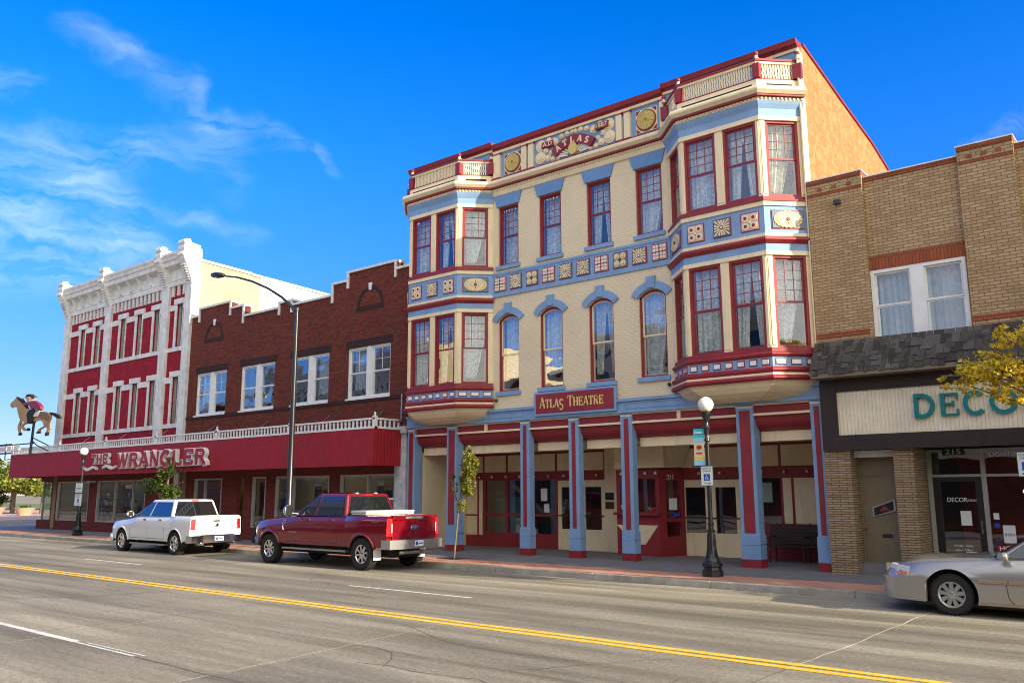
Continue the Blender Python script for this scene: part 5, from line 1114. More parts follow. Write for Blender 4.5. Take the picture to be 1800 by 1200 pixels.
g = MB('oldwhite').box(C0, -5.86, 20.48, 21.0, 9.71, 9.74).box(-3.80, -2.64, 20.48, 21.0, 9.71, 9.74).box(-5.86, -3.80, 20.6, 21.0, 9.545, 9.575).box(-2.64, 8, 20.6, 21.0, 9.545, 9.575); g.build('coping', b3)
for i, (a, b) in enumerate(w3):
    m_ = (a+b)/2; g = MB('white').fb(F3, m_-.07, m_+.07, -.2, .02, 5.5, 7.22).fb(F3, a-.04, b+.04, -.04, .07, 5.44, 5.50); g.build('window_mullion', b3)
    for k, (u, v) in enumerate(((a, m_-.07), (m_+.07, b))): window(b3, F3, u, v, 5.5, 7.22, .02, frame='white', sash='oldwhite', grid=None, curtain='sheer', fw=.08, seed=i+k, split=.5)
MB('dark').box(C0+.1, C1-.1, 21.9, 22, 4.7, 9.3).build('interior', b3)
MB('black').box(-6.55, -6.40, 20.40, 20.53, 8.98, 9.08).build('bracket_box', b3)
g = MB('brickB3').box(C0, C0+.05, 21, 44, 0, 9.4).box(C1-.3, C1, 20.97, 44, 0, 9.45).box(C0+.06, C1-.31, 20.98, 44, 9.0, 9.1); g.build('rear_wall', b3)
# shingle canopy
can = MB('browntimber'); rows = 6; rnd = random.Random(4); SY = 19.95
for r_ in range(rows):
    t0, t1 = r_/rows, (r_+1)/rows
    x = C0-.04; 
    while x < 8:
        w_ = rnd.uniform(.09, .25); dz = rnd.uniform(-.045, .03); e = rnd.uniform(.0, .02); can.mat(rnd.choice(['shingle', 'shingle', 'shingle2', 'shingle3']))
        za, zb = 4.80+.70*t0+dz-.03, 4.80+.70*t1+.10; ya, yb = SY+.50*t0, SY+.50*t1+.07
        o = .035+e
        can.hexa([(x+.005, ya-o, za), (x+w_-.005, ya-o, za), (x+w_-.005, ya-o+.03, za+.0), (x+.005, ya-o+.03, za+.0), (x+.005, yb-.02, zb), (x+w_-.005, yb-.02, zb), (x+w_-.005, yb, zb), (x+.005, yb, zb)]); x += w_
can.mat('shingle2').hexa([(C0-.03, SY+.02, 4.80), (8, SY+.02, 4.80), (8, 20.52, 4.80), (C0-.03, 20.52, 4.80), (C0-.03, 20.46, 5.48), (8, 20.46, 5.48), (8, 20.52, 5.48), (C0-.03, 20.52, 5.48)])
can.build('shingle_canopy', b3)
MB('taupe').box(C0-.0, 8, SY-.01, 20.5, 4.67, 4.775).build('canopy_fascia', b3)
g = MB('browntimber').box(C0+.04, -6.80, 20.36, 20.6, 2.99, 4.665).box(-6.80, 8, 20.37, 20.6, 4.36, 4.665).box(-6.80, 8, 20.36, 20.6, 2.99, 3.34); g.build('timber_frame', b3)
MB('panelcream').box(-6.80, 8, 20.42, 20.5, 3.34, 4.36).build('sign_panel', b3)
sg = thing('decor_sign', 'raised teal serif letters on the ribbed cream panel of the tan brick building', 'sign', (-3.6, 20.38, 3.6))
x = -5.14; F4 = W(20.42)
for ch, wd in (('D', .50), ('E', .43), ('C', .46), ('O', .56), ('R', .52)):
    g = MB('teal'); h = .50; glyph(g, ch, F4, x, 3.66, h, wd/(GL[ch][0]*h), .085, .04, .0, .10, serif=.06); g.build('letter', sg); x += wd+.05
# ground floor of the tan building
g = MB('brickB3low').box(-7.20, -6.60, 20.45, 21.6, .15, 2.99).box(-5.66, -5.24, 20.5, 21.5, .15, 2.99).box(C0+.02, 7.5, 21.9, 22.2, 2.95, 4.7); g.build('brick_pier', b3)
g = MB('taupe').box(-6.60, -5.66, 21.05, 21.1, .42, 2.90); d3 = g.build('side_door', b3)
g = MB('oldwhite').box(-6.60, -5.66, 20.75, 21.04, 2.83, 2.985).build('door_head', b3)
FD = W(21.05)
g = MB('taupe').fb(FD, -6.60, -5.66, 0, .015, 2.40, 2.43).fb(FD, -6.60, -6.56, 0, .03, .42, 2.83).fb(FD, -5.70, -5.66, 0, .03, .42, 2.83).build('door_frame', d3)
g = MB('steel').fpoly(FD, [(-6.36, 1.45), (-5.84, 1.60), (-5.84, 1.87), (-6.36, 1.68)], .03, 0); g.mat('dark').fpoly(FD, [(-6.32, 1.48), (-5.88, 1.62), (-5.88, 1.83), (-6.32, 1.66)], .032, .03); g.mat('maroon').fpoly(FD, [(-6.2, 1.58), (-5.95, 1.62), (-6.1, 1.72)], .034, .032).build('slanted_window', d3)
MB('black').fb(FD, -6.18, -5.96, 0, .012, .99, 1.07).build('mail_slot', d3)
MB('brass').fb(FD, -6.56, -6.50, 0, .02, 1.05, 1.30).ball(FD.P(-6.53, .05, 1.2), .03, 8, 6).build('door_handle', d3)
MB('concrete').box(-6.60, -5.66, 20.65, 21.05, .15, .42).build('step', b3)
FQ = W(21.6)
def alub(g, a0, a1, z0, z1): return g.fb(FQ, a0, a1, -.08, .02, z0, z1)
g = MB('alu'); alub(g, -5.24, -5.14, .2, 2.99); alub(g, -5.14, 7, 2.93, 2.99); alub(g, -4.12, -4.03, .2, 2.93); alub(g, -5.14, -4.12, 2.36, 2.42); alub(g, -4.03, 7, 2.36, 2.42); alub(g, -4.03, 7, .2, .66); alub(g, -1.5, -1.42, .66, 2.93); st = g.build('storefront_frame', b3)
g = MB('black'); g.wall(FQ, -5.14, -4.12, .18, 2.36, [(-5.0, -4.26, .40, 2.26)], -.01, .05); dd = g.build('shop_door', b3)
MB('shopglass').poly([FQ.P(-5.0, -.03, .4), FQ.P(-4.26, -.03, .4), FQ.P(-4.26, -.03, 2.26), FQ.P(-5.0, -.03, 2.26)]).build('pane', dd)
MB('chrome').tube([FQ.P(-4.19, .05, 1.1), FQ.P(-4.19, .05, 1.4)], .015).build('door_handle', dd)
MB('shopglass').poly([FQ.P(-5.14, -.03, 2.42), FQ.P(-4.12, -.03, 2.42), FQ.P(-4.12, -.03, 2.93), FQ.P(-5.14, -.03, 2.93)]).poly([FQ.P(-4.03, -.031, 2.42), FQ.P(7, -.031, 2.42), FQ.P(7, -.031, 2.93), FQ.P(-4.03, -.031, 2.93)]).poly([FQ.P(-4.03, -.03, .66), FQ.P(7, -.03, .66), FQ.P(7, -.03, 2.36), FQ.P(-4.03, -.03, 2.36)]).build('storefront_pane', b3)
g = MB('white'); text_mb(g, 'DECOR', FQ, -4.66, 1.80, .10, -.028, -.02, width=.42); text_mb(g, 'room', FQ, -4.33, 1.81, .05, -.028, -.02); text_mb(g, 'Monday - Friday', FQ, -4.62, .80, .055, -.028, -.02); text_mb(g, '9:00am - 5:00pm', FQ, -4.62, .71, .05, -.028, -.02); text_mb(g, 'Saturday:', FQ, -4.62, .59, .055, -.028, -.02); text_mb(g, 'By Appointment Only', FQ, -4.62, .51, .045, -.028, -.02)
text_mb(g, 'LIGHTING - HOME', FQ, -3.93, 2.80, .095, -.028, -.02, width=1.3, center=False); text_mb(g, 'HOME', FQ, -3.9, .75, .11, -.028, -.02, center=False); g.build('window_lettering', b3)
g = MB('black').fb(FQ, -4.88, -4.42, .02, .035, 2.86, 3.02); text_mb(g.mat('cream'), '215', FQ, -4.65, 2.875, .115, .036, .045, width=.32); g.build('house_number', b3)
g = MB('paper').fb(FQ, -4.62, -4.40, -.029, -.025, 1.28, 1.60).fb(FQ, -3.80, -3.56, -.029, -.025, .92, 1.30).fb(FQ, -3.96, -3.85, -.029, -.025, 1.42, 1.56).fb(FQ, -3.62, -3.50, -.029, -.025, .75, .84); g.mat('signblue').fb(FQ, -3.96, -3.85, -.029, -.025, 1.24, 1.34); g.mat('redlens').fb(FQ, -3.95, -3.78, -.029, -.025, .76, .85); g.mat('black'); text_mb(g, '$300', FQ, -3.68, 1.06, .07, -.0245, -.022, width=.19); g.build('notice', b3)
M['redroom'] = paint('red_showroom_wall', (.26, .035, .02), .8, var=.5, scale=1.2); M['orange'] = paint('orange_pottery', (.55, .16, .04), .6, var=.3)
g = MB('redroom').box(-5.2, 7, 24.5, 24.6, .15, 3.0); g.mat('dark').box(-5.24, 7, 21.7, 24.5, .1, .17).box(-5.24, 7, 21.7, 24.5, 2.97, 3.0).box(-5.25, -5.2, 21.7, 24.5, .15, 3.0); g.build('showroom_interior', b3)
rnd = random.Random(9)
for k in range(5):
    x = -3.8+k*.55+rnd.uniform(-.1, .1); t = thing('floor_vase', ['tall orange vase nearest the showroom door', 'squat vase behind the price notice', 'slim vase in the showroom middle', 'round vase deeper in the showroom', 'tall vase at the showroom right'][k], 'vase', (x, 22.5, .17), 'vases in the showroom')
    h = rnd.uniform(.7, 1.2); MB(['orange', 'brass', 'teal', 'cream', 'bronze'][k]).lathe([(.08, .17), (.16, .3), (.2, .17+h*.5), (.1, .17+h*.85), (.13, .17+h)], (x, 22.5+.2*(k % 3), 0), seg=14).build('vessel', t, 50)
M['bulb'] = paint('lit_bulb', (1, .9, .7), .4, emit=((1, .75, .45), 6))
cl = thing('ceiling_lamp', 'lit pendant of three small globes inside the red showroom', 'lamp', (-3.2, 23, 2.2)); MB('brass').tube([(-3.5, 23, 2.1), (-2.9, 23, 2.1)], .015).tube([(-3.2, 23, 2.1), (-3.2, 23, 2.97)], .012).build('arm', cl)
for x in (-3.5, -3.2, -2.9): MB('bulb').ball((x, 23, 2.03), .05).build('bulb', cl)
# ================================================================== VEHICLES (all face -X)
def shell(st, n_mid=1):
    """lofted closed body; st rows: x, zb, zm, zt, zc, hb, hm, ht  (half widths) around y=0"""
    bm = bmesh.new(); rings = []
    for (x, zb, zm, zt, zc, hb, hm, ht) in st:
        half = [(hb*.55, zb), (hb, zb+.0), (hb+(hm-hb)*.75, zb+(zm-zb)*.35), (hm, zm), (hm-.004, (zm*2+zt)/3), ((hm+ht*2)/3+.012, (zm+zt*2)/3), (ht+.008, zt-.05), (ht-.025, zt-.012), (ht-.08, zt+(zc-zt)*.12), (ht*.6, zt+(zc-zt)*.75)]
        pts = [(x, -h, z) for h, z in half]+[(x, 0, zc)]+[(x, h, z) for h, z in half[::-1]]+[(x, 0, zb)]
        rings.append([bm.verts.new(p) for p in pts])
    n = len(rings[0])
    for a, b in zip(rings, rings[1:]):
        for k in range(n): bm.faces.new((a[k], b[k], b[(k+1) % n], a[(k+1) % n]))
    bm.faces.new(rings[0]); bm.faces.new(rings[-1][::-1]); bmesh.ops.recalc_face_normals(bm, faces=bm.faces)
    return bm
def cut(bm, cutters):
    me = bpy.data.meshes.new('t'); bm.to_mesh(me); bm.free(); me.materials.append(M['paper']); o = bpy.data.objects.new('t', me); C.objects.link(o); tmp = []
    for c in cutters:
        cm = c.build('cutter'); tmp.append(cm); md = o.modifiers.new('x', 'BOOLEAN'); md.operation = 'DIFFERENCE'; md.solver = 'EXACT'; md.object = cm; md.material_mode = 'TRANSFER'
    bpy.context.view_layer.update(); dg = bpy.context.evaluated_depsgraph_get(); r = bpy.data.meshes.new_from_object(o.evaluated_get(dg))
    for c in tmp: m_ = c.data; bpy.data.objects.remove(c); bpy.data.meshes.remove(m_)
    bpy.data.objects.remove(o); bpy.data.meshes.remove(me)
    return r
def wheel(root, x, y, z, r, wd, side, spokes, rimm='chrome', rr=.62, sp_w=.16, dark_in=True):
    s = -1 if side == 'near' else 1; ax = (0, s, 0)       # +axis outward
    w = bpy.data.objects.new('wheel', None); C.objects.link(w); w.parent = root; w.location = Vector((x, y, z))-root.location
    R1 = r*rr
    g = MB('tyre').lathe([(R1, -wd*.45), (r*.90, -wd/2), (r*.985, -wd*.38), (r, -wd*.2), (r, wd*.2), (r*.985, wd*.38), (r*.90, wd/2), (R1+.03, wd*.49), (R1, wd*.43), (R1, -wd*.45)], (x, y, z), ax, 32, caps=False)
    n = 34
    for k in range(n):      # tread blocks
        q = 2*math.pi*k/n
        for sgn in (-1, 1):
            a = q+(.5*2*math.pi/n if sgn > 0 else 0); c, sn = math.cos(a), math.sin(a); t = math.pi*r/n*.62; y0, y1 = y+sgn*wd*.08, y+sgn*wd*.47; rr_ = r*.97; ro = r+.008
            P = lambda rad, tt, yy: (x+c*rad-sn*tt, yy, z+sn*rad+c*tt)
            g.hexa([P(rr_, -t, y0), P(rr_, t, y0), P(rr_, t, y1), P(rr_, -t, y1), P(ro, -t, y0), P(ro, t, y0), P(ro*.985, t, y1), P(ro*.985, -t, y1)])
    g.build('tyre', w, 40)
    g = MB(rimm).lathe([(R1, wd*.43), (R1-.012, wd*.44), (R1-.03, wd*.36), (R1-.035, -wd*.1)], (x, y, z), ax, 32, caps=False)
    g.lathe([(R1*.34, wd*.20), (R1*.30, wd*.40), (R1*.18, wd*.43), (.001, wd*.43)], (x, y, z), ax, 16)
    for k in range(spokes):
        q = 2*math.pi*(k+.25)/spokes; c, sn = math.cos(q), math.sin(q); h0, h1 = R1*sp_w*.8, R1*sp_w*1.15
        P = lambda rad, tt, dd: (x+c*rad-sn*tt, y+s*dd, z+sn*rad+c*tt)
        g.hexa([P(R1*.2, -h0, wd*.26), P(R1*.97, -h1, wd*.28), P(R1*.97, h1, wd*.28), P(R1*.2, h0, wd*.26), P(R1*.2, -h0*.7, wd*.39), P(R1*.97, -h1*.75, wd*.40), P(R1*.97, h1*.75, wd*.40), P(R1*.2, h0*.7, wd*.39)])
    g.build('rim', w, 35)
    g = MB('black').lathe([(R1-.036, -wd*.08), (.001, -wd*.08)], (x, y, z), ax, 24)
    for k in range(6): q = math.pi*k/3; g.mat('steel').ball((x+R1*.22*math.cos(q), y+s*wd*.42, z+R1*.22*math.sin(q)), .012, 6, 4)
    g.build('brake_disc', w)
    return w
def quadpatch(mb, P, u0, u1, v0, v1, off, nrm, thick=0, skew=(0, 0)):
    """patch of a bilinear face P(u,v) lifted off by off along nrm"""
    pts = [P(u0, v0), P(u1, v0), P(u1+skew[1], v1), P(u0+skew[0], v1)]; n = Vector(nrm)
    return mb.poly([Vector(p)+n*off for p in pts])
def greenhouse(root, bodymat, x, Yc, zb, zr, hw0, hw1, xf0, xf1, xr0, xr1, pill, crown=.03, pane_side=True, zr_f=None, rear_frame=.09):
    """cab top: belt ring at zb, roof ring at zr, rounded corners by bevel"""
    bm = bmesh.new(); zf = zr if zr_f is None else zr_f; xm = (xf1+xr1)/2
    lo = [(xf0, -hw0*.80), (xf0+.10, -hw0), (xr0-.03, -hw0), (xr0, -hw0+.04), (xr0, hw0-.04), (xr0-.03, hw0), (xf0+.10, hw0), (xf0, hw0*.80)]
    hi = [(xf1, -hw1*.84), (xf1+.06, -hw1), (xr1-.03, -hw1), (xr1, -hw1+.03), (xr1, hw1-.03), (xr1-.03, hw1), (xf1+.06, hw1), (xf1, hw1*.84)]
    a = [bm.verts.new((x+p, Yc+q, zb)) for p, q in lo]; b = [bm.verts.new((x+p, Yc+q, zf-.045)) for p, q in hi]
    mid = [bm.verts.new((x+xm+(p-xm)*.965, Yc+q*.95, zr-.006)) for p, q in hi]; top = [bm.verts.new((x+xm+(p-xm)*.7, Yc+q*.6, zr+crown)) for p, q in hi]
    for A, B in ((a, b), (b, mid), (mid, top)):
        for k in range(8): bm.faces.new((A[k], A[(k+1) % 8], B[(k+1) % 8], B[k]))
    bm.faces.new(top); bm.faces.new(a[::-1]); bmesh.ops.recalc_face_normals(bm, faces=bm.faces)
    off = root.location
    for v in bm.verts: v.co -= off
    me = bpy.data.meshes.new('cab_roof'); bm.to_mesh(me); bm.free(); me.materials.append(M[bodymat])
    for p in me.polygons: p.use_smooth = True
    o = bpy.data.objects.new('cab_roof', me); C.objects.link(o); o.parent = root
    md = o.modifiers.new('b', 'BEVEL'); md.width = .03; md.segments = 3; md.limit_method = 'ANGLE'; md.angle_limit = R(25)
    md2 = o.modifiers.new('w', 'WEIGHTED_NORMAL')
    # glass
    ztop = zf-.06
    def side(s):
        lo0, lo1 = Vector((x+xf0+.10, Yc+s*hw0, zb)), Vector((x+xr0-.03, Yc+s*hw0, zb)); hi0, hi1 = Vector((x+xf1+.06, Yc+s*hw1, zf-.045)), Vector((x+xr1-.03, Yc+s*hw1, zf-.045))
        nrm = (hi0-lo0).cross(lo1-lo0).normalized()*(1 if s < 0 else -1)
        if nrm.y*s < 0: nrm = -nrm
        def Pt(xx, v):   # by absolute x at height v
            y = lo0.y+(hi0.y-lo0.y)*v; return Vector((x+xx, y, zb+(zf-.045-zb)*v))
        return Pt, nrm
    for s in (-1, 1):
        Pt, nrm = side(s)
        fx = lambda v: xf0+.10+(xf1+.06-xf0-.10)*v; rx = lambda v: xr0-.03+(xr1-xr0)*v
        v0, v1 = .05, .90
        for (p0, p1) in pill:      # panes: functions of v giving x limits
            def lim(t, v): 
                if t == 'F': return fx(v)+.07
                if t == 'R': return rx(v)-.10
                return t[0]+(t[1]-t[0])*v
            g = MB('black'); e = .022; q = [Pt(lim(p0, v0)-e, v0-.03), Pt(lim(p1, v0)+e, v0-.03), Pt(lim(p1, v1)+e, v1+.03), Pt(lim(p0, v1)-e, v1+.03)]
            g.poly([p+nrm*.004 for p in q]); q = [Pt(lim(p0, v0), v0), Pt(lim(p1, v0), v0), Pt(lim(p1, v1), v1), Pt(lim(p0, v1), v1)]
            g.mat('carglass').poly([p+nrm*.008 for p in q]); g.build('side_glass', root)
    def endglass(xa, ya, xb, yb, name, sgn, m0, m1, mat='carglass'):
        P = lambda u, v: Vector((x+xa+(xb-xa)*v, Yc+(ya+(yb-ya)*v)*u, zb+(zf-.045-zb)*v)); n = (P(1, 1)-P(-1, 0)).cross(P(1, 0)-P(-1, 1)).normalized()
        if n.x*sgn < 0: n = -n
        g = MB('black').poly([P(-m0-.03, .03)+n*.004, P(m0+.03, .03)+n*.004, P(m1+.03, .97)+n*.004, P(-m1-.03, .97)+n*.004]); g.mat(mat).poly([P(-m0, .07)+n*.008, P(m0, .07)+n*.008, P(m1, .92)+n*.008, P(-m1, .92)+n*.008]); return g.build(name, root)
    endglass(xf0, hw0*.80, xf1, hw1*.84, 'windscreen', -1, .97, .95); endglass(xr0, hw0-.04, xr1, hw1-.03, 'rear_window', 1, .93, .88)
    return o
def seams(root, lines, ysurf, Yc, name='door_seam', m='black'):
    g = MB(m)
    for pts in lines:
        for s in (-1, 1):
            P = [Vector((px, Yc+s*(ysurf(px, pz)+.0015), pz)) for px, pz in pts]
            g.tube(P, .0065, 5, caps=False)
    g.build(name, root)
def make_shell_part(root, me, mat, name, loc):
    ins = [me.materials[p.material_index] is not None and me.materials[p.material_index].name.startswith('charcoal') for p in me.polygons]
    me.materials.clear(); me.materials.append(M[mat]); me.materials.append(M['charcoal'])
    for p, q in zip(me.polygons, ins): p.use_smooth = True; p.material_index = 1 if q else 0
    off = root.location
    for v in me.vertices: v.co += Vector(loc)-off
    bm = bmesh.new(); bm.from_mesh(me)
    for e in bm.edges:
        if len(e.link_faces) == 2 and e.calc_face_angle(9) > R(33): e.smooth = False
    bm.to_mesh(me); bm.free(); me.name = name
    o = bpy.data.objects.new(name, me); C.objects.link(o); o.parent = root; return o

from mathutils.bvhtree import BVHTree
def surf(o, Yc):
    off = o.parent.location; me = o.data; bv = BVHTree.FromPolygons([v.co+off for v in me.vertices], [list(q.vertices) for q in me.polygons])
    def f(x, z, default=.95):
        h_ = bv.ray_cast(Vector((x, Yc-3, z)), Vector((0, 1, 0)))
        return Yc-h_[0].y if h_[0] is not None and h_[0].y < Yc-.4 else default
    return f
def pickup(label, p):
    X, Yn, w = p['X'], p['Yn'], p['w']; Yc = Yn+w/2; h = w/2; Lg = p['L']; r = p['r']; xf, xr = p['axles']
    zb, belt, hood, cowl, rail, roof = p['sill'], p['belt'], p['hood'], p['cowl'], p['rail'], p['roof']; body = p['paint']
    root = thing('pickup_truck', label, 'pickup truck', (X+Lg/2, Yc, 0)); 
    cx0, cx1 = p['cab']      # windscreen base, cab rear
    st = [(.0, zb+.02, zb+.25, hood-.20, hood-.16, h*.74, h*.80, h*.76), (.05, zb, zb+.28, hood-.09, hood-.04, h*.86, h*.90, h*.84), (.22, zb, zb+.3, hood-.03, hood+.04, h*.95, h*.975, h*.88), (xf, zb, zb+.32, hood+.02, hood+.10, h*.97, h, h*.90),
          (cx0-.05, zb-.02, zb+.32, cowl, cowl+.09, h*.97, h, h*.92), (cx0+.25, zb-.02, zb+.32, belt-.02, belt+.03, h*.97, h, h*.93), (cx1-.02, zb-.02, zb+.32, belt, belt+.02, h*.97, h, h*.93), (cx1+.0, zb-.02, zb+.32, belt, belt+.02, h*.97, h, h*.93)]
    if abs(rail-belt) > .01: pass
    st += [(cx1+.03, zb-.02, zb+.33, rail, rail, h*.97, h, h*.945), (xr, zb, zb+.34, rail, rail, h*.97, h, h*.95), (Lg-.30, zb, zb+.34, rail, rail, h*.97, h*.995, h*.95), (Lg-.14, zb+.02, zb+.34, rail, rail, h*.96, h*.985, h*.945)]
    bm = shell(st)
    cy = []
    for ax in (xf, xr):
        for s in (-1, 1): cy.append(MB('charcoal').lathe([(r+.085, 0), (r+.085, .40)], (ax, s*(h+.1), r), (0, -s, 0), 28))
    bx0, bx1 = cx1+.16, Lg-.22
    cy.append(MB('charcoal').box(bx0, bx1, -h*.80, h*.80, zb+.38, rail+.5))
    me = cut(bm, cy); bd = make_shell_part(root, me, body, 'body', (X, Yc, 0))
    sf = surf(bd, Yc); ys = lambda px, pz: sf(px+X, pz, h)
    # dark underbody and arch liners
    g = MB('charcoal').box(X+.25, X+Lg-.4, Yc-h*.52, Yc+h*.52, r*.78, zb+.25).box(X+xf+.6, X+xr-.6, Yc-h*.80, Yc+h*.80, zb-.07, zb+.05)
    g.tube([(X+xr, Yc-h*.7, r), (X+xr, Yc+h*.7, r)], .06).tube([(X+xf, Yc-h*.7, r), (X+xf, Yc+h*.7, r)], .05).ball((X+xr, Yc+.1, r), .16, 12, 8)
    g.build('underbody', root)
    # arch flares
    for ax in (xf, xr):
        for s in (-1, 1):
            g = MB(p.get('flare', body)); path = []
            for k in range(15):
                q = R(-8+196*k/14); path.append((X+ax+(r+.10)*math.cos(q), Yc+s*(ys(ax+(r+.10)*math.cos(q), max(zb+.01, r+(r+.1)*math.sin(q)))-.004), max(zb-.02, r+(r+.10)*math.sin(q))))
            g.tube(path, p.get('flr', .028), 7); g.build('wheel_arch', root, 60)
    for ax in (xf, xr): 
        for s, sd in ((-1, 'near'), (1, 'far')): wheel(root, X+ax, Yc+s*(h-.135), r, r, .26, sd, p['spokes'], rr=p['rr'], sp_w=p['spw'])
    # cab
    zt_ = roof
    greenhouse(root, body, X, Yc, belt-.012, zt_, h*.925, h*.76, cx0+.02, p['roofx'][0], cx1-.01, p['roofx'][1], p['panes'])
    # door seams
    dl = []
    for (xa) in p['doors']: dl.append([(X+xa[0], zb+.06), (X+xa[0], zb+.4), (X+xa[0]+xa[1], belt-.03)])
    dl.append([(X+p['doors'][0][0], zb+.055), (X+p['doors'][-1][0], zb+.055)]); dl.append([(X+cx1+.015, zb+.0), (X+cx1+.015, rail-.06)])
    seams(root, dl, lambda a, b: ys(a-X, b), Yc)
    for xa in p['handles']:
        for s in (-1, 1):
            z = belt-.13; y = Yc+s*(ys(xa, z)+.02); g = MB('chrome').hexa([(X+xa, y-.014, z), (X+xa+.2, y-.014, z), (X+xa+.2, y+.014, z), (X+xa, y+.014, z), (X+xa+.01, y-.012, z+.035), (X+xa+.19, y-.012, z+.035), (X+xa+.19, y+.012, z+.035), (X+xa+.01, y+.012, z+.035)]); g.build('door_handle', root)
    # mirrors
    mz, mh, mw, mo = p['mirror']
    for s in (-1, 1):
        y0 = Yc+s*h*.95; g = MB('black').tube([(X+cx0+.30, y0-s*.03, belt+.03), (X+cx0+.22, y0+s*mo, belt+.06)], .025, 6); g.mat(p['mirmat'])
        yy = y0+s*mo; g.lathe([(.02, -.09), (mw*.42, -.07), (mw*.5, 0), (mw*.5, .035), (mw*.45, .05)], (X+cx0+.20, yy+s*mw*.4, mz), (1, 0, 0), 12)
        for k in range(len(g.v)-60, len(g.v)): v = g.v[k]; g.v[k] = (v[0], v[1], mz+(v[2]-mz)*mh/mw)
        g.mat('black').poly([(X+cx0+.252, yy+s*.02, mz-mh*.4), (X+cx0+.252, yy+s*mw*.78, mz-mh*.4), (X+cx0+.252, yy+s*mw*.78, mz+mh*.4), (X+cx0+.252, yy+s*.02, mz+mh*.4)]); g.build('mirror', root, 50)
    # front: grille, lamps, bumper
    g = MB('chrome').box(X-.02, X+.05, Yc-h*.55, Yc+h*.55, zb+.22, hood-.14); g.mat('black')
    for k in range(3): g.box(X-.03, X-.015, Yc-h*.50, Yc+h*.50, zb+.27+k*.14, zb+.35+k*.14)
    g.build('grille', root)
    for s in (-1, 1):
        g = MB('clearlens'); ya, yb = Yc+s*h*.58, Yc+s*h*.905
        z0, z1 = hood-.40, hood-.12; g.hexa([(X+.0, ya, z0), (X+.14, yb, z0+.02), (X+.32, yb-s*.05, z0), (X+.12, ya, z0), (X+.01, ya, z1), (X+.16, yb-s*.01, z1-.02), (X+.32, yb-s*.07, z1), (X+.12, ya, z1)]); g.mat('amber').hexa([(X+.14, yb+s*.001, z0+.03), (X+.28, yb+s*.001+s*.03, z0+.03), (X+.27, yb, z0), (X+.14, yb-s*.02, z0), (X+.15, yb+s*.004, z0+.10), (X+.28, yb+s*.028, z0+.10), (X+.27, yb, z0+.1), (X+.14, yb-s*.02, z0+.1)]); g.build('headlight', root)
    g = MB(p['fbump']).sweep([(X+.35, Yc+h*.96), (X+.05, Yc+h*.90), (X-.06, Yc+h*.55), (X-.06, Yc-h*.55), (X+.05, Yc-h*.90), (X+.35, Yc-h*.96)][::-1] if False else [(X+.35, Yc-h*.97), (X+.05, Yc-h*.90), (X-.07, Yc-h*.55), (X-.07, Yc+h*.55), (X+.05, Yc+h*.90), (X+.35, Yc+h*.97)], [(.0, zb-.12), (-.04, zb-.10), (-.05, zb+.12), (-.02, zb+.17), (.03, zb+.17), (.03, zb-.12)]); g.build('front_bumper', root, 40)
    # tail: gate, lamps, bumper, plate
    xe = X+Lg; gz0, gz1 = p['gate']
    g = MB(body); hw = h*.80
    xg = X+Lg-.14
    P = [(xg-.02, gz0), (xg+.05, gz0), (xg+.055, gz0+.06), (xg+.04, gz0+.10), (xg+.04, gz1-.13), (xg+.075, gz1-.10), (xg+.075, gz1-.02), (xg+.05, gz1+.01), (xg-.02, gz1+.01)]
    g.ext([(a, Yc-hw, z) for a, z in P], (0, 2*hw, 0)); tg = g.build('tailgate', root, 30, bevel=.006)
    g = MB('black').box(xg+.041, xg+.050, Yc-.11, Yc+.11, gz1-.20, gz1-.15) if p['style'] == 'ram' else MB('steel').box(xg+.077, xg+.080, Yc-.35, Yc+.30, gz1-.09, gz1-.03).box(xg+.0, xg+.055, Yc-.30, Yc+.30, gz1+.011, gz1+.035)
    g.build('gate_handle', tg)
    if p['style'] == 'ram':
        g = MB('steel').lathe([(.085, 0), (.085, .012), (.06, .02), (.001, .02)], (xg+.041, Yc, (gz0+gz1)/2+.02), (1, 0, 0), 8); g.mat('black').lathe([(.05, .021), (.03, .026), (.001, .026)], (xg+.041, Yc, (gz0+gz1)/2+.02), (1, 0, 0), 6)
    else:
        g = MB('steel').lathe([(.13, 0), (.13, .012), (.115, .018), (.001, .018)], (xg+.041, 0, 0), (1, 0, 0), 20); g.mat('signblue').lathe([(.105, .019), (.10, .022), (.001, .022)], (xg+.041, 0, 0), (1, 0, 0), 20); g.mat('steel').lathe([(.05, .023), (.045, .025), (.001, .025)], (xg+.041, 0, 0), (1, 0, 0), 12)
        g.v = [(v[0], Yc+v[1], (gz0+gz1)/2-.01+v[2]*.46) for v in g.v]
    g.build('badge', tg)
    for s in (-1, 1):
        lz0, lz1 = p['lamp']; ya, yb = Yc+s*(hw+.008), Yc+s*h*.97
        g = MB('redlens'); g.hexa([(xg-.10, yb+s*.008, lz0), (xg-.0, yb+s*.002, lz0), (xg+.05, ya, lz0), (xg-.05, ya, lz0), (xg-.07, yb-s*.018, lz1), (xg+.0, yb-s*.02, lz1), (xg+.045, ya, lz1), (xg-.05, ya, lz1)])
        a = lz0+(lz1-lz0)*.18; b = lz0+(lz1-lz0)*.30
        g.mat('clearlens').hexa([(xg+.02, ya+s*.03, a), (xg+.03, ya+s*.03, a), (xg+.058, ya+s*.0, a), (xg+.03, ya, a), (xg+.02, ya+s*.03, b), (xg+.03, ya+s*.03, b), (xg+.058, ya, b), (xg+.03, ya, b)]) if p['style'] == 'ram' else g.mat('clearlens').box(xg+.01, xg+.052, min(ya, ya+s*.03), max(ya, ya+s*.03), a, lz1-(lz1-lz0)*.3)
        g.build('tail_light', root)
    bz0, bz1 = p['rbump']
    g = MB('chrome' if p['style'] == 'ram' else 'steel'); yy = h*.99
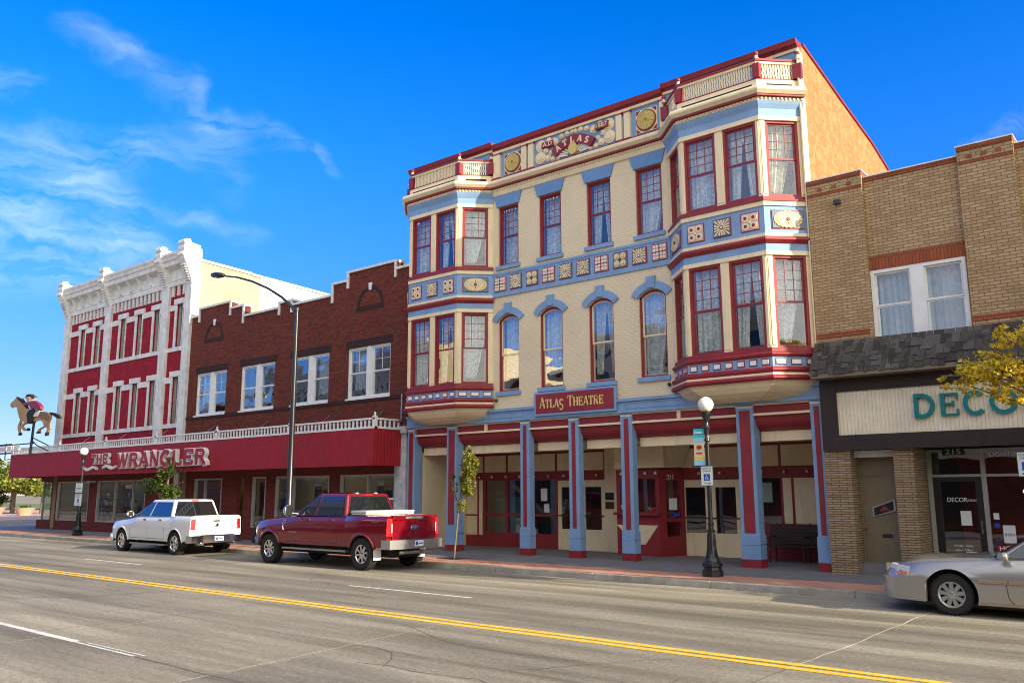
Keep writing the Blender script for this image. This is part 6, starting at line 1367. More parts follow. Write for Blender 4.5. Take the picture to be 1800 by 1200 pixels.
    g.sweep([(xe-.28, Yc+yy), (xe-.03, Yc+yy*.95), (xe+.02, Yc+h*.55), (xe+.02, Yc-h*.55), (xe-.03, Yc-yy*.95), (xe-.28, Yc-yy)], [(-.0, bz0), (.06, bz0), (.075, bz0+.06), (.05, (bz0+bz1)/2+.02), (.08, bz1-.04), (.075, bz1), (-.05, bz1), (-.05, bz0)]); rb = g.build('rear_bumper', root, 35)
    MB('charcoal').box(xe-.2, xe+.085, Yc-h*.6, Yc+h*.6, bz1+.001, bz1+.02).build('bumper_step', rb)
    g = MB('paper').box(xe+.10, xe+.108, Yc-.16, Yc+.16, bz0+.06, bz0+.21); g.mat('signblue').box(xe+.108, xe+.111, Yc-.13, Yc-.05, bz0+.09, bz0+.18).box(xe+.108, xe+.111, Yc-.03, Yc+.13, bz0+.12, bz0+.15); g.build('licence_plate', rb)
    g = MB('chrome' if p['style'] == 'ram' else 'steel')
    if p['style'] == 'ram':
        for s in (-1, 1): g.tube([(xe-.3, Yc+s*h*.62, bz0-.03), (xe+.10, Yc+s*h*.62, bz0-.03)], .05, 10)
    else: g.tube([(xe-.05, Yc-h*.55, bz0-.10), (xe-.05, Yc+h*.6, bz0-.10)], .045, 8).tube([(xe-.1, Yc+.15, bz0-.10), (xe+.16, Yc+.15, bz0-.10)], .035, 8).ball((xe+.17, Yc+.15, bz0-.02), .035)
    g.build('tow_bar' if p['style'] != 'ram' else 'exhaust_tip', root, 40)
    for s in (-1, 1):
        g = MB('steel').box(X+xf+r+.2, X+xr-r-.25, Yc+s*h*.90-.07, Yc+s*h*.90+.07, zb-.17, zb-.12); 
        g.mat('black').box(X+xf+r+.4, X+xf+r+.5, Yc+s*h*.6-.2, Yc+s*h*.75+.1, zb-.15, zb-.02); g.build('running_board', root)
        MB('carwhite' if p['style'] != 'ram' else 'charcoal').box(X+xr+r+.03, X+xr+r+.05, Yc+s*h*.82-.13, Yc+s*h*.82+.13, .28, zb+.1).build('mud_flap', root)
    # high brake light
    MB('redlens').box(X+cx1-.10 if False else X+p['roofx'][1]-.05, X+p['roofx'][1]+.005, Yc-.14, Yc+.14, roof-.055, roof-.012).build('high_brake_light', root)
    return root, X, Yc, h, ys

# white pickup
r_, X, Yc, h, ys = pickup('white crew-cab pickup with chrome bumper, parked left and ahead of the dark red pickup', dict(X=-32.25, Yn=15.50, w=1.96, L=5.72, r=.385, axles=(.93, 4.62), sill=.46, belt=1.27, hood=1.10, cowl=1.19, rail=1.30, roof=1.84, paint='carwhite', cab=(1.62, 4.32), roofx=(2.62, 4.16),
    panes=[('F', (2.72, 2.92)), ((2.86, 3.04), 'R')], doors=[(1.55, .03), (2.80, .10), (3.92, .06)], handles=[2.45, 3.52], mirror=(1.34, .20, .26, .10), mirmat='carwhite', fbump='chrome', gate=(.66, 1.31), style='ram', lamp=(.86, 1.20), rbump=(.42, .66), spokes=6, rr=.68, spw=.19, flr=.03))
# dark red heavy-duty pickup
r_, X, Yc, h, ys = pickup('dark red heavy-duty crew-cab pickup with silver toolbox across its bed', dict(X=-23.12, Yn=15.55, w=2.0, L=6.15, r=.43, axles=(.84, 5.03), sill=.62, belt=1.42, hood=1.27, cowl=1.36, rail=1.44, roof=2.03, paint='carred', cab=(1.85, 4.32), roofx=(2.85, 4.16),
    panes=[('F', (2.83, 3.02)), ((2.98, 3.15), 'R')], doors=[(1.78, .03), (2.92, .10), (4.02, .05)], handles=[2.55, 3.60], mirror=(1.55, .36, .28, .16), mirmat='chrome', fbump='black', gate=(.82, 1.45), style='ford', lamp=(.92, 1.38), rbump=(.58, .82), spokes=8, rr=.58, spw=.14, flr=.045))
M['toolbox'] = paint('silver_toolbox', (.62, .62, .60), .4, metal=.2)
tb = thing('toolbox', 'silver lidded toolbox across the bed of the dark red pickup', 'toolbox', (X+4.85, Yc, 1.45))
MB('toolbox').box(X+4.56, X+5.05, Yc-h*.78, Yc+h*.78, 1.10, 1.455).box(X+4.50, X+5.10, Yc-h*.90, Yc+h*.90, 1.455, 1.50).build('chest', tb, bevel=.008)
MB('toolbox').box(X+4.48, X+5.12, Yc-h*.91, Yc+h*.91, 1.505, 1.57).build('lid', tb, bevel=.012)
for s in (-1, 1): MB('clearlens').box(X+4.02, X+4.08, Yc+s*.35-.05, Yc+s*.35+.05, 2.035, 2.06).build('cab_marker_light', r_)
g = MB('chrome').tube([(X+1.52, Yc-ys(1.5, 1.2)-.004, 1.27), (X+1.50, Yc-ys(1.5, 1.1)-.006, 1.10), (X+1.56, Yc-ys(1.5, 1)-.004, .98)], .022, 6); g.tube([(X+1.52, Yc-ys(1.5, 1.2)-.004, 1.27), (X+1.66, Yc-ys(1.6, 1.2)-.004, 1.27)], .018, 6); g.build('fender_vent', r_)
MB('black').box(X-.12, X-.02, Yc-.95, Yc+.95, .55, .80).tube([(X-.16, Yc-.8, .6), (X-.2, Yc-.8, 1.15), (X-.2, Yc+.8, 1.15), (X-.16, Yc+.8, .6)], .035, 7).build('grille_guard', r_)
g = MB('steel'); FC = Fr(0, Yc-ys(1.9, .95)-.001); g.fb(FC, X+1.8, X+2.2, .0, .004, .93, .955); text_mb(g, '4X4', Fr(0, Yc-ys(5.7, 1.25)-.002), X+5.55, 1.27, .07, 0, .004, width=.3); g.build('door_badge', r_)

# silver saloon
def saloon():
    X, Yn, w, Lg, r = -4.86, 16.02, 1.98, 5.38, .335; Yc = Yn+w/2; h = w/2
    root = thing('saloon_car', 'silver four-door saloon car entering from the right kerbside, tan lower trim', 'car', (X+2.6, Yc, 0))
    st = [(.0, .30, .44, .56, .60, h*.50, h*.60, h*.52), (.05, .25, .44, .62, .68, h*.68, h*.76, h*.70), (.18, .22, .45, .72, .78, h*.84, h*.90, h*.82), (.38, .21, .46, .81, .88, h*.92, h*.965, h*.87), (.70, .20, .48, .87, .95, h*.96, h*.99, h*.89), (1.2, .20, .5, .905, .99, h*.97, h, h*.90),
          (1.75, .20, .5, .945, 1.01, h*.97, h, h*.905), (2.2, .20, .5, .965, 1.0, h*.97, h, h*.91), (3.9, .20, .5, .98, 1.0, h*.97, h, h*.91), (4.6, .22, .5, .98, 1.03, h*.96, h*.99, h*.89), (5.1, .25, .5, .95, 1.0, h*.90, h*.95, h*.84), (5.33, .30, .5, .86, .90, h*.78, h*.84, h*.76)]
    bm = shell(st); cy = []
    ax = (1.17, 4.10)
    for a in ax:
        for s in (-1, 1): cy.append(MB('charcoal').lathe([(r+.085, 0), (r+.085, .38)], (a, s*(h+.1), r), (0, -s, 0), 30))
    me = cut(bm, cy); sf = surf(make_shell_part(root, me, 'carsilver', 'body', (X, Yc, 0)), Yc)
    MB('charcoal').box(X+.4, X+5, Yc-h*.6, Yc+h*.6, .17, .6).box(X+1.6, X+3.7, Yc-h*.9, Yc+h*.9, .16, .24).build('underbody', root)
    for a in ax:
        for s, sd in ((-1, 'near'), (1, 'far')): wheel(root, X+a, Yc+s*(h-.15), r, r, .215, sd, 9, rimm='steel', rr=.64, sp_w=.19)
    greenhouse(root, 'carsilver', X, Yc, .945, 1.42, h*.90, h*.68, 1.78, 2.45, 4.45, 3.85, [('F', (2.95, 3.0)), ((3.03, 3.08), 'R')], crown=.025)
    M['tantrim'] = paint('tan_lower_paint', (.34, .26, .18), .4, metal=.3, coat=.5)
    ys = lambda px, pz: sf(px+X, pz, h)
    g = MB('tantrim')
    for s in (-1, 1):
        for (a, b, z0, z1) in ((1.60, 3.66, .205, .245), (1.60, 2.02, .56, .62), (2.05, 3.0, .56, .62), (3.03, 3.68, .56, .62)):
            P = lambda x_, z: (X+x_, Yc+s*(ys(x_, z)), z); Q = lambda x_, z: (X+x_, Yc+s*(ys(x_, z)+.014), z)
            g.hexa([P(a, z0), P(b, z0), Q(b, z0), Q(a, z0), P(a, z1), P(b, z1), Q(b, z1), Q(a, z1)])
    g.build('rubbing_strip', root)
    for k_ in (1,): pass
    seams(root, [[(X+2.10, .24), (X+2.03, .34), (X+2.0, .6), (X+1.99, .93)], [(X+3.02, .25), (X+3.02, .93)], [(X+3.75, .5), (X+3.9, .93)]], lambda a, b: ys(a-X, b), Yc)
    # bumper, lamps
    g = MB('carsilver').sweep([(X+.80, Yc-h*.985), (X+.42, Yc-h*.955), (X+.16, Yc-h*.82), (X-.0, Yc-h*.45), (X-.02, Yc), (X-.0, Yc+h*.45), (X+.16, Yc+h*.82), (X+.42, Yc+h*.955), (X+.80, Yc+h*.985)], [(-.05, .22), (.0, .22), (.03, .34), (.035, .46), (.045, .50), (.045, .555), (.02, .585), (-.06, .60)]); bp = g.build('front_bumper', root, 40)
    MB('black').sweep([(X+.80, Yc-h*.985), (X+.42, Yc-h*.955), (X+.16, Yc-h*.82), (X-.0, Yc-h*.45), (X-.02, Yc)], [(.02, .335), (.037, .335), (.037, .343), (.02, .343)]).build('bumper_seam', bp)
    MB('chrome').sweep([(X+.78, Yc-h*.985-.044), (X+.42, Yc-h*.955-.044), (X+.14, Yc-h*.84-.03)], [(0, .50), (.006, .505), (.006, .52), (0, .525)]).build('bumper_strip', bp)
    for s in (-1, 1):
        g = MB('clearlens'); pts = [(.17, .80), (.30, .905), (.52, .965)]
        lo = [(X+a, Yc+s*h*(b+.012), .615) for a, b in pts]; hi = [(X+a+.03, Yc+s*h*(b-.035), .80-.02*i) for i, (a, b) in enumerate(pts)]; inn = (X+.10, Yc+s*h*.50, .62), (X+.14, Yc+s*h*.50, .79)
        L_ = [inn[0]]+lo; H_ = [inn[1]]+hi
        for i in range(3): g.poly([L_[i], L_[i+1], H_[i+1], H_[i]])
        g.poly(H_+[(X+.4, Yc+s*h*.6, .80)]); g.poly(L_+[(X+.4, Yc+s*h*.6, .62)][::1])
        g.mat('amber'); e = s*.006
        q = [(X+.26, Yc+s*h*.892+e, .625), (X+.50, Yc+s*h*.972+e, .625), (X+.51, Yc+s*h*.962+e, .685), (X+.27, Yc+s*h*.882+e, .67)]; g.poly(q); g.build('headlight', root)
    g = MB('chrome').box(X+.02, X+.10, Yc-h*.45, Yc+h*.45, .60, .78); g.mat('black')
    for k in range(14): y = Yc-h*.42+k*h*.84/13; g.box(X+.01, X+.021, y-.02, y+.02, .62, .76)
    g.build('grille', root)
    for s in (-1, 1):
        g = MB('carsilver').lathe([(.01, -.10), (.075, -.07), (.095, .0), (.09, .05), (.08, .06)], (X+2.02, Yc+s*(h*.97+.09), 1.0), (1, 0, 0), 12); g.v = [(v[0], v[1]*1.0, 1.0+(v[2]-1.0)*.75) for v in g.v]; g.mat('black').tube([(X+2.0, Yc+s*h*.86, .96), (X+2.02, Yc+s*(h*.97+.03), .98)], .03, 6); g.build('mirror', root, 50)
        g = MB('redlens').box(X+5.22, X+5.36, Yc+s*h*.62-.2, Yc+s*h*.62+.2, .66, .85); g.build('tail_light', root)
        for xa in (2.75, 3.78): MB('carsilver').box(X+xa, X+xa+.18, Yc+s*(ys(xa, .85)+.0)-.012, Yc+s*(ys(xa, .85)+.0)+.018, .83, .86).build('door_handle', root)
    MB('charcoal').sweep([(X+5.0, Yc+h*.92), (X+5.32, Yc+h*.8), (X+5.38, Yc), (X+5.32, Yc-h*.8), (X+5.0, Yc-h*.92)], [(0, .3), (.05, .3), (.06, .5), (0, .56)]).build('rear_bumper', root)
saloon()
# ================================================================== STREET FURNITURE
def lamp_post(x, y, label, top):
    r = thing('street_lamp', label, 'street lamp', (x, y, .15), 'globe street lamps')
    k = (top-.15)/3.93
    z = lambda t: .15+t*k
    g = MB('black').lathe([(.235, z(0)), (.235, z(.12)), (.205, z(.14)), (.20, z(.20)), (.225, z(.22)), (.225, z(.27)), (.175, z(.32))], (x, y, 0), seg=8)
    g.lathe([(.17, z(.30)), (.165, z(.36)), (.12, z(.42)), (.10, z(.55)), (.088, z(.75)), (.075, z(.92)), (.095, z(.95)), (.095, z(.98)), (.06, z(1.0)), (.056, z(1.08)), (.075, z(1.1)), (.075, z(1.13)), (.052, z(1.15)), (.046, z(2.9)), (.07, z(2.92)), (.07, z(2.95)), (.05, z(2.98)), (.055, z(3.1)), (.085, z(3.22)), (.05, z(3.30)), (.05, z(3.36)), (.10, z(3.46)), (.115, z(3.52)), (.12, z(3.56)), (.09, z(3.58))], (x, y, 0), seg=16)
    for i in range(12):
        q = 2*math.pi*i/12; g.tube([(x+.155*math.cos(q), y+.155*math.sin(q), z(.33)), (x+.098*math.cos(q), y+.098*math.sin(q), z(.55)), (x+.078*math.cos(q), y+.078*math.sin(q), z(.9))], .012, 5)
    g.build('post', r, 35)
    MB('globe').ball((x, y, z(3.56)+.175), .185, 24, 16).build('globe', r, 80)
    return r
lamp_post(-9.17, 18.35, 'black globe street lamp carrying the turquoise banner before the theatre', 4.285)
lamp_post(-41.15, 18.3, 'black globe street lamp by the white pickup, two small signs on its post', 4.23)
def wheelchair(g, fr, a, z, s, d):
    g.fb(fr, a-s*.5, a+s*.5, d, d+.003, z-s*.5, z+s*.5); g.mat('paper'); d += .004
    P = lambda x, y: (a+x*s, z+y*s)
    def ln(x0, y0, x1, y1, t, k):
        dx, dy = x1-x0, y1-y0; l = math.hypot(dx, dy); nx, ny = -dy/l*t/2, dx/l*t/2; g.fpoly(fr, [P(x0-nx, y0-ny), P(x1-nx, y1-ny), P(x1+nx, y1+ny), P(x0+nx, y0+ny)], d+k*.0006, d)
    g.fpoly(fr, [P(-.05+.07*math.cos(R(k*45)), .33+.07*math.sin(R(k*45))) for k in range(8)], d+.001, d)
    ln(-.05, .24, -.02, -.05, .08, 1); ln(-.03, .10, .15, .10, .06, 2); ln(-.02, -.05, .17, -.05, .08, 3); ln(.16, -.04, .24, -.33, .08, 4)
    pts = [(-.03+.22*math.cos(R(t)), -.14+.22*math.sin(R(t))) for t in range(120, 345, 25)]
    for k, (p, q) in enumerate(zip(pts, pts[1:])): ln(*p, *q, .06, 5+k)
def sign_plate(x, y, z0, z1, w, label, kind, arrow=1):
    fr = Fr(0, y); r = thing('parking_sign', label, 'sign', (x, y, z0), 'reserved parking signs')
    g = MB('signgreen').fb(fr, x-w/2, x+w/2, -.006, 0, z0, z1); g.mat('paper').fb(fr, x-w/2+.012, x+w/2-.012, 0, .002, z0+.012, z1-.012); pl = g.build('plate', r); h = z1-z0
    g = MB('signgreen')
    if kind == 'res': text_mb(g, 'RESERVED', fr, x, z1-h*.17, h*.10, .002, .0045, width=w*.80); text_mb(g, 'PARKING', fr, x, z1-h*.31, h*.10, .002, .0045, width=w*.66); g.mat('signblue'); wheelchair(g, fr, x, z0+h*.42, h*.34, .002)
    if kind == 'txt': text_mb(g, 'P', fr, x, z1-h*.36, h*.24, .002, .0045); g.fb(fr, x-w*.34, x+w*.34, .002, .0045, z1-h*.54, z1-h*.48).fb(fr, x-w*.30, x+w*.30, .002, .0045, z1-h*.68, z1-h*.63)
    g.mat('signgreen').fb(fr, x-w*.22, x+w*.22, .002, .0045, z0+h*.11, z0+h*.135).fpoly(fr, [(x+arrow*w*.32, z0+h*.122), (x+arrow*w*.18, z0+h*.17), (x+arrow*w*.18, z0+h*.075)], .0045, .002); g.build('lettering', r)
    MB('steel').box(x-.02, x+.02, y+.007, y+.06, z0+.05, z0+.08).box(x-.02, x+.02, y+.007, y+.06, z1-.1, z1-.07).build('bracket', r)
sign_plate(-9.16, 18.24, 2.185, 2.64, .31, 'green and white reserved parking sign on the banner lamp post', 'res')
sign_plate(-41.15, 18.20, 1.50, 2.06, .70, 'lower sign with blue wheelchair symbol on the leftmost lamp post', 'res')
sign_plate(-41.15, 18.20, 2.10, 2.56, .70, 'upper green-lettered sign on the leftmost lamp post', 'txt')
sign_plate(-2.72, 18.3, 2.30, 2.76, .31, 'parking sign cut by the right edge of the photo', 'res', -1)
g = MB('steel').tube([(-2.72, 18.37, .15), (-2.72, 18.37, 2.8)], .03, 8); solo(g, 'sign_post', (-2.72, 18.37, .15), 'slim steel post behind the car carrying the rightmost parking sign', 'post')
bn = thing('banner', 'turquoise, cream and yellow cloth banner hanging from the lamp post before the theatre', 'banner', (-9.35, 18.35, 2.7))
M['btop'] = paint('banner_turquoise', (.05, .50, .58), .8); M['bcream'] = paint('banner_cream', (.78, .70, .45), .8); M['byel'] = paint('banner_yellow', (.80, .55, .12), .8); M['bblue'] = paint('banner_pale_blue', (.30, .60, .75), .8)
g = MB('btop'); FBn = Fr(-9.22, 18.35, -.94, -.0); n = 14
FBn = Fr(0, 18.36)
zs = [(3.52, 'btop'), (3.30, 'bblue'), (3.18, 'bcream'), (2.98, 'bcream'), (2.86, 'byel'), (2.78, 'bblue'), (2.66, None)]
for i, ((z1, m_), (z0, _)) in enumerate(zip(zs, zs[1:])):
    k = 4
    for j in range(k):
        za, zb_ = z1+(z0-z1)*j/k, z1+(z0-z1)*(j+1)/k; wv = lambda z: .015*math.sin(z*9)
        g.mat(m_).hexa([(-9.52, 18.35+wv(zb_), zb_), (-9.245, 18.35+wv(zb_+.2), zb_), (-9.245, 18.354+wv(zb_+.2), zb_), (-9.52, 18.354+wv(zb_), zb_), (-9.52, 18.35+wv(za), za), (-9.245, 18.35+wv(za+.2), za), (-9.245, 18.354+wv(za+.2), za), (-9.52, 18.354+wv(za), za)])
g.mat('redlens').fpoly(FBn, [(-9.37+.07*math.cos(R(k*36)), 3.08+.05*math.sin(R(k*36))) for k in range(10)], .045, .035); g.mat('paper').fb(FBn, -9.48, -9.28, .03, .036, 3.40, 3.44); g.mat('redlens').fb(FBn, -9.46, -9.29, .03, .036, 2.93, 2.955)
g.build('cloth', bn)
MB('black').tube([(-9.54, 18.35, 3.535), (-9.17, 18.35, 3.535)], .012, 6).ball((-9.55, 18.35, 3.535), .02).build('arm', bn); MB('black').tube([(-9.54, 18.35, 2.645), (-9.17, 18.35, 2.645)], .012, 6).ball((-9.55, 18.35, 2.645), .02).build('arm', bn)
# tall street light
sl = thing('street_light', 'tall black street light with long curved arm before the dark brick building', 'street light', (-25.25, 18.4, .15))
MB('black').lathe([(.17, .15), (.17, .22), (.13, .24), (.115, 1.0), (.105, 1.02), (.10, 4), (.075, 8.55), (.09, 8.56), (.09, 8.68), (.03, 8.72)], (-25.25, 18.4, 0), seg=16).build('pole', sl, 40)
MB('black').tube([(-25.25, 18.4, 8.45), (-25.6, 18.38, 8.82), (-26.1, 18.33, 9.2), (-26.9, 18.26, 9.65), (-27.9, 18.2, 10.08), (-28.9, 18.16, 10.40), (-29.9, 18.12, 10.62)], [.06, .055, .05, .045, .04, .035, .03], 10).build('arm', sl, 60)
g = MB('black').lathe([(.02, 0), (.09, .05), (.13, .25), (.15, .55), (.12, .82), (.02, .92)], (-29.75, 18.12, 10.60), (-1, 0, .22), 14); g.v = [(v[0], v[1], 10.66+(v[2]-10.66)*.8) for v in g.v]; g.build('lamp_head', sl, 60)
MB('clearlens').lathe([(.10, 0), (.09, -.03), (.01, -.05)], (-30.2, 18.12, 10.62), (0, 0, 1), 12).build('lens', sl)
g = MB('black').box(-18.0, -17.2, 18.35, 18.68, .10, .16).box(-18.0, -17.2, 18.72, 19.05, .10, .16); tag(g.build('tree_grate'), 'dark square grate around the slender tree', 'tree grate')
# bench
bc = thing('bench', 'dark slatted bench under the theatre porch at the right', 'bench', (-8.6, 22.75, .17))
M['slat'] = paint('dark_bench_slat', (.03, .022, .02), .55, var=.3)
for k in range(7): MB('slat').box(-9.72, -7.55, 22.93+k*.012, 22.96+k*.012, .66+k*.073, .72+k*.073).build('back_slat', bc)
for k in range(5): MB('slat').box(-9.72, -7.55, 22.48+k*.09, 22.55+k*.09, .60, .63).build('seat_slat', bc)
for x in (-9.55, -8.62, -7.72): MB('black').tube([(x, 22.5, .17), (x, 22.52, .59), (x, 22.93, .59), (x, 23.08, 1.2)], .022, 6).tube([(x, 22.95, .17), (x, 22.93, .59)], .022, 6).tube([(x, 22.52, .59), (x, 22.5, .84), (x, 22.95, .86)], .018, 6).build('leg', bc)
# ================================================================== RIDER FIGURE SIGN
HY = 19.3; FH = W(HY)
fig = thing('horse_rider_figure', 'painted cutout of a cowboy riding a galloping tan horse above the red awning', 'figure', (-49.8, HY, 4.25))
hp = [(-53.16, 7.05), (-53.12, 7.2), (-52.67, 7.34), (-52.34, 7.51), (-52.13, 7.39), (-51.69, 7.31), (-51.33, 7.11), (-50.87, 6.79), (-50.11, 6.57), (-48.91, 6.48), (-48.12, 6.39), (-47.72, 6.3), (-47.52, 6.09), (-47.64, 5.89), (-47.72, 5.7), (-47.53, 5.49), (-47.78, 5.32), (-47.84, 5.17), (-48.04, 5.13), (-48.0, 5.31), (-47.88, 5.48), (-48.23, 5.59), (-48.78, 5.46), (-48.84, 5.32), (-49.13, 5.31), (-48.98, 5.52), (-48.34, 5.65), (-48.59, 5.91), (-48.99, 5.97), (-49.57, 5.95), (-50.37, 5.95), (-51.14, 5.79), (-50.84, 5.61), (-50.39, 5.61), (-50.31, 5.52), (-50.92, 5.5), (-51.44, 5.72), (-51.44, 5.84), (-50.99, 6.0), (-51.39, 6.04), (-51.54, 5.86), (-51.55, 5.69), (-51.33, 5.36), (-51.53, 5.33), (-51.79, 5.66), (-51.8, 5.87), (-51.54, 6.15), (-51.72, 6.27), (-52.01, 6.61), (-52.19, 6.9), (-52.68, 6.95), (-52.88, 6.9)]
hs = MB('horse').fpoly(FH, hp, .05, -.05).build('horse', fig, bevel=.03)
g = MB('dark').fpoly(FH, [(-47.78, 6.35), (-47.16, 6.27), (-46.58, 6.11), (-46.34, 5.94), (-46.73, 5.95), (-47.22, 6.11), (-47.71, 6.25)], .04, -.04); g.build('tail', hs)
MB('dark').fpoly(FH, [(-52.34, 7.51), (-52.1, 7.42), (-51.67, 7.38), (-51.43, 7.23), (-50.81, 6.82), (-50.64, 6.69), (-51.21, 6.94), (-51.67, 7.18), (-52.08, 7.34)], .07, -.07).build('mane', hs)
for q in ([(-48.84, 5.38), (-48.80, 5.28), (-49.15, 5.28), (-49.12, 5.37)], [(-47.76, 5.3), (-47.82, 5.13), (-48.06, 5.1), (-48.02, 5.25)], [(-50.42, 5.64), (-50.28, 5.63), (-50.28, 5.48), (-50.46, 5.48)], [(-51.34, 5.42), (-51.28, 5.30), (-51.56, 5.28), (-51.5, 5.42)]): MB('dark').fpoly(FH, q, .065, -.065).build('hoof', hs)
MB('hide').fpoly(FH, [(-50.3, 6.52), (-48.9, 6.44), (-48.1, 6.34), (-47.8, 6.2), (-47.65, 6.05), (-47.8, 5.85), (-48.3, 5.98), (-49, 6.12), (-50, 6.1), (-50.4, 6.2)], .058, .04).build('flank_shade', hs)
rd = MB('maroon').fpoly(FH, [(-51.34, 7.07), (-50.78, 7.09), (-50.54, 7.16), (-49.83, 7.12), (-49.2, 6.93), (-48.84, 6.72), (-48.78, 6.57), (-49.32, 6.61), (-49.73, 6.67), (-50.13, 6.66), (-50.44, 6.91), (-51.1, 6.92)], .11, -.09).build('rider_jacket', fig, bevel=.03)
MB('dark').fpoly(FH, [(-51.05, 7.35), (-50.86, 7.43), (-50.81, 7.52), (-50.34, 7.51), (-50.15, 7.41), (-49.87, 7.35), (-49.88, 7.3), (-50.29, 7.35), (-50.78, 7.3)], .12, -.1).build('rider_hat', fig, bevel=.02)
MB('skin').fpoly(FH, [(-50.71, 7.36), (-50.28, 7.36), (-50.18, 7.25), (-50.29, 7.13), (-50.57, 7.13), (-50.66, 7.2), (-50.76, 7.25)], .15, -.12).build('rider_head', fig, bevel=.02)
MB('paper').fpoly(FH, [(-50.75, 7.13), (-50.0, 7.17), (-49.9, 7.10), (-50.5, 7.07)], .118, -.1).build('rider_scarf', fig)
MB('dark').fpoly(FH, [(-50.18, 6.66), (-49.52, 6.62), (-49.4, 6.49), (-49.7, 6.3), (-49.65, 5.96), (-49.82, 5.84), (-50.45, 5.87), (-50.4, 6.01), (-50.61, 6.35), (-50.46, 6.55)], .10, -.1).build('rider_leg', fig, bevel=.02)
MB('paper').fpoly(FH, [(-49.77, 6.39), (-49.59, 6.47), (-48.95, 6.50), (-49.14, 6.2), (-49.74, 6.22)], .08, -.08).build('saddle_blanket', fig)
MB('hide').fpoly(FH, [(-49.6, 6.62), (-49.1, 6.66), (-49.0, 6.52), (-49.5, 6.46)], .09, -.09).build('saddle', fig)
MB('black').tube([(-49.72, HY, 5.95), (-49.86, HY, 4.2)], .07, 8).tube([(-49.8, HY, 5.1), (-48.1, HY+.2, 4.6), (-46.5, HY+1, 4.3)], .03, 6).tube([(-49.82, HY, 4.95), (-48.6, HY-.2, 4.62), (-47.6, HY, 4.3)], .03, 6).build('pole', fig)
fs_ = thing('pipe_sign', 'black pipe frame with a row of small white letters at the awning left end', 'sign frame', (-53, 19.35, 4.2))
MB('black').tube([(-62, 19.35, 4.82), (-49.5, 19.35, 4.78)], .035, 6).tube([(-62, 19.35, 4.36), (-52.7, 19.35, 4.34)], .045, 6).tube([(-62, 19.35, 4.86), (-52.6, 19.35, 4.84)], .03, 6).tube([(-53.4, 19.35, 4.9), (-53.4, 19.35, 3.98), (-52.6, 19.35, 3.98)], .03, 6).build('pipe', fs_)
g = MB('white'); rnd = random.Random(3); x = -56
for k in range(16):
    w_ = rnd.uniform(.16, .26); t = rnd.choice([0, 1, 2]); FX = W(19.35)
    g.fb(FX, x, x+.07, -.04, .04, 4.44, 4.72)
    if t != 0: g.fb(FX, x+.07, x+w_, -.04, .04, 4.66, 4.72)
    if t == 2: g.fb(FX, x+w_-.07, x+w_, -.039, .039, 4.44, 4.659)
    else: g.fb(FX, x+.07, x+w_-.02, -.04, .04, 4.44, 4.50)
    x += w_+.09
g.build('letters', fs_)
# security camera box and small things on walls
MB('white').box(-45.55, -45.35, 20.55, 20.89, 2.62, 2.72).tube([(-45.4, 20.7, 2.66), (-45.2, 20.45, 2.6)], .04, 8).build('security_camera', b1)

# ================================================================== TREES
def trunk(mb, pts, rs, seg=7): return mb.tube(pts, rs, seg)
def young_tree(x, y, label, path, rs, limbs, blobs, n, size, mats, seed, name='young_tree', grate=True, group=None):
    r = thing(name, label, 'tree', (x, y, .15), group)
    g = MB('bark'); trunk(g, path, rs); g.build('trunk', r, 60)
    g = MB('bark')
    for l in limbs: g.tube(l, [.018+.01*i for i in range(len(l))][::-1], 5)
    g.build('branches', r)
    leaves(MB(mats[0]), blobs, n, size, mats, seed).build('crown', r)
    return r
young_tree(-17.6, 18.7, 'slender young tree with yellow-green leaves by the second porch column', [(-17.6, 18.7, .15), (-17.52, 18.7, .8), (-17.44, 18.7, 1.5), (-17.3, 18.7, 2.3), (-17.12, 18.7, 3.2)], [.032, .028, .025, .02, .008],
    [[(-17.42, 18.7, 1.6), (-17.6, 18.65, 2.1), (-17.66, 18.6, 2.45)], [(-17.35, 18.7, 1.9), (-17.0, 18.75, 2.5), (-16.85, 18.8, 2.8)], [(-17.3, 18.7, 2.2), (-17.15, 18.6, 2.8)]],
    [(-17.32, 18.7, 1.75, .13, .13, .32), (-17.1, 18.7, 2.35, .27, .25, .42), (-17.0, 18.7, 2.85, .28, .26, .36), (-17.12, 18.7, 3.2, .15, .15, .26), (-17.66, 18.65, 2.45, .12, .12, .22), (-17.54, 18.68, 2.15, .09, .09, .18), (-16.88, 18.7, 2.75, .16, .15, .24)], 2900, .085, LO, 3, group='young street trees')
young_tree(-33.9, 18.5, 'leafy young green tree rising behind the white pickup', [(-33.8, 18.5, .15), (-33.85, 18.5, 1.5), (-33.7, 18.5, 2.6), (-33.5, 18.5, 3.7)], [.06, .05, .035, .012],
    [[(-33.8, 18.5, 1.7), (-34.6, 18.3, 2.3), (-35.3, 18.3, 2.6)], [(-33.8, 18.5, 1.8), (-33.2, 18.6, 2.4), (-32.7, 18.6, 2.5)], [(-33.7, 18.5, 2.6), (-33.2, 18.5, 3.4)], [(-33.7, 18.5, 2.4), (-34.2, 18.5, 3.2)]],
    [(-34.6, 18.3, 2.35, .65, .45, .34), (-33.5, 18.4, 2.2, .55, .45, .42), (-33.1, 18.5, 2.0, .3, .35, .28), (-35.2, 18.3, 2.5, .35, .3, .18), (-33.6, 18.5, 3.1, .42, .4, .45), (-34.0, 18.5, 2.8, .4, .4, .3)], 2000, .115, LG, 5, group='young street trees')
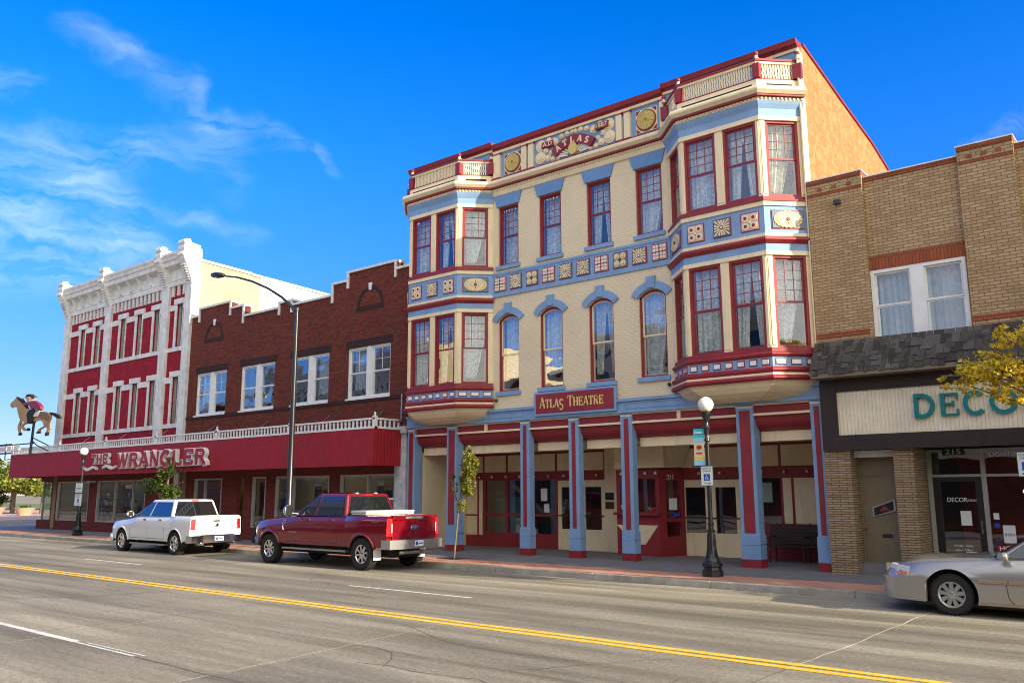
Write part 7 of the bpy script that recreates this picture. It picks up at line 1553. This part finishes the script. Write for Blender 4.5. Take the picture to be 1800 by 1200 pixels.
def big_tree(name, x, y, label, h, blobs, n, size, mats, seed, tr=.25, group=None, z0=0, limbs=()):
    r = thing(name, label, 'tree', (x, y, z0), group)
    g = MB('bark').tube([(x, y, z0), (x+.05, y, z0+h*.25), (x-.05, y+.05, z0+h*.5), (x, y, z0+h*.8)], [tr, tr*.8, tr*.55, tr*.15], 9).build('trunk', r, 60)
    g = MB('bark'); rnd = random.Random(seed)
    for b in blobs:
        s = rnd.uniform(.25, .5); g.tube([(x, y, z0+h*s), ((x+b[0])/2, (y+b[1])/2, (z0+h*s+b[2])/2+.1), (b[0], b[1], b[2])], [tr*.35, tr*.2, tr*.06], 5)
    for l in limbs: g.tube(l, [.05, .035, .02, .01][:len(l)], 5)
    g.build('branches', r); leaves(MB(mats[0]), blobs, n, size, mats, seed).build('crown', r)
    return r
# golden tree whose crown hangs in from the right; its trunk stands outside the photo
big_tree('street_tree', -.9, 17.9, 'golden-leaved tree whose branches hang in from the right edge', 6.2,
    [(-3.02, 17.2, 4.12, .60, .42, .42), (-3.52, 17.15, 4.02, .36, .3, .15), (-2.62, 17.3, 3.9, .42, .4, .36), (-2.45, 17.2, 4.75, .42, .4, .28), (-2.85, 17.2, 4.52, .30, .35, .14), (-1.9, 17.3, 4.4, .5, .6, .5), (-1.0, 17.4, 6.4, 1.0, .7, .7), (.2, 17.5, 6.0, .9, .8, .8)],
    15000, .095, LY, 11, tr=.13, z0=.15, limbs=[[(-.9, 17.9, 3.0), (-2.1, 17.4, 3.8), (-3.0, 17.2, 4.1), (-3.78, 17.15, 4.15)], [(-1.2, 17.7, 3.2), (-2.2, 17.3, 4.3), (-2.7, 17.2, 4.8)]])
big_tree('street_tree', 9.2, 18.9, 'unseen golden street tree beyond the right edge, placed to shade the kerb', 6.6, [(9.2, 18.8, 4.4, 2.0, 1.7, 2.1), (8.0, 18.8, 3.4, 1.2, 1.4, 1.1), (10.4, 19.0, 4.0, 1.4, 1.4, 1.6), (12.2, 18.9, 4.6, 1.8, 1.7, 1.9)], 9000, .26, LY, 12, tr=.16, z0=.15)  # out-of-view tree, crown kept low and dense to shade the kerb
for (x, lab) in ((11.5, 'unseen large leafy tree added beyond the tan building to shade the sidewalk'), (17.5, 'second unseen leafy tree added to shade the sidewalk, further from the tan building')):  # trees added out of view to cast shade along the sidewalk
    big_tree('unseen_shade_tree', x, 21.3, lab, 10.5, [(x, 21, 7.8, 3.3, 2.1, 3.0), (x+1.5, 21.2, 5.2, 2.2, 2, 1.6), (x-1.5, 21.2, 5.4, 2.0, 2, 1.6)], 9000, .34, LO, 13, tr=.3, z0=.15)
# plaza trees on the left
bl = [(-96, 36, 3.6, 3.2, 2.4, 1.9, [LG[1], LO[1], LG[2], LO[2]], 'broad yellow-green tree low on the plaza, nearest the corner shop'), (-101.5, 38, 3.5, 2.8, 2.3, 1.8, LG, 'darker green rounded tree left of the yellow-green plaza tree'), (-91.5, 37, 3.0, 2.2, 2, 1.5, [LG[1], LO[1], LG[2], LO[2]], 'small yellow-green plaza tree behind the shop corner'), (-108, 46, 4.2, 3.5, 3, 2.3, LG, 'wide green tree at the back of the plaza'), (-118, 44, 4, 4, 3, 2.4, [LG[1], LG[2]], 'yellow-green tree at the far left edge'), (-112, 55, 3.6, 3.5, 3, 2.2, LG, 'pale tree deep in the plaza')]
for i, (x, y, z, rx, ry, rz, mt, lab) in enumerate(bl):
    big_tree('plaza_tree', x, y, lab, z+rz, [(x-rx*.4, y, z-.1, rx*.75, ry, rz*.8), (x+rx*.45, y+.3, z-.2, rx*.7, ry, rz*.7), (x, y-.2, z+rz*.35, rx*.7, ry*.9, rz*.7)], 2600, .42, mt, 20+i, tr=.22, group='trees on the plaza')
r = thing('spruce', 'tall olive conifer at the left edge of the photo', 'tree', (-100.6, 35, 0)); MB('bark').tube([(-100.6, 35, 0), (-100.6, 35, 9.5)], [.25, .04], 8).build('trunk', r)
blobs = [(-100.6, 35, 1.5+k*.95, 2.6-k*.27, 2.3-k*.25, .65) for k in range(9)]; leaves(MB(LF[0]), blobs, 4200, .34, LF, 40, droop=.9).build('crown', r)
# plaza furniture and a low wall
for i, (x, lab) in enumerate(((-93.5, 'low round planter in the middle of the sunlit plaza'), (-86.5, 'low round planter nearest the corner shop'))):
    t = thing('planter', lab, 'planter', (x, 33.5, .1), 'planters on the plaza'); MB('plaza').lathe([(.55, .1), (.9, .75), (.95, .8), (.8, .8), (.75, .65), (.01, .65)], (x, 33.5, 0), seg=16).build('bowl', t, 40); leaves(MB(LG[0]), [(x, 33.5, .85, .6, .6, .18)], 200, .2, LG, 60+i).build('foliage', t)
g = MB('interior').box(-140, -80, 64, 64.4, .1, 1.9); solo(g, 'low_wall', (-110, 64, .1), 'low brown wall in the shade behind the plaza trees', 'wall')
big = thing('low_building', 'low brown building behind the plaza trees', 'building', (-105, 75, .1)); MB('brickB3').box(-135, -84, 72, 86, .1, 3.4).build('wall', big); MB('interior').box(-136, -83, 71, 87, 3.4, 3.7).build('roof', big)
# ================================================================== OPPOSITE SIDE OF THE STREET (seen in the windows)
def opp(x0, x1, h, wall, trim, label, storeys, name='opposite_building'):
    b = thing(name, label, 'building', ((x0+x1)/2, -3.5, .15), 'buildings across the street'); fr = Fr(0, -3.5, -1, 0); n = max(2, int((x1-x0)/2.6)); hol = []
    for s in range(1, storeys):
        for k in range(n): a = -x1+(x1-x0)*(k+.5)/n; hol.append((a-.5, a+.5, .15+4.2*s+.2, .15+4.2*s+2.3))
    g = MB(wall).wall(fr, -x1, -x0, .15, h, hol, 0, .35).box(x0, x1, -20, -18, .15, h).box(x0, x0+.2, -18, -3.9, .15, h).box(x1-.2, x1, -18, -3.9, .15, h).box(x0+.2, x1-.2, -18, -3.9, h-1.0, h-.8); g.build('wall', b)
    g = MB(trim).fb(fr, -x1, -x0, 0, .45, h-.5, h+.05).fb(fr, -x1, -x0, 0, .2, h-.9, h-.5).fb(fr, -x1, -x0, 0, .3, 3.6, 4.1); g.build('cornice', b)
    g = MB('carglass')
    for (a, c, z0, z1) in hol: g.poly([fr.P(a, -.2, z0), fr.P(c, -.2, z0), fr.P(c, -.2, z1), fr.P(a, -.2, z1)])
    g.build('glazing', b); g = MB('black').fb(fr, -x1+.4, -x0-.4, .0, .02, .6, 3.2); g.build('shopfront', b)
M['oppcream'] = paint('cream_stucco', (.72, .62, .42), .8, var=.1, scale=.4)  # even cream for walls and trim across the street
opp(-4, 12, 8.6, 'brickB3', 'oldwhite', 'tan brick block across the street behind the camera', 2)
opp(-17, -4.1, 9.2, 'brickB2', 'oppcream', 'red brick block across the street, cream cornice', 2)
opp(-31, -17.1, 12.2, 'oppcream', 'white', 'cream three-storey block across the street', 3)
opp(-43, -31.1, 9.5, 'brickRedrow', 'oppcream', 'orange brick block across the street', 2)
opp(-66, -43.1, 13.2, 'oppcream', 'oldwhite', 'long cream block across the street at the corner', 3)
opp(-92, -66.1, 10.5, 'brickB2', 'oldwhite', 'dark brick block across the street past the corner', 2)
opp(-150, -92.1, 9, 'brickB3', 'oldwhite', 'far tan brick block across the street', 2)
# ================================================================== every separate piece becomes a part of its own
SPLIT = {'pilaster': None, 'panel': None, 'porch_side_wall': None, 'moulding': None, 'window_surround': None, 'corbels': 'corbel', 'coping': None, 'parapet_pilaster': None, 'booth_hood': None, 'notice': None, 'plaque': None, 'letters': 'letter',
         'storefront_pane': None, 'corner_pane': None, 'booth_pane': None, 'timber_frame': None, 'red_brick_course': None, 'window_lintel': None, 'brick_pier': None, 'side_trim': None, 'bay_pier': None, 'wall_lettering': None, 'ticket_booth': None, 'balustrade': None, 'rail_post': None, 'letter': None, 'cornice': None, 'rear_wall': None, 'underbody': None, 'rubbing_strip': None, 'window_lettering': None, 'door_seam': None}
def pieces(me):
    n = len(me.vertices); par = list(range(n))
    def find(i):
        while par[i] != i: par[i] = par[par[i]]; i = par[i]
        return i
    for p in me.polygons:
        a = find(p.vertices[0])
        for v in p.vertices[1:]: par[find(v)] = a
    grp = {}
    for i in range(n): grp.setdefault(find(i), []).append(i)
    bb = []
    for ids in grp.values():
        c = [me.vertices[i].co for i in ids]; bb.append(([min(q[k] for q in c)-.012 for k in range(3)], [max(q[k] for q in c)+.012 for k in range(3)], ids))
    m = len(bb); pp = list(range(m))
    def f2(i):
        while pp[i] != i: pp[i] = pp[pp[i]]; i = pp[i]
        return i
    for i in range(m):
        for j in range(i+1, m):
            if all(bb[i][0][k] <= bb[j][1][k] and bb[j][0][k] <= bb[i][1][k] for k in range(3)): pp[f2(j)] = f2(i)
    out = {}
    for i in range(m): out.setdefault(f2(i), set()).update(bb[i][2])
    return list(out.values())
for o in [o for o in scene.objects if o.type == 'MESH' and o.parent and o.name.split('.')[0] in SPLIT]:
    base = o.name.split('.')[0]
    if base == 'letter' : continue
    ps = pieces(o.data)
    if len(ps) < 2 or len(ps) > 60: continue
    src = o.data
    for k, ids in enumerate(ps[1:] if False else ps):
        bm = bmesh.new(); bm.from_mesh(src); bm.verts.ensure_lookup_table()
        bmesh.ops.delete(bm, geom=[v for v in bm.verts if v.index not in ids], context='VERTS')
        me = src.copy(); bm.to_mesh(me); bm.free()
        if k == 0: o.data = me
        else: c = o.copy(); c.data = me; C.objects.link(c); c.parent = o.parent
    if SPLIT[base]:
        pass
